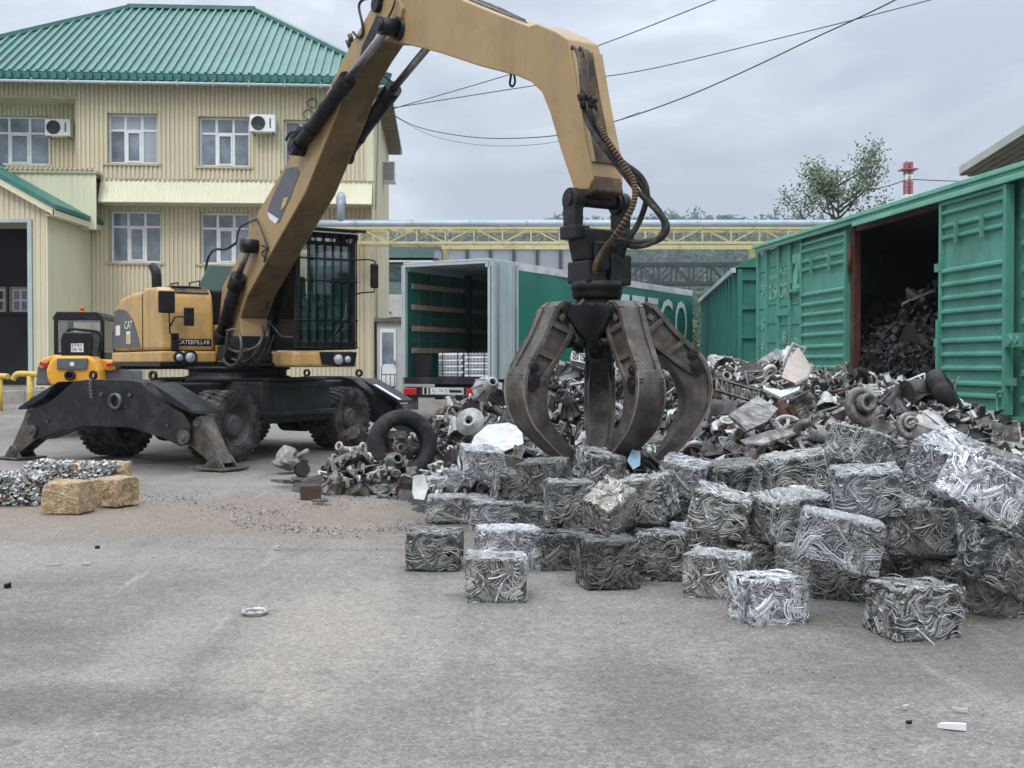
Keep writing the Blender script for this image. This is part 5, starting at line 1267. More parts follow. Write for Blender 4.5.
# ---- cab
cx0, cx1, cy0, cy1, cz0, cz1 = .02, 1.78, .30, 1.33, 1.73, 3.58
bar = .075
q = S()
for x in (cx0,cx1-bar):
    for y in (cy0,cy1-bar): q.bx(x,x+bar,y,y+bar,cz0,cz1-.1)
q.bx(.62,.70,cy0,cy0+bar,cz0,cz1-.1); q.bx(cx0+bar,cx1-bar,cy0,cy0+bar,cz1-.18,cz1-.1); q.bx(cx0+bar,cx1-bar,cy1-bar,cy1,cz1-.18,cz1-.1)
q.bx(cx1-bar,cx1,cy0+bar,cy1-bar,cz1-.2,cz1-.1); q.bx(cx1-bar,cx1,cy0+bar,cy1-bar,cz0,cz0+.13); q.bx(cx0,cx0+bar,cy0+bar,cy1-bar,cz0,cz0+.9)
q.bx(cx0+bar,.62,cy0+.005,cy0+.05,cz0,cz1-.18); q.bx(.70,cx1-bar,cy0+.005,cy0+.05,cz0,cz0+.42); q.bx(cx0+bar,cx1-bar,cy1-.05,cy1-.005,cz0,cz0+.42)
q.prism([(cx0-.02,cz1-.098),(cx0-.02,cz1),(cx1-.2,cz1+.04),(cx1+.06,cz1-.02),(cx1+.06,cz1-.098)],(0,0,0),(1,0,0),(0,0,1),-cy1-.02,-cy0+.02)
cab = q.build('cab', M['black'], ex, .012)
q = S(); q.bx(cx1-.045,cx1-.035,cy0+bar,cy1-bar,cz0+.13,cz1-.2); q.build('windscreen', M['cabglass'], cab)
q = S(); q.bx(.71,cx1-bar,cy0+.03,cy0+.04,cz0+.42,cz1-.18); q.build('side_window', M['cabglass'], cab)
q = S(); q.bx(cx0+bar,cx1-bar,cy1-.04,cy1-.03,cz0+.42,cz1-.18); q.build('side_window', M['cabglass'], cab)
q = S(); q.bx(cx0+.03,cx0+.04,cy0+bar,cy1-bar,cz0+.9,cz1-.18); q.build('rear_window', M['cabglass'], cab)
q = S()   # guard cage in front of the windscreen
gx = cx1+.09
ys_ = np.linspace(cy0+.03, cy1-.03, 8)
for y in ys_: q.cyl((gx,y,cz0+.02),(gx,y,cz1-.02),.0125,n=6)
for z in (cz0+.03,cz0+.46,cz0+1.08,cz1-.42,cz1-.03): q.cyl((gx-.012,cy0,z),(gx-.012,cy1,z),.013,n=6)
for z in (cz0+.1,cz1-.1):
    for y in (cy0+.03,cy1-.03): q.cyl((cx1-.01,y,z),(gx,y,z),.013,n=6)
q.build('guard_cage', M['black'], cab)
q = S()
q.prism([(cx1-.1,cz1+.03),(cx1+.30,cz1+.0),(cx1+.30,cz1+.04),(cx1-.1,cz1+.08)],(0,0,0),(1,0,0),(0,0,1),-cy1-.05,-cy0+.18); q.bx(cx1+.0,cx1+.02,cy0,cy1,cz1-.14,cz1-.10)
q.build('visor', M['black'], cab, .008)
for i, y in enumerate((cy0+.12,cy0+.34,cy0+.56,cy0+.90)):
    q = S(); K = Matrix.Translation((cx1+.03,y,cz1-.10))@Matrix.Rotation(math.pi/2,4,'Y')
    if i in (1,2): q.bx(cx1+.0,cx1+.05,y-.09,y+.09,cz1-.145,cz1-.055)
    else: q.lathe([(.0,.03),(.05,.025),(.062,.0),(.05,-.04),(0,-.05)],16,K)
    q.build('work_lamp', M['lampglass'], cab)
q = S(); q.bx(.45,.95,cy0+.28,cy1-.26,cz0+.35,cz0+.50); q.prism([(.38,cz0+.5),(.52,cz0+.5),(.42,cz0+1.25),(.28,cz0+1.25)],(0,0,0),(1,0,0),(0,0,1),-cy1+.28,-cy0-.28); q.build('seat', M['seat'], cab, .04)
q = S(); q.tube([(1.3,cy0+.52,cz0+.1),(1.25,cy0+.52,cz0+.75)],.03,8); q.lathe([(.15,-.012),(.17,0),(.15,.012)],18,Matrix.Translation((1.2,cy0+.52,cz0+.8))@Matrix.Rotation(-.9,4,'Y'),closed=True); q.bx(1.0,1.1,cy0+.15,cy0+.25,cz0+.1,cz0+.62); q.tube([(1.05,cy0+.2,cz0+.6),(1.08,cy0+.2,cz0+.8)],.02,6); q.tube([(1.05,cy1-.25,cz0+.5),(1.08,cy1-.25,cz0+.78)],.02,6); q.bx(1.35,1.45,cy1-.3,cy1-.12,cz0+.45,cz0+.72); q.build('controls', M['grey'], cab)
q = S(); q.tube([(cx1-.01,cy0+.6,cz0+.2),(gx-.04,cy0+.62,cz0+.24),(gx-.04,cy1-.2,cz0+.55)],.009,5); q.tube([(gx-.04,cy0+.55,cz0+.12),(gx-.04,cy1-.12,cz0+.42)],.009,5); q.tube([(gx-.03,cy1-.22,cz0+.25),(gx-.03,cy1-.20,cz0+.75)],.012,5); q.build('wiper', M['grey'], cab)
# cab mirror on its bow
q = S(); ym = cy1+.33; q.box((cx1+.0,ym,2.93),(.06,.14,.40)); mm = q.build('mirror', M['black'], ex, .03, segs=3)
q = S(); q.tube([(cx1-.03,cy1,3.17),(cx1,cy1+.2,3.19),(cx1,ym,3.17),(cx1,ym+.01,3.1)],.013,6,sub=3); q.tube([(cx1-.03,cy1,2.62),(cx1,cy1+.1,2.65),(cx1,ym,2.67),(cx1,ym,2.75)],.013,6); q.build('mirror_arm', M['black'], mm)

# ---- boom plane tools
def pl(x, y, s=0.0): return onplane(x, y, C+Lf*s, D)
def pw(t_, z, s=0.0): return (C+D*t_+Lf*s+Vector((0,0,z)))[:]
def px(x, y, s=0.0): return pw(*pl(x,y,s), s)
bs = .23
outl = [(232,352),(222,340),(219,322),(222,287),(233,267),(258,212),(292,154),(326,94),(344,57),(369,12),(381,-6),(396,-8),(402,8),(398,28),(386,40),(371,40),(360,57),(349,77),(336,115),(305,193),(277,242),(247,296),(240,318),(243,345)]
poly = [pl(x,y,-bs) for x,y in outl]
q = MB(); q.prism(poly,C[:],D[:],(0,0,1),-bs,bs); boom = q.build('boom', M['boom'], ex, .012)
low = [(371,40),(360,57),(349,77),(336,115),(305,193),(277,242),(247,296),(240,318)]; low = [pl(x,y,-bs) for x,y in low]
M['shadegrime'] = mat('underside_shade_and_grime', (.19,.125,.062), .7, var=.2, scale=2.5, dirt=((.07,.045,.025), .3, 3.5), bmp=(30,.3))  # underside shade painted into the colour, together with brown grime
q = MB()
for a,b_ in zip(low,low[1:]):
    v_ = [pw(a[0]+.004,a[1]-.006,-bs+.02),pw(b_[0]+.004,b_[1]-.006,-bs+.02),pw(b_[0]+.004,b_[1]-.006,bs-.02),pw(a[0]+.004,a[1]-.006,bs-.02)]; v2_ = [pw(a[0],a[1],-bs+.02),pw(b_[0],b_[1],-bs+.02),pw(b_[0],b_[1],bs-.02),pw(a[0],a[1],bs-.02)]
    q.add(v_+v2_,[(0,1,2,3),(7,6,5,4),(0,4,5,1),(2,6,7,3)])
q.build('belly_plate', M['shadegrime'], boom)
q = MB(); pd = [pl(x,y,-bs) for x,y in ((287,168),(297,167),(300,172),(291,197),(279,223),(270,217),(268,209),(277,187))]; q.prism(pd,C[:],D[:],(0,0,1),bs+.002,bs+.006); dc = q.build('decal', M['decal'], boom)
q = MB(); pd = [pl(x,y,-bs) for x,y in ((268,212),(279,219),(276,224),(270,219))]; q.prism(pd,C[:],D[:],(0,0,1),bs+.007,bs+.009); q.build('decal_edge', M['whitepaint'], dc)
q = MB(); pd = [pl(x,y,-bs) for x,y in ((284,198),(289,197),(285,206),(281,210))]; q.prism(pd,C[:],D[:],(0,0,1),bs+.007,bs+.009); q.build('decal_patch', M['yellow'], dc)
# dark slot and bosses at the head
q = MB(); pd = [pl(x,y,-bs) for x,y in ((377,15),(383,20),(366,55),(359,63),(362,47))]; q.prism(pd,C[:],D[:],(0,0,1),bs+.001,bs+.004); q.build('head_slot', M['steeldark'], boom)
def boss(x, y, r_, w_, m_='black', name='boss', par=None, s0=-bs):
    t_, z = pl(x,y,s0-.05); q = MB(); q.cyl(pw(t_,z,-w_),pw(t_,z,w_),r_,n=20); return q.build(name, M[m_], par or boom, .01)
boss(375.5,4,.10,.30); boss(250,247,.095,.40)
# stick
outs = [(374,20),(371,2),(378,-28),(396,-44),(420,-22),(463,0),(495,13),(528.6,26),(536,23.5),(554.6,31),(567.7,39),(570,49.5),(578,99),(590,161.5),(592,180),(588,190),(574,190),(560,148.5),(549.5,112),(541.6,92.5),(531,82),(515.6,75.5),(479,66),(440,53),(409,45),(394,41),(384,35)]
ss = .185
poly = [pl(x,y,-ss) for x,y in outs]
q = MB(); q.prism(poly,C[:],D[:],(0,0,1),-ss,ss); stick = q.build('stick', M['boom'], ex, .014)
q = MB(); # soiled front face plate of the dropped nose, with recessed hose well
fp = [pl(x,y,-ss) for x,y in ((570.5,49.5),(578.5,99),(590.5,161.5))]
for a,b_ in zip(fp, fp[1:]):
    for s0,s1 in ((-ss+.01,-ss+.045),(ss-.12,ss-.01)): 
        q.beam(pw(a[0]+.012,a[1],(s0+s1)/2),pw(b_[0]+.012,b_[1],(s0+s1)/2),abs(s1-s0),.02,up=D[:])
q.build('edge_plate', M['boom'], stick)
q = MB(); a,b_ = fp[0],fp[2]; 
for a,b_ in zip(fp,fp[1:]): q.beam(pw(a[0]+.006,a[1],-.03),pw(b_[0]+.006,b_[1],-.03),.28,.012,up=D[:])
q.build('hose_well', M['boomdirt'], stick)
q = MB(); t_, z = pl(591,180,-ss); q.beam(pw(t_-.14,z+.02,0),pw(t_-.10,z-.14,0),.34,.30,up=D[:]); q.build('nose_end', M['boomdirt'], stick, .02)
q = MB(); q.tube([px(463,-3,-.05),px(500,12,-.05),px(526,24,-.05)],.022,8); q.tube([px(463,-6,.03),px(500,9,.03),px(524,21,.03)],.022,8); q.build('top_pipe', M['steel'], stick)
t_, z = pl(512.5,73,0); q = MB(); q.tube([pw(t_-.02,z,0),pw(t_-.05,z-.1,0),pw(t_+.0,z-.14,0),pw(t_+.05,z-.1,0),pw(t_+.02,z,0)],.013,6,sub=3); q.build('eye', M['black'], stick)
# cylinders
def cyl_pair(name, base, gland, end, rb, rr_, s, par, mb_='black'):
    b0_, g0, e0_ = Vector(px(*base,s)), Vector(px(*gland,s)), Vector(px(*end,s))
    q = MB(); q.cyl(b0_, g0, rb, n=20); d = (g0-b0_).normalized(); q.cyl(g0-d*.22, g0+d*.02, rb*1.22, n=20); q.cyl(b0_-d*.02, b0_+d*.14, rb*1.15, n=20)
    for k in (.3,.6): c_ = b0_.lerp(g0,k); q.cyl(c_-d*.02,c_+d*.02,rb*1.10,n=20)
    nn = Lf; q.cyl(b0_-nn*.10,b0_+nn*.10,rb*1.15,n=18)
    c = q.build(name, M[mb_], ex)
    q = MB(); q.cyl(g0, e0_, rr_, n=18); q.build('rod', M['chrome'], c)
    q = MB(); q.cyl(e0_-nn*.12,e0_+nn*.12,rr_*2.1,n=20); q.cyl(e0_-nn*.14,e0_+nn*.14,rr_*1.1,n=14); q.build('rod_eye', M['black'], c)
    q = MB(); o_ = D*(-rb*1.25)+Vector((0,0,rb*.3)); q.tube([b0_+o_+d*.2, b0_+o_+d*.8, g0+o_-d*.3, g0-d*.1],.014,6); q.build('pipe', M['steel'], c)
    return c
sc1 = .33
cyl_pair('stick_cylinder', (297,148), (347,80), (389,27), .095, .05, -sc1, ex)
cyl_pair('stick_cylinder', (345,156), (393,89), (437,36), .095, .05, sc1, ex)
cyl_pair('boom_cylinder', (221,338), (238,277), (249.5,246), .105, .052, -sc1-.02, ex)
lc = (pl(221,338,-sc1-.02), pl(238,277,-sc1-.02), pl(249.5,246,-sc1-.02))
b0_, g0, e0_ = [Vector(pw(*q_, sc1+.02)) for q_ in lc]
q = MB(); q.cyl(b0_,g0,.105,n=18); c = q.build('boom_cylinder', M['black'], ex); q = MB(); q.cyl(g0,e0_,.052,n=16); q.build('rod', M['chrome'], c)
t_, z = pl(297,148,-sc1); q = MB(); q.cyl(pw(t_,z,-sc1-.1),pw(t_,z,sc1+.1),.06,n=16); q.build('pin', M['black'], ex)
t_, z = pl(389,27,-sc1); q = MB(); q.cyl(pw(t_,z,-sc1-.16),pw(t_,z,sc1+.16),.07,n=16); q.cyl(pw(t_,z,-ss-.05),pw(t_,z,ss+.05),.14,n=20); q.build('pin', M['black'], ex)
# hoses at the boom foot, on the boom back and at the head
hs = [[(205,286,-.1),(207,262,-.1),(214,250,-.1),(226,249,-.1),(236,243,-.2)],
      [(236,243,-.26),(240,228,-.26),(250,222,-.26),(256,219,-.24)],
      [(256,218,-.26),(262,232,-.26),(267,248,-.26),(264,262,-.26)],
      [(262,246,-.26),(268,247,-.26),(262,253,-.26),(266,259,-.26)],
      [(228,332,-.5),(226,350,-.5),(224,360,-.5),(232,366,-.5),(240,358,-.5),(241,340,-.5),(236,330,-.5),(227,331,-.5)],
      [(226,348,-.45),(240,352,-.4),(256,347,-.3),(262,338,-.2),(262,325,-.1)],
      [(228,357,-.4),(244,362,-.3),(256,352,-.2),(264,335,-.1),(268,322,0)],
      [(250,365,-.2),(260,358,-.1),(268,340,0),(270,320,.05)],
      [(256,366,-.1),(268,352,0),(274,335,.1)],[(224,352,-.3),(236,349,-.3),(254,349,-.2)],
      [(272,325,.15),(280,335,.2),(286,337,.2),(292,337,.2)],[(262,312,.1),(268,306,.1),(266,300,.1)]]
for i, h in enumerate(hs):
    q = MB(); q.tube([px(*a) for a in h], .024 if i in (0,4,5,6) else .014, 8, sub=5); q.build('hose', M['steel' if i in (4,5,9) else 'rubber'], ex)
q = S(); q.bx(.2,.9,-.34,.26,1.53,1.95); q.bx(.4,.8,-.5,-.36,1.55,1.8); q.bx(.85,1.0,-.3,.2,1.53,1.75); q.build('valve_block', M['steeldark'], ex, .03)
q = S(); q.bx(-.35,.35,-.33,-.27,1.53,2.15); q.bx(-.35,.35,.26,.29,1.53,2.15); q.build('boom_bracket', M['yellow'], ex, .02)
q = MB(); q.tube([px(383,-2,-.25),px(365,-1,-.25),px(359,6,-.25),px(362,22,-.25),px(363,32,-.25),px(359,37.5,-.25),px(353,32,-.25)],.018,8,sub=5); q.build('hose', M['rubber'], ex)
q = MB(); q.tube([px(395,0,-.27),px(393,8,-.27),px(388,18,-.27)],.014,6,sub=3); q.build('hose', M['rusty'], ex)
q = MB(); q.tube([px(380,75,.33),px(386,77,.33),px(391,82,.33)],.02,8,sub=3); q.build('hose', M['rubber'], ex)
for x, y in ((351,38),(349,44),):
    t_, z = pl(x,y,-.2); q = MB(); q.lathe([(.03,-.03),(.06,-.03),(.06,.03),(.03,.03)],14,Matrix.Translation(pw(t_,z,-.2))@Matrix.Rotation(1.2,4,'Y'),closed=True); q.build('bracket', M['steel'], boom)
q = MB(); q.beam(px(291,139,-bs),px(300,128,-bs),.05,.06); q.tube([px(286,140,-.25),px(291,132,-.25),px(298,131,-.25),px(304,127,-.25)],.02,6,sub=3); q.build('bracket', M['steeldark'], boom)
# hoses on the nose: hard pipes, couplings, slack loops down to the rotator
GT, _ = onplane(597,300,C,D); G = C+D*GT; GY = G.y
for k, (a, b_) in enumerate((((573,46),(582,97)),((581,47),(590,97)),((586,52),(593,100)))):
    q = MB(); o_ = GY-.42; q.tube([P(a[0]-1,a[1]+3,o_+.08)[:],P(a[0],a[1],o_)[:],P(a[0]+4,a[1]+6,o_-.02)[:],P(b_[0]-2,b_[1]-30,o_-.03)[:],P(*b_,o_-.03)[:]],.017 if k<2 else .03,8,sub=3); q.build('hose_pipe', M['steel'] if k<2 else M['boomdirt'], stick)
    q = MB(); q.cyl(P(*b_,o_-.03)[:],P(b_[0]+1.5,b_[1]+11,o_-.02)[:],.03,n=10); q.cyl(P(b_[0]-1,b_[1]-3,o_-.03)[:],P(b_[0]+1,b_[1]+3,o_-.03)[:],.042,n=6); q.build('coupling', M['steeldark'], stick)
hl = [([(593,109),(598,122),(607,140),(622,162),(634,183),(633,205),(619,230),(604,250),(596,264),(594,279)],.022,'wound'),
      ([(584,108),(588,124),(604,148),(630,182),(652,206),(666,222),(662,236),(646,241),(628,241),(614,238)],.022,''),
      ([(595,110),(602,132),(618,158),(640,176),(647,194),(640,220),(626,244),(622,256)],.027,''),
      ([(586,110),(592,130),(612,158),(636,190),(657,212),(664,228),(652,243),(634,247),(620,244),(606,252)],.022,''),
      ([(590,109),(596,128),(612,150),(630,170),(645,192),(662,214),(668,228),(660,240),(640,246),(626,243)],.020,'')]
for k, (pts, r_, kind) in enumerate(hl):
    n = len(pts); q = MB(); pp = [P(x,y,GY-.45+.10*k*.5+(.28*(i/(n-1)) if i>n*.6 else 0)-.18*math.sin(math.pi*i/(n-1))) for i,(x,y) in enumerate(pts)]
    q.tube(pp, r_, 10, sub=6); hq = q.build('hose', M['rubber'], ex)
    if kind:
        cc = crom(pp, 7); q = MB()
        for i in range(8, len(cc)-1): 
            d = (cc[i+1]-cc[i-1]).normalized(); q.cyl(cc[i]-d*.012, cc[i]+d*.012, r_+.006, n=10)
        q.build('coil_guard', M['boomdirt'], hq)
# ---- link, rotator, grapple
GM = Matrix(((D.x,Lf.x,0,G.x),(D.y,Lf.y,0,G.y),(0,0,1,0),(0,0,0,1)))
def GQ(): q = MB(); q.m = GM; return q
gzv = lambda y: 1.5+(364-y)*G.y/F
zp = gzv(203)
grp = None
q = GQ()
for s_ in (-1,1):
    q.cyl((0,s_*.24,zp),(0,s_*.33,zp),.115,n=22); q.cyl((0,s_*.20,zp),(0,s_*.245,zp),.10,n=20)
    q.prism([(-.09,zp-.34),(-.10,zp),(-.05,zp+.07),(.05,zp+.07),(.10,zp),(.09,zp-.34)],(0,0,0),(1,0,0),(0,0,1),s_*.28-.05,s_*.28+.05)
    q.prism([(-.12,zp-.36),(-.12,zp-.24),(.12,zp-.24),(.12,zp-.36)],(0,0,0),(1,0,0),(0,0,1),s_*.26-.09,s_*.26+.09)
q.cyl((0,-.35,zp),(0,.35,zp),.055,n=14)
lk = q.build('link', M['steeldark'], ex, .012)
z1, z2, z3 = gzv(231), gzv(262), gzv(284)
q = GQ(); q.prism([(-.26,z1),(.26,z1),(.22,z1-.18),(.19,z2),(-.19,z2),(-.22,z1-.18)],(0,0,0),(0,1,0),(0,0,1),-.15,.15); q.bx(-.13,.20,.02,.26,z3-.02,z2+.06); q.bx(-.18,.16,-.22,.0,z3,z2+.0); q.bx(.16,.2,-.17,.0,z2-.1,z1-.12)
rt = q.build('rotator', M['steeldark'], ex, .02)
z4, z5 = gzv(299), gzv(309)
q = GQ(); q.lathe([(0,z3+.02),(.24,z3+.02),(.245,z3-.05),(.235,z3-.055),(.235,z4+.03),(.22,z4),(.0,z4)],32)
for k in range(14): a=k*.449; q.cyl((.21*math.cos(a),.21*math.sin(a),z3+.02),(.21*math.cos(a),.21*math.sin(a),z3+.045),.014,n=6)
q.build('rotator_ring', M['steeldark'], rt)
q = GQ(); q.lathe([(0,z4),(.20,z4-.002),(.20,z4-.05),(.25,z4-.055),(.25,z4-.10),(.19,z4-.11),(.19,z4-.22),(.22,z4-.23),(.22,z4-.29),(.14,z4-.30),(.14,z4-.42),(.10,z4-.44),(.08,z4-.56),(0,z4-.57)],28); hub = q.build('grapple', M['steeldark'], ex)
for a_ in (14,-60,-149,84,156):
    er = Vector((math.cos(R(a_)),math.sin(R(a_)),0)); et = Vector((-er.y,er.x,0)); gz0 = z4-.05
    q = MB()
    for sg in (-1,1):
        o__ = G+et*(sg*.15); q.prism([(.10,gz0),(.42,gz0-.03),(.44,gz0-.12),(.36,gz0-.22),(.12,gz0-.46)],(o__.x,o__.y,0),er[:],(0,0,1),-.018,.018)
    pc = G+er*.30; q.cyl((pc-et*.17+Vector((0,0,gz0-.36)))[:],(pc+et*.17+Vector((0,0,gz0-.36)))[:],.035,n=12)
    q.build('lug', M['steeldark'], hub)
    q = MB(); p0 = G+er*.22+et*.10; q.tube([(p0.x,p0.y,z4-.02),(p0.x+er.x*.1,p0.y+er.y*.1,z4-.14),(p0.x+er.x*.12,p0.y+er.y*.12,z4-.30),(p0.x+er.x*.02,p0.y+er.y*.02,z4-.42)],.018,7,sub=3); q.build('hose', M['rubber'], hub)
lab(hub, 'dark steel orange peel grapple, tines half closed over the bales')
ppm = F/G.y
def rz(x, y): return ((x-597)/104.0/.98, 1.5+(364-y)/104.5)
arm_ = [rz(*p_) for p_ in ((632,306),(641,303),(650,306),(672,331),(691,348),(704,361),(705,370),(697,377),(681,368),(657,350),(641,336),(632,317))]
outer = [rz(*p_) for p_ in ((696,352),(703,361),(707.5,374),(709,389),(706,406),(700,418),(692,431),(682,445),(666,462))]
inner = [rz(*p_) for p_ in ((655,354),(667,364),(677,377),(682.5,390),(684,406),(681,417),(674,430),(666,443),(656,456))]
hw = [.13,.145,.155,.16,.16,.155,.14,.115,.06]
def dens(v, k=3):
    return [p_[:] if len(v[0]) > 1 else p_[0] for p_ in [tuple(q_)[:len(v[0])] for q_ in crom([Vector((list(x)+[0,0,0])[:3]) for x in v], k)]]
outer = dens(outer); inner = dens(inner); hw = [q_[0] for q_ in crom([Vector((x,0,0)) for x in hw], 3)]
def tine(az, close, labl):
    er = Vector((math.cos(az),math.sin(az),0)); et = Vector((-er.y,er.x,0)); pv = rz(640,312)
    K = Matrix(((er.x,et.x,0,G.x),(er.y,et.y,0,G.y),(0,0,1,0),(0,0,0,1))) @ Matrix.Translation((pv[0],0,pv[1])) @ Matrix.Rotation(close,4,'Y') @ Matrix.Translation((-pv[0],0,-pv[1]))
    def Q(): q = MB(); q.m = K; return q
    q = Q(); vs = []; n = len(outer)
    for i in range(n):
        o_, i_ = outer[i], inner[i]; w_ = hw[i]; dx, dz = i_[0]-o_[0], i_[1]-o_[1]
        f = lambda k: (o_[0]+dx*k, o_[1]+dz*k)
        a0_, a1_, a2_ = f(0), f(.12), f(1.0); am = f(-.05)
        vs += [(am[0],-w_*.55,am[1]),(am[0],w_*.55,am[1]),(a0_[0],w_,a0_[1]),(a1_[0],w_,a1_[1]),(a1_[0],w_*.80,a1_[1]),(a2_[0],w_*.62,a2_[1]),(a2_[0],-w_*.62,a2_[1]),(a1_[0],-w_*.80,a1_[1]),(a1_[0],-w_,a1_[1]),(a0_[0],-w_,a0_[1])]
    m_ = 10; fs = [(i*m_+k, i*m_+(k+1)%m_, (i+1)*m_+(k+1)%m_, (i+1)*m_+k) for i in range(n-1) for k in range(m_)]
    fs += [tuple(range(m_-1,-1,-1)), tuple(range((n-1)*m_, n*m_))]
    q.add(vs, fs)
    tn = q.build('tine', M['steel'], hub, .006); lab(tn, labl)
    q = Q(); q.prism(arm_,(0,0,0),(1,0,0),(0,0,1),-.09,.09)
    # lipped edges and crossbars on both cheeks
    m2 = len(arm_)
    cx = sum(p_[0] for p_ in arm_)/m2; cz = sum(p_[1] for p_ in arm_)/m2
    for s_ in (-1,1):
        for i in range(m2):
            a, b_ = arm_[i], arm_[(i+1)%m2]
            ins = lambda p_: (p_[0]+(cx-p_[0])*.06, p_[1]+(cz-p_[1])*.06)
            a, b_ = ins(a), ins(b_); q.beam((a[0],s_*.107,a[1]),(b_[0],s_*.107,b_[1]),.05,.055,up=(0,1,0))
        for p0, p1 in ((rz(641,335),rz(661,319)),(rz(664,354),rz(682,341)),(rz(636,312),rz(650,320))): q.beam((p0[0],s_*.105,p0[1]),(p1[0],s_*.106,p1[1]),.05,.048,up=(0,1,0))
    q.build('tine_arm', M['steel'], tn, .006)
    for p_, r_ in ((rz(640,311),.055),(rz(690,355),.045),(rz(695,367),.075)):
        q = Q(); q.cyl((p_[0],-.145,p_[1]),(p_[0],.145,p_[1]),r_,n=18); q.cyl((p_[0],-.158,p_[1]),(p_[0],.158,p_[1]),r_*.55,n=12)
        q.build('pin', M['steeldark'], tn)
    for s_ in (-1,1):
        q = Q()
        for i in range(n-1): q.beam((outer[i][0]+.004,s_*hw[i]*.97,outer[i][1]),(outer[i+1][0]+.004,s_*hw[i+1]*.97,outer[i+1][1]),.014,.014)
        q.build('worn_edge', M['edge'], tn)
    # closing cylinder from the hub to the arm
    q = Q(); a = Vector(rz(612,345)).to_3d(); q.cyl((rz(612,348)[0],0,rz(612,348)[1]),(rz(645,342)[0],0,rz(645,342)[1]),.065,n=14); q.build('tine_cylinder', M['steeldark'], tn)
tine(R(14), 0, 'right hand tine, half open'); tine(R(-60), R(20), 'front tine, its outer back towards the camera'); tine(R(-149), R(16), 'left hand tine, half open'); tine(R(84), R(5), 'rear tine, seen from inside'); tine(R(156), R(17), 'fifth tine, hidden behind the left one')
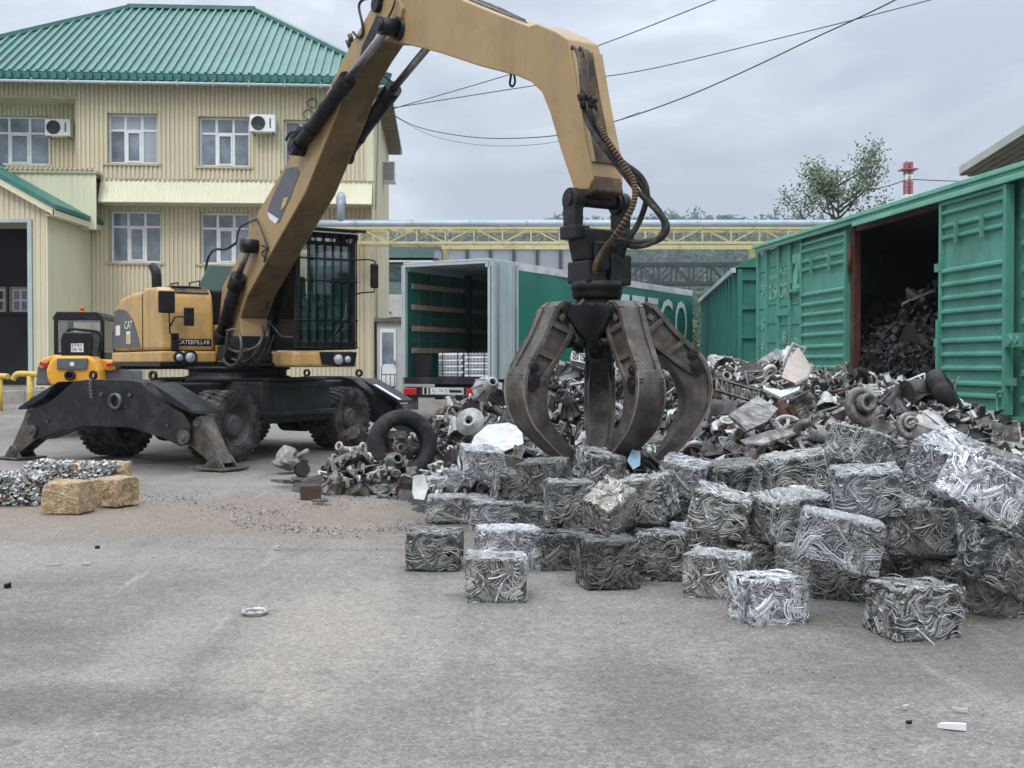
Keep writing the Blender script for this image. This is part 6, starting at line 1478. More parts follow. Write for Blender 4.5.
# ---------------------------------------------------------------- bales: compressed strips
def bale_mesh(name, w_, d_, h_, seed, k=34, warp=.10, amp=.011, n=116, strands=14, blocky=0):
    rs = np.random.RandomState(seed); half = np.array([w_,d_,h_])/2
    V = []; Fq = []; off = 0; Ns = []
    g = np.linspace(-1,1,n)
    U_, W_ = np.meshgrid(g, g, indexing='ij'); U_, W_ = U_.ravel(), W_.ravel(); O_ = np.ones_like(U_)
    for ax in range(3):
        for s_ in (-1,1):
            p = np.zeros((n*n,3)); p[:,ax] = s_; p[:,(ax+1)%3] = U_; p[:,(ax+2)%3] = W_
            V.append(p); 
            idx = np.arange(n*n).reshape(n,n); a = idx[:-1,:-1].ravel(); b_ = idx[1:,:-1].ravel(); c_ = idx[1:,1:].ravel(); d__ = idx[:-1,1:].ravel()
            q = np.stack([a,b_,c_,d__],1) if s_>0 else np.stack([a,d__,c_,b_],1); Fq.append(q+off); off += n*n
    p = np.concatenate(V); fq = np.concatenate(Fq)
    # round the box edges a little
    r_ = .018; q = p*half; inner = np.clip(q, -(half-r_), half-r_); dlt = q-inner; ln = np.linalg.norm(dlt,axis=1,keepdims=True); nrm = dlt/np.maximum(ln,1e-6)
    pos = inner+nrm*r_
    # crooked, bulging overall shape
    pos0 = pos.copy()
    for ax in range(3): pos[:,ax] += .011*noise3(pos0, seed*7+ax, 2, 7)
    # folded strips: each face family shows layers swirled by repeated warping
    s0 = pos0+rs.uniform(-5,5,3)
    qq = s0.copy()
    for it in range(4):
        fr = rs.uniform(8,13)*(1.45**it); am = warp*.72/(1.5**it)
        ph = rs.uniform(0,6.28,3)
        qq = qq + am*np.stack([np.sin(fr*qq[:,1]+ph[0])+.6*np.sin(fr*.7*qq[:,2]+1), np.sin(fr*qq[:,2]+ph[1])+.6*np.sin(fr*.8*qq[:,0]+2), np.sin(fr*qq[:,0]+ph[2])+.6*np.sin(fr*.75*qq[:,1])],1)
    dirn = rs.normal(size=3); dirn /= np.linalg.norm(dirn)
    def strips(qv, kk, sd):
        dn = np.random.RandomState(sd).normal(size=3); dn /= np.linalg.norm(dn)
        u = qv@dn*kk*(1+.25*noise3(s0, sd+5, 1, 6)) + .5*noise3(qv, sd+8, 2, 50)
        fl = np.floor(u).astype(int); f_ = u-fl; hh = np.random.RandomState(sd+1).rand(4096)
        return np.clip(np.minimum(f_,1-f_)*3.2,0,1), hh[(fl*131)%4096], hh[(fl*57+900)%4096]
    ra, ha, h2 = strips(qq, k*1.95, seed+100); rb, hb, h3 = strips(qq[:,[1,2,0]]*1.1+s0*.3, k*2.7, seed+200)
    rc, hc, h4 = strips(qq[:,[2,0,1]]+s0*.5, k*1.3, seed+400); sl2 = noise3(s0, seed+500, 3, 16) > .25
    sel = noise3(s0, seed+300, 2, 11) + .5*noise3(s0, seed+301, 2, 30) > .18
    ridge = np.where(sel, rb, ra); hs = np.where(sel, hb, ha); h2 = np.where(sel, h3, h2)
    ridge = np.where(sl2, rc, ridge); hs = np.where(sl2, hc, hs)
    brk = noise3(qq, seed+9, 2, 26); fine = noise3(pos0, seed+11, 2, 90)
    disp = amp*(ridge*1.2-1.0) + (hs-.5)*amp*2.0*ridge + amp*.6*brk*(h2>.4) + amp*.2*fine
    big = noise3(s0, seed+3, 3, 15)
    disp += .03*np.where(big<-.3, (big+.3)*1.6, 0)
    pos = pos + nrm*disp[:,None]
    tone = np.clip((.40+.62*(hs-.5)+.16*fine+.16*brk)*(.22+.78*ridge)+.06, 0, 1)  # ridge factor paints crevice shade into the tone between strips
    verts = pos.tolist(); faces = fq.tolist()
    # bundles of flat strips pressed on to every face
    tnl = []
    r2 = np.random.RandomState(seed+77)
    area = [half[1]*half[2], half[0]*half[2], half[0]*half[1]]
    for bi in range(int(strands*7)):
        ax = r2.choice(3, p=np.array(area)/sum(area)); sg = r2.choice([-1,1]); a1, a2 = (ax+1)%3, (ax+2)%3
        cx, cy = r2.uniform(-1,1)*half[a1], r2.uniform(-1,1)*half[a2]; th = r2.uniform(0,6.28); cv = r2.normal()*9; cv2 = r2.normal()*60; L_ = r2.uniform(.05,.24); nr = r2.randint(3,13); wdt = r2.uniform(.004,.0085); m_ = 9
        hgt = r2.uniform(.001,.009)
        for j in range(nr):
            wv_ = wdt*r2.uniform(.7,1.2); tt = min(1,max(.08,.52+.5*(r2.rand()-.5)*1.5)); hj = hgt+r2.uniform(-.002,.004); st = r2.uniform(-.02,.02); Lj = L_*r2.uniform(.7,1.1); i0 = len(verts); ph_ = r2.uniform(0,6)
            x, y = cx-math.sin(th)*j*wdt*1.05, cy+math.cos(th)*j*wdt*1.05; ang = th
            for q_ in range(m_):
                s_l = (q_/(m_-1)-.5)*Lj+st; ang = th+cv*s_l+cv2*s_l*s_l
                x += math.cos(ang)*Lj/m_; y += math.sin(ang)*Lj/m_
                for k_, (o2, hz) in enumerate(((-.5,-.004),(-.38,.0),(.38,.0015*math.sin(ph_+j)),(.5,-.004))):
                    px_, py_ = x-math.sin(ang)*wv_*o2, y+math.cos(ang)*wv_*o2
                    v = [0,0,0]; e1 = abs(px_)-half[a1]; e2 = abs(py_)-half[a2]
                    v[a1] = max(-half[a1]-.004,min(half[a1]+.004,px_)); v[a2] = max(-half[a2]-.004,min(half[a2]+.004,py_)); v[ax] = sg*(half[ax]+hj+hz-max(0,e1)-max(0,e2))
                    verts.append(v); tnl.append(tt*(.35 if k_ in (0,3) else 1))  # strip edges painted darker as crevice shade
            for q_ in range(m_-1):
                for k_ in range(3):
                    a_ = i0+q_*4+k_; f_ = [a_,a_+1,a_+5,a_+4]; faces.append(f_ if sg > 0 else f_[::-1])
    # loose strands
    tn = (tone*.8).tolist()+tnl
    for i in range(strands):
        fi = rs.randint(len(pos)); b0 = pos[fi]; nn = nrm[fi]; tdir = rs.normal(size=3); tdir -= nn*tdir.dot(nn); tdir /= np.linalg.norm(tdir)+1e-6
        L_ = rs.uniform(.05,.16); m_ = 7; cur = rs.normal(size=3)*.6; side = np.cross(nn,tdir); wd = rs.uniform(.0015,.004); i0 = len(verts); tt = rs.uniform(.3,1)
        lift = rs.uniform(.004,.02)
        for j in range(m_):
            f_ = j/(m_-1); c_ = b0+tdir*L_*(f_-.5)+side*L_*.5*(f_-.5)**2*cur[0]*2+nn*(lift*math.sin(math.pi*f_*rs.uniform(.8,1))+.006)
            c_ = c_ - nn*0
            verts.append((c_+side*wd).tolist()); verts.append((c_-side*wd+nn*wd*.8).tolist()); tn += [tt,tt*.7]
        for j in range(m_-1): faces.append([i0+2*j,i0+2*j+1,i0+2*j+3,i0+2*j+2])
    me = bpy.data.meshes.new(name); me.from_pydata(verts, [], faces); me.update()
    me.polygons.foreach_set('use_smooth', [True]*len(faces))
    at = me.attributes.new('tone','FLOAT','POINT'); at.data.foreach_set('value', tn)
    zmin = min(v[2] for v in verts[:len(pos)])
    return me
BV = {}
for i,(key,w_,d_,h_,k,warp,amp,st) in enumerate([
    ('a',.44,.40,.31,34,.075,.010,16),('b',.46,.38,.31,38,.06,.010,12),('c',.40,.36,.35,30,.10,.012,16),('d',.38,.38,.37,22,.05,.014,12),
    ('e',.52,.40,.33,34,.09,.012,20),('f',.42,.36,.30,46,.11,.009,18),('g',.56,.42,.38,40,.10,.012,24),('h',.44,.36,.32,20,.12,.013,30)]):
    me = bale_mesh('bale_'+key, w_,d_,h_, 20+i, k, warp, amp, strands=st); me.materials.append(M['bale']); BV[key] = (me,w_,d_,h_)
def bale(key, x, y, z, rot, tilt, tone, labl, grp='baled aluminium blocks', sc_=1.0, dy=None):
    """front foot at pixel (x, y) resting at height z"""
    me, w_, d_, h_ = BV[key]
    Y = (1.5-z)*F/(y-364)
    Xc = (x-512)/F*Y; 
    o = bpy.data.objects.new('metal_bale', me); COL.objects.link(o)
    s_ = sc_ if isinstance(sc_, tuple) else (sc_,)*3
    E = Euler((R(tilt[0]),R(tilt[1]),R(rot)))
    Rm = E.to_matrix(); 
    lo = min((Rm@Vector((a*w_*s_[0],b*d_*s_[1],c*h_*s_[2]))).z for a in (-.5,.5) for b in (-.5,.5) for c in (-.5,.5))
    fy = max(abs((Rm@Vector((a*w_*s_[0],b*d_*s_[1],-.5*h_*s_[2]))).y) for a in (-.5,.5) for b in (-.5,.5))
    o.location = (Xc, Y+min(fy,.5*(w_+d_)*.5+.03)-.02, z-lo*.985); o.rotation_euler = E; o.scale = s_
    o.material_slots[0].link = 'OBJECT'; o.material_slots[0].material = M[tone]
    tag(o, labl, 'bale', grp); MATS_OF[o.name] = Matrix.Identity(4); return o
BL_ = [
 ('a',495,602,0,3,(0,0),'bale','nearest bale of the left group, in front, a loose strip hanging from its face'),
 ('b',433,570,0,-2,(0,0),'bale','leftmost bale of the front row with an S shaped fold on its face'),
 ('e',508,571,0,10,(0,0),'balelight','wide bright bale directly behind the nearest bale of the left group'),
 ('c',610,590,0,10,(0,0),'baledark','dark upright bale in front of the boldly striped one'),
 ('d',663,581,0,-4,(0,0),'bale','boldly striped square bale between the dark upright one and the paler tumbled one'),
 ('f',566,571,0,2,(0,0),'baledark','dull bale standing between the wide bright one and the dark upright one'),
 ('a',725,601,0,-24,(0,0),'bale','pale topped bale turned to show its right side, below the tilted one'),
 ('f',775,627,0,14,(0,0),'balelight','small low pale bale standing by itself in front of the heap'),
 ('b',927,642,0,12,(0,0),'bale','nearest bale at the right, its top strips curling upwards'),
 ('e',457,524,0,4,(0,0),'bale','flat topped bale at the left behind the leftmost front one',.0),
 ('b',497,531,0,2,(0,0),'balelight','low bright topped bale between the left front bales and the dark one'),
 ('f',431,503,0,-3,(0,0),'balelight','bale with a pale film corner beside the loose tyre'),
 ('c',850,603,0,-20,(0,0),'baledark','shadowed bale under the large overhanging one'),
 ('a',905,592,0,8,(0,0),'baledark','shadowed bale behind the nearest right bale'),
 ('e',975,612,0.02,40,(0,-34),'bale','long bale leaning steeply down to the right edge'),
 ('b',727,542,.30,-16,(6,13),'bale','tilted bale resting on the pale topped one, sloping down to the right'),
 ('c',651,527,.33,-30,(6,-9),'bale','dull bale turned cornerwise on top of the striped one'),
 ('c',570,523,.30,6,(0,0),'bale','square bale with curled rings on the face, second layer'),
 ('c',612,541,.27,38,(24,-30),'baletan','bundle of loose beige and white strips tilted between two bales'),
 ('e',850,577,.30,-12,(0,9),'balelight','large bright bale overhanging the shadowed gap, sloping down right'),
 ('e',800,548,.28,18,(8,-7),'bale','wide grey bale behind the large overhanging one'),
 ('g',520,517,.10,10,(6,8),'baledark','large dark bale in the middle of the left group'),
 ('d',467,505,.04,-24,(5,8),'balelight','tall whitish bale right of the one with the film corner'),
 ('g',741,508,.26,24,(6,-5),'baledark','large dark square edged bale right of the grapple'),
 ('h',688,501,.32,-24,(10,12),'balelight','pale bale with a flat sheet on top behind the cornerwise one'),
 ('g',802,508,.44,-16,(5,-9),'bale','bale with wide swirls leaning against the large dark one'),
 ('b',877,521,.56,-12,(6,-5),'balelight','pale block on the third layer at the right'),
 ('h',960,500,.66,38,(24,-10),'balelight','brightest bale at the top right with splayed white strips'),
 ('f',1000,533,.58,24,(14,26),'balelight','bright tilted bale at the right edge below the brightest one'),
 ('e',870,476,.60,28,(6,14),'bale','dull swirled bale at the top of the right heap'),
 ('f',601,488,.40,24,(14,6),'bale','grey bale tipped on its edge under the grapple tines'),
 ('d',1014,606,.12,30,(8,22),'bale','bale cut by the right edge of the picture behind the leaning one'),
 ('c',905,562,.30,20,(6,-10),'bale','bale with vertical folds right of the overhanging one'),
 ('a',480,481,.38,14,(8,4),'balelight','crumpled bright bale on top at the left below the white sheet'),
 ('a',545,497,.36,-20,(4,-6),'baledark','low dark bale behind the square ringed one'),
]
seen = {}
for b_ in BL_:
    sc_ = 1.0
    if len(b_) == 9: b_ = b_[:8]; sc_ = (1.1,1,.72)
    if 'low bright topped' in b_[7]: sc_ = (1.05,1,.8)
    if 'small low pale' in b_[7]: sc_ = .86
    if 'loose beige' in b_[7]: sc_ = .72
    if 'dark upright bale in' in b_[7] or 'nearest bale at the right' in b_[7]: sc_ = .9
    if sc_ == 1.0: sc_ = .86 if b_[2] > .2 else .94
    bale(*b_, sc_=sc_)
FILL = [(640,566,0),(700,566,0),(765,585,0),(815,596,0),(592,548,0),(880,578,0),(958,580,0),(1012,560,.1),(695,538,0),(545,545,0),(640,505,.1),(600,520,0),(760,545,.1),(830,560,0),(870,548,.28),(935,566,.3),(960,545,.3),(905,530,.3),(840,520,.3),(780,520,.2),(700,515,.1),(650,495,.1),(560,505,.1),(500,500,0),(985,520,.3),(930,500,.35),(850,495,.35),(820,484,.32),(900,485,.45),(1018,500,.35),(520,480,.2),(460,490,0),(640,478,.2),(720,480,.2),(775,482,.3),(560,478,.2),(1000,600,0),(1005,565,.0),(990,590,0),(1018,620,0),(1005,515,.45),(1018,545,.3)]
rf = random.Random(4)
for i,(x,y,z) in enumerate(FILL):
    z = max(0, z)
    rr_ = 'front' if y > 535 else 'back'; sd = 'left' if x < 620 else 'right'
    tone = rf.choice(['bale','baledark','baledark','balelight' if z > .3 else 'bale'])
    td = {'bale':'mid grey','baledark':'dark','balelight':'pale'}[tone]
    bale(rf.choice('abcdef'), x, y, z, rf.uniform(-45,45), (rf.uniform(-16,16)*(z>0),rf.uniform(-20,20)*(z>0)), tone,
         f'{td} bale mostly hidden {"low in" if rr_=="front" else "far back in"} the {sd} part of the bale heap', f'{td} bales hidden in the {rr_} {sd} of the bale heap', sc_=.86)

# loose strips on the bales / ground beside them
def strip(x, y, Y, L_, ang, labl, m_='balelight'):
    p = P(x,y,Y); rs = random.Random(int(x*7+y)); pts = [p+Vector((math.cos(ang)*L_*f, rs.uniform(-.01,.01), math.sin(ang)*L_*f)) for f in (0,.3,.6,1)]
    q = MB(); q.tube(pts,.006,6,sub=3); o = q.build('metal_strip', M['ingot']); tag(o, labl, 'strip'); return o
strip(502,583,7.03,.13,-1.9,'light bent strip hanging in front of the nearest left bale')
strip(916,628,5.98,.20,-.75,'thin light strip lying across the nearest right bale')

# ---------------------------------------------------------------- the scrap heap
bumps = [(-1.95,13.5,.42,.62),(-.55,16.2,.80,1.1),(.1,16.6,1.0,1.4),(1.15,16.2,1.45,1.6),(2.25,15.4,1.25,1.6),(3.35,14.7,1.45,1.6),(4.35,13.6,1.3,1.5),(4.6,12.0,1.05,1.5),(1.0,12.5,.6,1.8),(3.2,11.6,.85,1.7),(-.2,13.8,.5,.9),(4.9,10.3,.6,1.1),(2.6,10.2,.45,1.3)]
def heap(X, Y):
    s_ = 0
    for a,b_,h_,r_ in bumps: s_ += (h_*math.exp(-((X-a)**2+(Y-b_)**2)/(r_*r_)))**3
    return s_**(1/3) - .12
mb = MB(); hxs = np.linspace(-2.6,6.0,110); hys = np.linspace(8.6,19.5,120); V = []; idm = {}
for j, y in enumerate(hys):
    for i, x in enumerate(hxs):
        wl_ = 5.42+.12*(24.8-y)/.993
        h_ = heap(x,y)*(1-sstep(wl_-.55,wl_-.1,x))
        V.append((x,y,h_+.05*math.sin(x*9)*math.cos(y*8) if h_>0 else -.1))
Fc = []
for j in range(119):
    for i in range(109):
        a = j*110+i; q = (a,a+1,a+111,a+110)
        if max(V[k][2] for k in q) > 0: Fc.append(q)
arr = np.array(V); n_ = noise3(arr*np.array([1,1,1]), 5, 3, 7)
V = [(v[0],v[1],v[2]+.07*n_[k]) if v[2]>0 else v for k, v in enumerate(V)]
mb.add(V, Fc); tag(mb.build('scrap_heap_core', M['greasy']), 'dark fines and crushed scrap forming the body of the heap', 'scrap', kind='stuff')

# scrap part shapes ---------------------------------------------------------
def ring(q, r0, r1, z0, z1, n=22, M_=None): q.lathe([(r0,z0),(r1,z0),(r1,z1),(r0,z1)], n, M_, closed=True)
def crush(q, seed, amt):
    arr = np.array(q.v); 
    for ax in range(3): arr[:,ax] += amt*noise3(np.array(q.v), seed+ax, 2, 9)
    q.v = [tuple(v) for v in arr]; return q
def s_block(r):    # four cylinder engine block
    q = MB(); L_, w_, h_ = .46,.20,.24
    for s_ in (-1,1): q.bx(-L_/2,L_/2,s_*w_/2-.012,s_*w_/2+.012,-h_/2,h_/2); 
    for s_ in (-1,1): q.bx(s_*L_/2-.012,s_*L_/2+.012,-w_/2+.013,w_/2-.013,-h_/2,h_/2)
    for k in range(4): ring(q,.040,.052,-h_/2+.02,h_/2+.003,18,Matrix.Translation((-L_/2+.07+k*.107,0,0)))
    for k in range(5): q.bx(-L_/2+.01+k*.107,-L_/2+.03+k*.107,-w_/2-.035,w_/2+.035,-h_/2+.01,-h_/2+.08)
    for k in range(6): q.bx(-.2+k*.075,-.185+k*.075,w_/2+.013,w_/2+.03,-.08,.1)
    q.bx(-L_/2,L_/2,-w_/2,w_/2,-h_/2+.05,-h_/2+.06); q.cyl((-.23,-.13,.02),(.1,-.13,.02),.022,n=10); return q
def s_head(r):     # cylinder head with ports
    q = MB(); q.bx(-.22,.22,-.08,.08,-.035,.03)
    for k in range(4):
        ring(q,.024,.036,.031,.06,14,Matrix.Translation((-.16+k*.107,.03,0))); ring(q,.02,.03,.031,.05,12,Matrix.Translation((-.16+k*.107,-.04,0)))
        q.cyl((-.16+k*.107,.08,0),(-.16+k*.107,.13,.0),.03,.024,n=12)
    for s_ in (-1,1): q.bx(-.22,.22,s_*.078-.008,s_*.078+.008,.031,.075)
    for k in range(5): q.bx(-.225+k*.107,-.205+k*.107,-.069,.069,.031,.065)
    return q
def s_gear(r):     # bell shaped gearbox housing
    q = MB(); q.lathe([(.20,0),(.215,0),(.215,.02),(.19,.03),(.15,.14),(.11,.20),(.10,.34),(.06,.36),(.06,.42),(.045,.42),(.045,.34),(.085,.32),(.095,.2),(.135,.13),(.175,.02),(.2,.0)],26)
    for k in range(8): a=k*.785; q.beam((.20*math.cos(a),.20*math.sin(a),.02),(.105*math.cos(a),.105*math.sin(a),.26),.012,.03)
    for k in range(10): a=k*.628; ring(q,.007,.017,-.004,.026,8,Matrix.Translation((.218*math.cos(a),.218*math.sin(a),0)))
    q.bx(.09,.16,-.05,.05,.16,.3); return q
def s_pan(r):      # dented oil pan
    q = MB(); n=9; o=[(-.24,-.13),(.24,-.13),(.24,.13),(-.24,.13)]; i_=[(-.19,-.09),(.2,-.09),(.2,.09),(-.19,.09)]
    vs=[(a*1.12,b*1.2,.0) for a,b in o]+[(a,b,-.0) for a,b in o]+[(a,b,-.11-.03*(a>0)) for a,b in i_]
    q.add(vs,[(0,1,5,4),(1,2,6,5),(2,3,7,6),(3,0,4,7),(4,5,9,8),(5,6,10,9),(6,7,11,10),(7,4,8,11),(8,9,10,11)])
    vs2=[(a*1.0,b*1.0,c-.008) for a,b,c in vs]; q.add(vs2,[(4,5,1,0),(5,6,2,1),(6,7,3,2),(7,4,0,3),(8,9,5,4),(9,10,6,5),(10,11,7,6),(11,8,4,7),(11,10,9,8)])
    for a,b in ((-.25,-.14),(0,-.145),(.25,-.14),(.25,.14),(0,.145),(-.25,.14)): q.cyl((a,b,-.004),(a,b,.012),.012,n=7)
    return crush(q,r.randint(0,99),.022)
def s_rim(r):      # wheel rim with spokes
    q = MB(); q.lathe([(.205,-.09),(.215,-.095),(.19,-.07),(.175,-.03),(.175,.04),(.19,.08),(.215,.095),(.205,.10),(.18,.085),(.165,.04),(.165,-.03),(.18,-.075),(.205,-.09)],30)
    q.lathe([(.0,.06),(.045,.06),(.05,.03),(.0,.025)],18)
    for k in range(5): a=k*1.2566+.2; q.beam((.04*math.cos(a),.04*math.sin(a),.045),(.17*math.cos(a),.17*math.sin(a),.06),.05,.022)
    return q
def s_flywheel(r):
    q = MB(); ring(q,.135,.17,-.02,.02,30); ring(q,.02,.045,-.025,.03,16); 
    for k in range(6): a=k*1.047; q.beam((.04*math.cos(a),.04*math.sin(a),0),(.14*math.cos(a),.14*math.sin(a),0),.03,.014)
    for k in range(30): a=k*.2094; q.box((.174*math.cos(a),.174*math.sin(a),0),(.012,.012,.03),(0,0,a))
    return q
def s_elbow(r):
    q = MB(); q.tube([(0,0,0),(.16,0,0),(.24,.03,0),(.28,.11,0),(.28,.2,.02)],.045,14,caps=False,sub=3); q.tube([(0,0,0),(.16,0,0),(.24,.03,0),(.28,.11,0),(.28,.2,.02)],.037,14,caps=False,sub=3)
    q.lathe([(.037,-.01),(.08,-.01),(.08,.01),(.037,.01)],14,Matrix.Rotation(math.pi/2,4,'Y'),closed=True); q.lathe([(.037,-.01),(.07,-.01),(.07,.01),(.037,.01)],14,Matrix.Translation((.28,.2,.02))@Matrix.Rotation(math.pi/2,4,'X'),closed=True); return q
def s_sheet(r):
    q = MB(); n=12; m_=8; a,b=r.uniform(.2,.32),r.uniform(.12,.2); vs=[(a*(2*i/n-1),b*(2*j/m_-1),0) for j in range(m_+1) for i in range(n+1)]
    arr=np.array(vs); sd=r.randint(0,999); arr[:,2]=.07*noise3(arr,sd,3,8)+.10*np.abs(arr[:,0])*r.uniform(-1,1); arr[:,0]+=.03*noise3(arr,sd+1,2,9); arr[:,1]+=.03*noise3(arr,sd+2,2,9)
    bt=arr.copy(); bt[:,2]-=.006
    f=[(j*(n+1)+i,j*(n+1)+i+1,(j+1)*(n+1)+i+1,(j+1)*(n+1)+i) for j in range(m_) for i in range(n)]
    q.add([tuple(v) for v in arr],f); q.add([tuple(v) for v in bt],[g[::-1] for g in f])
    e=[i for i in range(n+1)]+[(j)*(n+1)+n for j in range(1,m_+1)]+[m_*(n+1)+i for i in range(n-1,-1,-1)]+[j*(n+1) for j in range(m_-1,0,-1)]
    k=len(e); q.add([tuple(arr[i]) for i in e]+[tuple(bt[i]) for i in e],[(i,k+i,k+(i+1)%k,(i+1)%k) for i in range(k)]); return q
def s_bracket(r):
    q = MB(); q.prism([(-.18,-.09),(.16,-.10),(.2,-.03),(.06,.02),(.03,.15),(-.05,.17),(-.09,.04),(-.2,0)],(0,0,0),(1,0,0),(0,1,0),-.018,.018)
    for x,y in ((-.15,-.04),(.15,-.06),(-.01,.12)): ring(q,.018,.038,-.03,.04,14,Matrix.Translation((x,y,0)))
    q.beam((-.15,-.04,.03),(.15,-.06,.03),.012,.04); q.beam((0,-.05,.03),(0,.12,.03),.012,.04); return q
def s_turbo(r):    # snail housing
    q = MB(); pts=[]; rs_=[]
    for i in range(22):
        a=i*.29; rr=.10+.003*i; pts.append((rr*math.cos(a),rr*math.sin(a),0)); rs_.append(.028+.0016*i)
    pts.append((pts[-1][0]-.02,pts[-1][1]-.12,0)); rs_.append(.066)
    q.tube(pts,rs_,12); q.lathe([(.05,-.04),(.075,-.04),(.095,0),(.075,.06),(.055,.09),(.045,.09),(.045,-.04)],20); ring(q,.05,.085,.085,.10,16); return q
def s_radiator(r):
    q = MB(); 
    for s_ in (-1,1): q.bx(-.24,.24,s_*.16-.015,s_*.16+.015,-.025,.025); q.bx(s_*.24-.02,s_*.24+.02,-.145,.145,-.03,.03)
    for k in range(22): x=-.21+k*.02; q.bx(x-.0025,x+.0025,-.145,.145,-.018,.018)
    for k in range(7): y=-.12+k*.04; q.bx(-.22,.22,y-.003,y+.003,-.008,.008)
    return crush(q,r.randint(0,99),.03)
def s_motor(r):    # finned motor casing
    q = MB(); q.cyl((-.13,0,0),(.13,0,0),.085,n=22)
    for k in range(22): a=k*.2856; q.beam((-.12,.095*math.cos(a),.095*math.sin(a)),(.12,.095*math.cos(a),.095*math.sin(a)),.006,.03,up=(0,math.cos(a),math.sin(a)))
    q.cyl((.13,0,0),(.16,0,0),.10,.09,n=22); q.cyl((.16,0,0),(.22,0,0),.018,n=10); q.cyl((-.155,0,0),(-.13,0,0),.10,n=22); q.bx(-.06,.06,-.05,.05,.09,.15); return q
def s_disc(r):
    q = MB(); q.lathe([(.04,0),(.15,0),(.15,.012),(.075,.014),(.07,.05),(.04,.05),(.04,0)],26)
    for k in range(5): a=k*1.2566; q.cyl((.055*math.cos(a),.055*math.sin(a),.045),(.055*math.cos(a),.055*math.sin(a),.058),.008,n=6)
    return q
def s_grate(r):    # lattice of cast rungs
    q = MB()
    for s_ in (-1,1): q.beam((-.26,s_*.08,0),(.26,s_*.08,0),.018,.03)
    for k in range(9):
        x=-.25+k*.0625; q.beam((x,-.08,0),(x,.08,0),.014,.025)
        if k<8: q.beam((x,-.08 if k%2 else .08,0),(x+.0625,.08 if k%2 else -.08,0),.010,.02)
    return crush(q,r.randint(0,99),.02)
def s_tube(r):
    q = MB(); pts=[(0,0,0)]; d=Vector((1,0,0))
    for i in range(6):
        d=(d+Vector((r.gauss(0,.4),r.gauss(0,.4),r.gauss(0,.4)))).normalized(); pts.append(tuple(Vector(pts[-1])+d*.09))
    q.tube(pts,r.uniform(.010,.022),8,sub=4); return q
def s_cover(r):    # valve cover, ribbed shallow box
    q = MB(); q.prism([(-.2,0),(-.18,.07),(.17,.07),(.2,0)],(0,0,0),(1,0,0),(0,0,1),-.07,.07)
    for k in range(7): q.bx(-.15+k*.05,-.142+k*.05,-.06,.06,.071,.08)
    q.bx(-.215,.215,-.085,.085,-.012,-.001); ring(q,.018,.028,.071,.10,12,Matrix.Translation((.1,0,0))); return q
def s_lump(r):     # half melted crushed casting
    bm_n=14; q = MB(); vs=[];n=16;m_=9
    for j in range(m_+1):
        for i in range(n): 
            th=math.pi*j/m_; ph=2*math.pi*i/n; vs.append((math.sin(th)*math.cos(ph)*.13,math.sin(th)*math.sin(ph)*.10,math.cos(th)*.09))
    q.add(vs,[(j*n+i,(j+1)*n+i,(j+1)*n+(i+1)%n,j*n+(i+1)%n) for j in range(m_) for i in range(n)])
    arr=np.array(q.v); sd=r.randint(0,99); k=1+.45*noise3(arr,sd,3,18)+.25*np.sign(noise3(arr,sd+7,1,26)); arr*=k[:,None]; q.v=[tuple(v) for v in arr]; 
    q.cyl((.02,.02,.02),(.10,.06,.12),.02,n=8); return q
def s_frame(r):    # rectangular cast frame / door
    q = MB()
    q.bx(-.2,.2,-.14,-.11,-.02,.02); q.bx(-.2,.2,.11,.14,-.02,.02); q.bx(-.2,-.17,-.109,.109,-.02,.02); q.bx(.17,.2,-.109,.109,-.02,.02); q.bx(-.01,.01,-.109,.109,-.012,.012); q.beam((-.17,-.1,0),(-.01,.1,0),.015,.015); q.beam((.17,-.1,0),(.01,.1,0),.015,.015)
    return crush(q,r.randint(0,99),.02)
KINDS = [('engine_block','four bore engine block',s_block,1.0,2),('cylinder_head','ported cylinder head',s_head,1.0,2),('gearbox_housing','bell shaped gearbox housing',s_gear,.9,2),('oil_pan','dented open oil pan',s_pan,.9,2),
 ('wheel_rim','spoked wheel rim',s_rim,.9,1),('flywheel','toothed flywheel',s_flywheel,.9,1),('pipe_elbow','flanged pipe elbow',s_elbow,.9,1),('bent_sheet','crumpled metal sheet',s_sheet,.9,4),('cast_bracket','three eyed cast bracket',s_bracket,1,1),
 ('turbo_housing','snail shaped turbo housing',s_turbo,1,1),('radiator','crushed finned radiator',s_radiator,.9,2),('motor_casing','ribbed motor casing',s_motor,1,1),('brake_disc','brake disc',s_disc,1,1),('lattice_grate','bent lattice grate',s_grate,1.1,2),
 ('bent_pipe','bent thin pipe',s_tube,.6,3),('valve_cover','ribbed valve cover',s_cover,1,1),('casting_lump','lumpy broken casting',s_lump,1,3),('braced_casting','crossbraced open casting',s_frame,1,2)]
PROT = []
rk = random.Random(12)
for nm, ds, fn, s_, nv in KINDS:
    for v in range(nv):
        q = fn(rk); me = q.mesh(nm); me.materials.append(M['cast']); PROT.append((nm, ds, me, s_))
def piece(ki, loc, rot, tone, where, sc_=1.0, labl=None, grp=None, mat_=None):
    nm, ds, me, s_ = PROT[ki]
    o = bpy.data.objects.new(nm, me); COL.objects.link(o); o.location = loc; o.rotation_euler = rot; o.scale = (sc_*s_,)*3
    o.material_slots[0].link = 'OBJECT'; o.material_slots[0].material = M[TONE[tone]] if not mat_ else M[mat_]
    tag(o, labl or f'{tone} {ds} {where}', ds.split()[-1] if nm not in ('cylinder_head',) else 'cylinder head', grp or f'{tone} {ds} pieces {where}'); return o
KI = {}
for i, p_ in enumerate(PROT): KI.setdefault(p_[0], i)
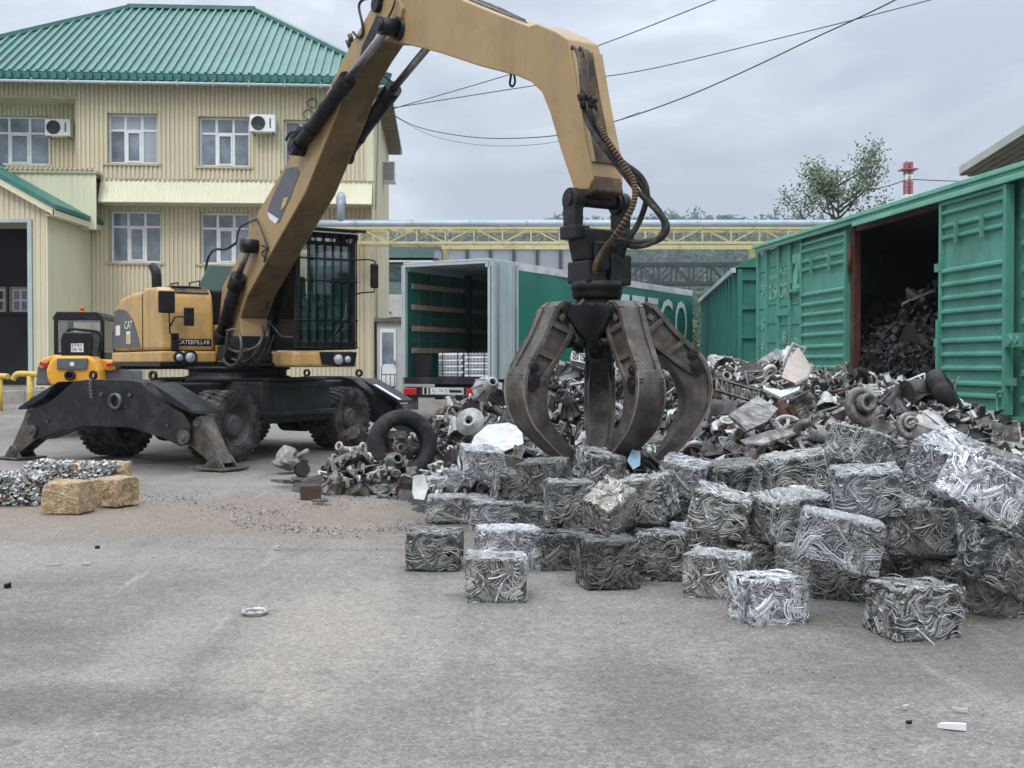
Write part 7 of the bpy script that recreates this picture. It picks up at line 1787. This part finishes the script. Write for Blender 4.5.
def region(X, Y):
    x = 512+X/Y*F
    if x < 515: return 'in the left end of the heap behind the loose tyre'
    if x < 710: return 'in the part of the heap seen through the grapple'
    if x < 850: return 'in the middle of the heap before the closed boxcar door'
    return 'at the right of the heap below the open boxcar door'
wts = [1]*len(PROT)
pts_ = []; cnt = 0; tries = 0
while cnt < 560 and tries < 90000:
    tries += 1
    X = rk.uniform(-2.0,5.6); Y = rk.uniform(9.6,18.0)
    if X > 5.42+.12*(24.8-Y)/.993-.45: continue
    h_ = heap(X,Y)
    if h_ < .22: continue
    # front slope and crest only: what the yard side shows
    if heap(X*(1-.6/Y),Y-.6) > h_+.22: continue
    if any((X-a)**2+(Y-b_)**2 < .175**2 for a,b_ in pts_): continue
    pts_.append((X,Y)); cnt += 1
    i = rk.randrange(len(PROT)); x_ = 512+X/Y*F
    tone = rk.choices(['dull','pale','greasy','rusty','whitish'], [6,2.4,4,.4,.2] if x_<710 else [5,2.4,4,.9,.15])[0]
    sc_ = rk.uniform(.55,.95)*(1.4 if rk.random()<.1 else 1)
    o = piece(i,(X,Y,h_+.05+rk.uniform(0,.09)),(rk.uniform(-1.2,1.2)+.3,rk.uniform(-1.2,1.2),rk.uniform(0,6.28)),tone,region(X,Y),sc_)
print('heap pieces', cnt, tries)
for i in range(46):
    u = rk.uniform(uo0-.1,uo1+.9); y = rk.uniform(.25,1.7); z = ZS+.95+.75*math.sin(min(1,y/1.2)*1.57)+.25*math.sin(u*2.2)+.12
    p = WM @ Vector((u,y,z)); piece(rk.randrange(len(PROT)),p,(rk.uniform(-1,1),rk.uniform(-1,1),rk.uniform(0,6)),rk.choice(['greasy','greasy','dull']),'inside the open boxcar doorway',rk.uniform(.7,1.2))
# small broken bits lying all over it
mb = MB(); rs = random.Random(5)
for i in range(11000):
    X = rs.uniform(-2.2,5.8); Y = rs.uniform(9,18.2); h_ = heap(X,Y)
    if h_ < .05 or X > 5.42+.12*(24.8-Y)/.993-.2: continue
    mb.cur = rs.choice([0,0,0,1,2,2]); kx = rs.random(); c_ = (X,Y,h_+.03+rs.uniform(0,.12)); rot = (rs.uniform(0,3),rs.uniform(0,3),rs.uniform(0,3))
    if kx < .45: mb.box(c_,(rs.uniform(.03,.16),rs.uniform(.02,.08),rs.uniform(.005,.03)),rot)
    elif kx < .6: d = Vector((rs.gauss(0,1),rs.gauss(0,1),rs.gauss(0,.6))).normalized()*rs.uniform(.02,.06); mb.cyl(Vector(c_)-d,Vector(c_)+d,rs.uniform(.012,.04),n=9)
    elif kx < .75: mb.lathe([(.02,-.01),(.045,-.01),(.045,.01),(.02,.01)],10,Matrix.Translation(c_)@Euler(rot).to_matrix().to_4x4()@Matrix.Scale(rs.uniform(.7,1.7),4),closed=True)
    else:
        d = Vector((rs.gauss(0,1),rs.gauss(0,1),rs.gauss(0,.7))).normalized()*rs.uniform(.05,.16); w_ = d.orthogonal().normalized()*rs.uniform(.01,.05); c_ = Vector(c_)
        mb.add([(c_-d)[:],(c_-w_)[:],(c_+d*.9)[:],(c_+w_*1.2)[:]],[(0,1,2,3)])
tag(mb.build('scrap_fragments', [M['cast'],M['greasy'],M['castlight']]), 'small broken metal fragments strewn over the heap', 'scrap', kind='stuff')

# named pieces that can be picked out -----------------------------------------
def at(x, y, z): Y = (1.5-z)*F/(y-364); return Vector(((x-512)/F*Y, Y, z))
# loose tyre standing in the scrap, filled with castings
ty = P(402,444,13.9); q = MB(); K = Matrix.Translation(ty)@Euler((R(-8),R(6),R(20))).to_matrix().to_4x4()@Matrix.Rotation(math.pi/2,4,'X')
q.lathe([(.24,-.10),(.33,-.13),(.40,-.12),(.425,-.08),(.43,0),(.425,.08),(.40,.12),(.33,.13),(.24,.10),(.25,.07),(.33,.10),(.39,.08),(.395,0),(.39,-.08),(.33,-.10),(.25,-.07)],40,K,closed=True)
tag(q.build('loose_tyre', M['oldtyre']), 'bald loose tyre standing in the scrap and filled with castings', 'tyre')
for i,(dx,dz,k,t_) in enumerate(((-.12,.1,'cylinder_head','dull'),(.1,.12,'bent_pipe','greasy'),(-.02,-.05,'turbo_housing','dull'),(.14,-.1,'casting_lump','greasy'),(-.1,-.2,'cast_bracket','greasy'),(.05,-.25,'casting_lump','dull'),(-.16,-.02,'motor_casing','rusty'))):
    piece(KI[k], ty+Vector((dx,.02-.03*i%3*.01,dz)), (i*1.1,i*.7,i*2.1), t_, 'lying inside the loose tyre', .8)
# isolated scrap left of the tyre
LS = [(288,474,'casting_lump','dull','large rusty brown lump, leftmost upright piece of the loose scrap',1.9,(0,.4,.3)),
      (305,489,'oil_pan','dull','low oil pan lying at the far left of the loose scrap',.8,(.1,.1,.2)),(283,487,'braced_casting','dull','flat cast frame at the left foot of the loose scrap',.8,(.1,.1,1)),
      (318,505,'flywheel','dull','round flywheel lying flat on the yard before the loose scrap',.55,(0,0,0)),
      (330,484,'braced_casting','pale','pale open cast frame leaning among the loose scrap',.9,(.5,.2,.4)),(345,492,'flywheel','whitish','whitish ring lying in front of the loose scrap',.95,(.15,.1,1)),
      (352,470,'radiator','greasy','dark finned radiator lying behind the whitish ring',.9,(.4,.1,.5)),(362,462,'pipe_elbow','pale','pale pipe elbow pointing left below the rear wheel',1.2,(.3,.2,2.6)),
      (372,472,'bent_sheet','whitish','bright white bent sheet among the loose scrap',.8,(.5,.1,-.4)),(385,486,'gearbox_housing','dull','large bell shaped housing before the loose tyre',1.15,(1.2,.2,.4)),
      (365,488,'engine_block','greasy','dark engine block in front of the loose scrap',.8,(.2,.1,.4)),(346,452,'brake_disc','rusty','ring leaning against the excavator rear wheel',1.1,(1.2,.2,.3)),
      (357,452,'motor_casing','dull','barrel shaped casing under the rear wheel',1.2,(.2,.4,1.2)),(372,446,'valve_cover','pale','pale box shaped cover beside the loose tyre',1.0,(.9,.2,.6)),
      (398,495,'cast_bracket','dull','small bracket in front of the tyre foot',.8,(.2,0,1)),(390,500,'pipe_elbow','dull','short elbow lying nearest the bales',.6,(.1,.2,2)),(340,478,'casting_lump','greasy','greasy lump in the middle of the loose scrap',.9,(0,1,0)),
      (376,495,'brake_disc','dull','brake disc at the foot of the bell shaped housing',.8,(.3,.1,0)),(322,480,'bent_pipe','dull','thin bent pipe across the loose scrap',1.0,(.2,.1,.3)),(408,488,'casting_lump','greasy','greasy lump right below the loose tyre',1.1,(.3,1,0)),
      (356,480,'cylinder_head','dull','dull cylinder head amid the loose scrap',1.0,(.6,.1,.3)),(300,478,'motor_casing','greasy','dark motor casing right of the brown lump',.9,(.3,.1,1.9)),(380,466,'cast_bracket','pale','pale bracket beside the loose tyre rim',1.1,(1,.1,.9)),
      (335,496,'casting_lump','dull','dull lump at the front left of the whitish ring',.6,(1,.1,.9)),(418,480,'engine_block','dull','engine block behind the film cornered bale',.9,(.7,.3,.9)),(426,468,'radiator','dull','radiator right of the loose tyre',.9,(.9,.3,.9))]
for x,y,k,t_,l_,s_,ro in LS:
    p = at(x,y,.0); up = {'casting_lump':.085,'oil_pan':.13,'engine_block':.14,'gearbox_housing':.18,'motor_casing':.11,'cylinder_head':.09}.get(k,.06)*s_
    if y < 480 and x > 335: up += .14
    piece(KI[k], p+Vector((0,.1,up)), ro, t_, '', s_, labl=l_, grp='loose scrap left of the bales')
rq = random.Random(21)
for i in range(64):
    x = rq.gauss(372,30); y = rq.uniform(456,497)
    if not 318 < x < 428 or (y < 470 and x < 345): continue
    p = at(x,y,0); i_ = rq.randrange(len(PROT))
    piece(i_,p+Vector((0,.1,max(.04,heap(p.x,p.y)+.04)+rq.uniform(0,.06))),(rq.uniform(-1,1),rq.uniform(-1,1),rq.uniform(0,6)),rq.choices(['dull','pale','greasy','rusty'],[5,.8,5,1.3])[0],'in the loose scrap left of the bales',rq.uniform(.5,.9))
# small stone-like block on the ground
p = at(309,500,0); q = MB(); q.m = Matrix.Translation(p+Vector((0,.1,.075)))@Matrix.Rotation(.15,4,'Z'); q.bx(-.12,.12,-.08,.08,-.075,.075); crush(q,3,.012); tag(q.build('metal_block', M['rusty'], None, .012), 'small rusty rectangular block on the yard above the flat flywheel', 'block')
# flat white sheet in front of the heap, and other large pieces
def plate(pix, thick, m_, nm, labl, cat='sheet', bend=.02):
    pts = [P(*a) for a in pix]; c_ = sum(pts, Vector())/len(pts); nrm = (pts[1]-pts[0]).cross(pts[2]-pts[0]).normalized()
    n = len(pts); q = MB(); rings = []
    vs=[]; 
    for k in (1,.66,.33):
        for p_ in pts: vs.append((c_+(p_-c_)*k+nrm*bend*(1-k))[:])
    vs.append((c_+nrm*bend)[:]); m0=len(vs)
    fs=[(r_*n+i,r_*n+(i+1)%n,(r_+1)*n+(i+1)%n,(r_+1)*n+i) for r_ in range(2) for i in range(n)]+[(2*n+i,2*n+(i+1)%n,3*n) for i in range(n)]
    q.add(vs,fs,True); q.add([(Vector(v)-nrm*thick)[:] for v in vs],[f[::-1] for f in fs],True)
    q.add([p_[:] for p_ in pts]+[(p_-nrm*thick)[:] for p_ in pts],[(i,n+i,n+(i+1)%n,(i+1)%n) for i in range(n)])
    return tag(q.build(nm, M[m_]), labl, cat)
plate([(468,452,12.3),(474,437,12.6),(487,426,12.9),(508,424,13),(521,430,12.8),(523,445,12.4),(505,452,12.2)],.02,'whitescrap','white_panel','smooth off white curved panel lying above the left bales','panel',.10)
plate([(783,379,12.6),(789,362,12.9),(800,349,13.0),(812,368,12.9),(809,378,12.7),(796,385,12.5)],.03,'slabc','slab','upright pale pinkish slab standing on top of the heap','slab',.02)
plate([(728,417,11.0),(757,398,11.8),(777,411,11.6),(766,424,11.1),(746,433,10.8)],.03,'cast','flat_casting','broad flat mottled casting lying in the middle of the heap','casting',.01)
plate([(763,385,12.2),(781,393,12.0),(800,386,12.2),(799,390,12.1),(781,397,11.9),(764,389,12.1)],.03,'whitescrap','bent_profile','white bent profile below the pale slab','profile',.0)
plate([(708,399,11.6),(735,402,11.4),(739,414,11.3),(712,416,11.4)],.02,'greasy','tray','dark open tray left of the mottled flat casting','tray',-.05)
plate([(740,440,10.6),(780,430,10.8),(802,421,11.2),(798,432,10.9),(765,443,10.5),(745,444,10.5)],.02,'cast','bent_hood','long curved dull sheet below the mottled flat casting','sheet',.05)
0 and plate([(655,472,9.7),(665,455,9.9),(700,452,10.0),(703,462,9.9),(702,480,9.6),(670,478,9.6)],.02,'balelight','crumpled_sheet','crumpled pale sheet on the bales right of the front tine','sheet',.04)
plate([(627,461,10.0),(632,450,10.1),(640,452,10.1),(640,466,9.9),(633,470,9.8)],.01,'blue','film_scrap','light blue crumpled film between the grapple tines','film',.03)
plate([(412,492,11.7),(413,476,11.75),(424,474,11.8),(428,488,11.7),(424,500,11.55),(414,499,11.6)],.01,'whitescrap','film_scrap','pale film on the corner of the bale beside the tyre','film',.02)
plate([(664,447,11.0),(682,430,11.4),(690,431,11.4),(686,445,11.1),(672,452,10.9)],.01,'whitescrap','film_scrap','whitish blue film behind the right hand tine','film',.03)
0 and plate([(396,413,16.2),(402,398,16.4),(412,392,16.4),(416,400,16.3),(412,414,16.0)],.01,'whitescrap','white_panel','small white torn panel left of the heap crest behind the tyre','panel',.02)
0 and plate([(350,383,18.4),(362,386,18.2),(380,397,17.8),(398,410,17.4),(396,415,17.3),(376,402,17.7),(358,391,18.1)],.03,'whitescrap','bent_panel','long pale bent panel sloping over the rear excavator wheel','panel',.03)
piece(KI['lattice_grate'],P(736,390,11.9),(R(50),.3,R(15)),'dull','',.95,labl='pale lattice grate standing out in the middle of the heap',grp='lattice grates')
piece(KI['lattice_grate'],P(905,389,12.4),(R(40),-.35,.1),'pale','',1.0,labl='thin bright lattice strip near the boxcar door sill',grp='lattice grates')
piece(KI['turbo_housing'],P(862,404,11.3),(R(80),0,R(20)),'dull','',1.15,labl='large round pump housing with a dark bore below the boxcar door',grp='turbo housings')
piece(KI['turbo_housing'],P(911,424,10.2),(R(75),0,R(-20)),'dull','',.75,labl='small round housing right of the large pump housing',grp='turbo housings')
piece(KI['gearbox_housing'],P(927,428,10.2),(R(100),R(20),R(20)),'pale','',.9,labl='smooth bell housing beside the bright bales at the right',grp='bell housings')
piece(KI['gearbox_housing'],P(487,391,16.0),(R(70),R(10),R(10)),'pale','',1.1,labl='round mouthed housing on the crest of the heap below the lorry bumper',grp='bell housings')
piece(KI['brake_disc'],P(470,422,14.6),(R(60),R(-30),0),'pale','',1.3,labl='pale flat disc in the left end of the heap',grp='brake discs')
piece(KI['cylinder_head'],P(586,362,15.6),(R(50),R(10),.1),'pale','',1.0,labl='row of round ports seen between the two front tines',grp='cylinder heads')
q = MB(); K = Matrix.Translation(P(944,392,12.0))@Euler((R(60),R(10),R(60))).to_matrix().to_4x4(); q.lathe([(a_*.8,b_*.8) for a_,b_ in [(.18,-.10),(.26,-.12),(.32,-.09),(.335,0),(.32,.09),(.26,.12),(.18,.10),(.19,.06),(.30,.06),(.30,-.06),(.19,-.06)]],32,K,closed=True)
tag(q.build('loose_tyre', M['oldtyre']), 'small loose tyre lying at the foot of the opened boxcar door', 'tyre')
q = MB(); K = Matrix.Translation(P(925,392,12.2))@Euler((R(10),R(85),R(30))).to_matrix().to_4x4(); q.cyl(K@Vector((0,0,-.26)),K@Vector((0,0,.26)),.15,n=22); tag(q.build('dark_drum', M['greasy']), 'dark drum lying next to the small tyre by the boxcar door', 'drum')
q = MB(); a=P(930,452,10.6); b_=P(1000,450,10.2); q.beam(a,b_,.25,.08); tag(q.build('steel_plank', M['rusty']), 'rusty plank lying under the boxcar by the bright bales', 'plank')
# a few black tubes and sticks sticking out
for i,(x0,y0,x1,y1,Y,l_) in enumerate([(700,458,742,466,10,'thin dark pole lying behind the large dark bale'),(830,352+40,858,384,12,'short brown edged strip on the heap left of the door post'),(672,470,690,492,9.6,'pale tapering strip among the strips right of the grapple'),(660,466,676,490,9.5,'second pale strip among those right of the grapple'),(820,448,842,430,10.2,'dull rod leaning in the middle of the heap')]):
    q = MB(); q.tube([P(x0,y0,Y),P((x0+x1)/2,(y0+y1)/2+1.5,Y-.05),P(x1,y1,Y-.1)],.016,7,sub=3); tag(q.build('metal_rod', M['cast' if i!=1 else 'rusty']), l_, 'rod')

# ---------------------------------------------------------------- brown briquette blocks, litter bale at the left
def brown_mat():
    m, t, b = nt('pressed_brown_chips'); tc = t.nodes.new('ShaderNodeTexCoord'); vec = tc.outputs['Object']
    vo = t.nodes.new('ShaderNodeTexVoronoi'); vo.inputs['Scale'].default_value = 38; t.links.new(vec, vo.inputs['Vector'])
    sc_ = t.nodes.new('ShaderNodeSeparateColor'); t.links.new(vo.outputs['Color'], sc_.inputs[0])
    c = mix(t, .6, ramp(t, noise(t,vec,5,7), [(.3,(.30,.205,.115)),(.7,(.50,.37,.215))]), ramp(t, sc_.outputs[0], [(0,.25),(1,.75)]), 'OVERLAY')
    c = mix(t, math_(t,'MULTIPLY',math_(t,'SUBTRACT',noise(t,vec,14,6,.7),.52),5,clamp=True), c, (.56,.47,.34))
    t.links.new(c, b.inputs['Base Color']); b.inputs['Roughness'].default_value = .85
    bump(t, b, math_(t,'ADD',vo.outputs['Distance'],noise(t,vec,50,5,.7)), .8, .012); return m
M['brown'] = brown_mat()
def brown(x, y, w_, d_, h_, rot, labl, layers=0, seed=1):
    Y = 1680/(y-364); q = MB(); n=26
    me = bale_mesh('brown_block', w_, d_, h_, seed, 11, .02, .004, n=60, strands=0)
    me.materials.append(M['brown']); o = bpy.data.objects.new('pressed_block', me); COL.objects.link(o)
    o.location = ((x-512)/F*Y, Y+d_/2, h_/2-.01); o.rotation_euler = (0,0,R(rot)); tag(o, labl, 'block', 'pressed brown blocks on the yard'); return o
brown(60,515,.41,.36,.33,-6,'front left brown pressed chip block on the yard',seed=61)
brown(109,508,.34,.34,.31,-28,'right hand brown block split by slanting cracks',seed=63)
brown(67,490,.42,.40,.33,8,'brown block behind the front left one, only its top showing',seed=64)
brown(105,489,.40,.38,.31,4,'brown block behind the cracked one at the back',seed=66)
def litter(x, y, labl, wd=.5, seed=2):
    Y = 1680/(y-364); X = (x-512)/F*Y; rs = random.Random(seed); o = thing('litter_bale', labl, 'bale', (X,Y+.22,0), 0, 'bales of pressed can litter')
    q = MB(); q.m = MATS_OF[o.name]; q.bx(-wd/2+.03,wd/2-.03,-.2,.2,0,.29); crush(q,seed,.01); q.build('core', M['greasy'], o)
    names = [('litter_white',(.62,.62,.60)),('litter_grey',(.28,.29,.29)),('litter_red',(.38,.14,.13)),('litter_green',(.16,.26,.21)),('litter_cream',(.50,.46,.36))]
    for nm_, c_ in names:
        if nm_ not in M: M[nm_] = mat(nm_, c_, .45, .15, var=.2, scale=20)
    q = MB(); q.m = MATS_OF[o.name]
    for i in range(900):
        f = rs.random(); u = rs.uniform(-wd/2,wd/2); v = rs.uniform(-.22,.22)
        if f < .5: c_ = (u,-.22+rs.uniform(-.015,.02),rs.uniform(.01,.32))
        elif f < .62: c_ = (wd/2*rs.choice((-1,1)),v,rs.uniform(.01,.32))
        else: c_ = (u,v,.31+rs.uniform(-.02,.035))
        q.cur = rs.choices(range(5),[5,3,.5,.6,2])[0]; s_ = rs.uniform(.012,.036); a=Vector((rs.gauss(0,1),rs.gauss(0,1),rs.gauss(0,1))).normalized(); b_=a.orthogonal().normalized(); cc=a.cross(b_); c_=Vector(c_)
        q.add([(c_-a*s_)[:],(c_+b_*s_*.6)[:],(c_+a*s_+cc*s_*.4)[:],(c_-b_*s_*.7+cc*s_*.3)[:],(c_+cc*s_*.4)[:]],[(0,1,4),(1,2,4),(2,3,4),(3,0,4)])
    q.build('pressed_litter', [M[n_[0]] for n_ in names], o)
litter(10,507,'bale of pressed multicoloured can litter cut by the left edge',.56,2)
litter(45,492,'second litter bale behind the front left brown block',.5,3)
litter(90,494,'third litter bale between the brown blocks, topmost chips showing',.36,4)

# ---------------------------------------------------------------- bits on the yard
q = MB(); p = at(254,612,.012); K = Matrix.Translation(p); q.lathe([(.05,-.008),(.078,-.01),(.08,.008),(.055,.012)],26,K,closed=True)
for k in range(9): a=k*.7; q.box((p.x+.07*math.cos(a),p.y+.07*math.sin(a),p.z+.014),(.018,.012,.014),(0,0,a))
tag(q.build('metal_ring', M['castlight']), 'toothed metal ring lying alone on the open yard', 'ring')
def chip(x, y, w_, d_, ang, m_, nm, labl, cat, h=.006, seed=1, grp=None):
    p = at(x,y,.0); q = MB(); q.m = Matrix.Translation(p+Vector((0,0,.012)))@Matrix.Rotation(ang,4,'Z'); rs = random.Random(seed); n=9
    pl0 = [(w_/2*math.cos(6.283*i/n)*rs.uniform(.75,1.1), d_/2*math.sin(6.283*i/n)*rs.uniform(.75,1.1)) for i in range(n)]
    q.add([(a,b_,h*(1+a*.8/w_)) for a,b_ in pl0]+[(a,b_,-h) for a,b_ in pl0],[tuple(range(n)),tuple(range(2*n-1,n-1,-1))]+[(n+i,n+(i+1)%n,(i+1)%n,i) for i in range(n)])
    tag(q.build(nm, M[m_]), labl, cat, grp)
chip(956,731,.12,.028,-.35,'whitepaint','plastic_shard','larger bluish white shard on the yard at the lower right','shard',.012,3)
chip(963,714,.075,.012,-.5,'whitescrap','plastic_shard','thin white sliver just above the larger white shard','shard',seed=4)
chip(908,711,.035,.016,.3,'whitescrap','plastic_shard','small white sliver left of the larger shard','shard',seed=5)
chip(911,727,.03,.02,.1,'black','dark_chip','dark chip left of the larger white shard','chip',seed=6)
chip(96,549,.05,.03,.2,'black','dark_chip','dark scrap chip on the yard under the brown blocks','chip',.01,seed=7)
chip(52,567,.14,.03,.05,'castlight','metal_shard','flat pale strip lying on the yard at the left','shard',seed=8)
chip(85,566,.09,.035,.05,'castlight','metal_shard','pale chip right of the flat pale strip','shard',seed=9)
chip(277,549,.05,.05,.2,'castlight','metal_shard','pale crumb on the yard left of the bales','shard',.012,seed=10)
chip(309,503,.16,.12,0,'rusty','flat_disc','thin flat disc lying before the rusty block','disc',.01,seed=11) if False else None
chip(6,588,.05,.05,.3,'black','dark_chip','dark crumb at the left edge of the yard','chip',.015,seed=12)
# earthy crumbs and thin debris drifts (uncountable)
mb = MB(); rs = random.Random(9)
def crumb(X, Y, s_):
    c_ = Vector((X,Y,s_*.2)); pts=[c_+Vector((rs.gauss(0,.55),rs.gauss(0,.55),abs(rs.gauss(0,.5)))).normalized()*s_*rs.uniform(.5,1) for _ in range(3)]+[c_+Vector((0,0,s_*rs.uniform(.3,.7)))]
    base=[c_+Vector((s_*math.cos(a),s_*math.sin(a)*.8,-s_*.2))*1 for a in (0,2.1,4.2)]
    mb.add([b_[:] for b_ in base]+[pts[3][:]],[(0,1,3),(1,2,3),(2,0,3)])
for i in range(3600):   # drift lines left of the bales
    f = rs.random(); x = rs.uniform(120,420); k = rs.choice([0,1,2])
    y = (505+8*math.sin(x*.03)+rs.gauss(0,5)*(.3+abs(math.sin(x*.07)))) if k==0 else (526+6*math.sin(x*.02+1)+rs.gauss(0,3)) if k==1 else rs.uniform(485,560)
    if k==1 and x<230: continue
    p = at(x,y,0); mb.cur = rs.choices([0,1,2],[6,3,1])[0]; crumb(p.x,p.y,rs.uniform(.002,.012)**1.0*(1.2 if k<2 else .8))
for i in range(3800):
    x = rs.uniform(0,1024); y = 470+rs.random()**1.2*290; p = at(x,y,0); mb.cur = rs.choices([0,1,2],[1,5,2])[0]; crumb(p.x,p.y,rs.uniform(.0015,.005))
for i in range(1500):   # around the bales and the scrap foot
    x = rs.uniform(400,1024); y = rs.uniform(560,680) if rs.random()<.7 else rs.uniform(485,560); p = at(x,y,0); mb.cur = rs.choices([0,1,2],[2,5,3])[0]; crumb(p.x,p.y,rs.uniform(.002,.008))
tag(mb.build('yard_grit', [M['greasy'],M['concrete'],M['castlight']]), 'grit, crumbs and small chips scattered over the yard', 'grit', kind='stuff')
# curled wire offcuts by the right bales
for i in range(5):
    p = at(870+30*i,600+6*(i%3),.02); q = MB(); r0 = random.Random(i); pts=[p+Vector((.12*math.cos(k*1.1+i)*r0.uniform(.5,1),.08*math.sin(k*1.1),.02+.03*r0.random()*k*.4)) for k in range(6)]
    q.tube(pts,.004,5,sub=4); tag(q.build('wire_offcut', M['castlight']), 'thin curled bright wire offcut on the ground before the right bales', 'wire', 'curled wire offcuts before the right bales')

# air between here and the wooded slope
mb = MB(); mb.bx(-1600,1600,-60,1400,-2,190); m = bpy.data.materials.new('haze_air'); m.use_nodes = True; t = m.node_tree
t.nodes.remove(t.nodes['Principled BSDF']); vo = t.nodes.new('ShaderNodeVolumePrincipled'); vo.inputs['Color'].default_value = (.86,.93,1,1); vo.inputs['Density'].default_value = .0003
t.links.new(vo.outputs[0], t.nodes['Material Output'].inputs['Volume']); HAZE = tag(mb.build('haze', m), kind='stuff')
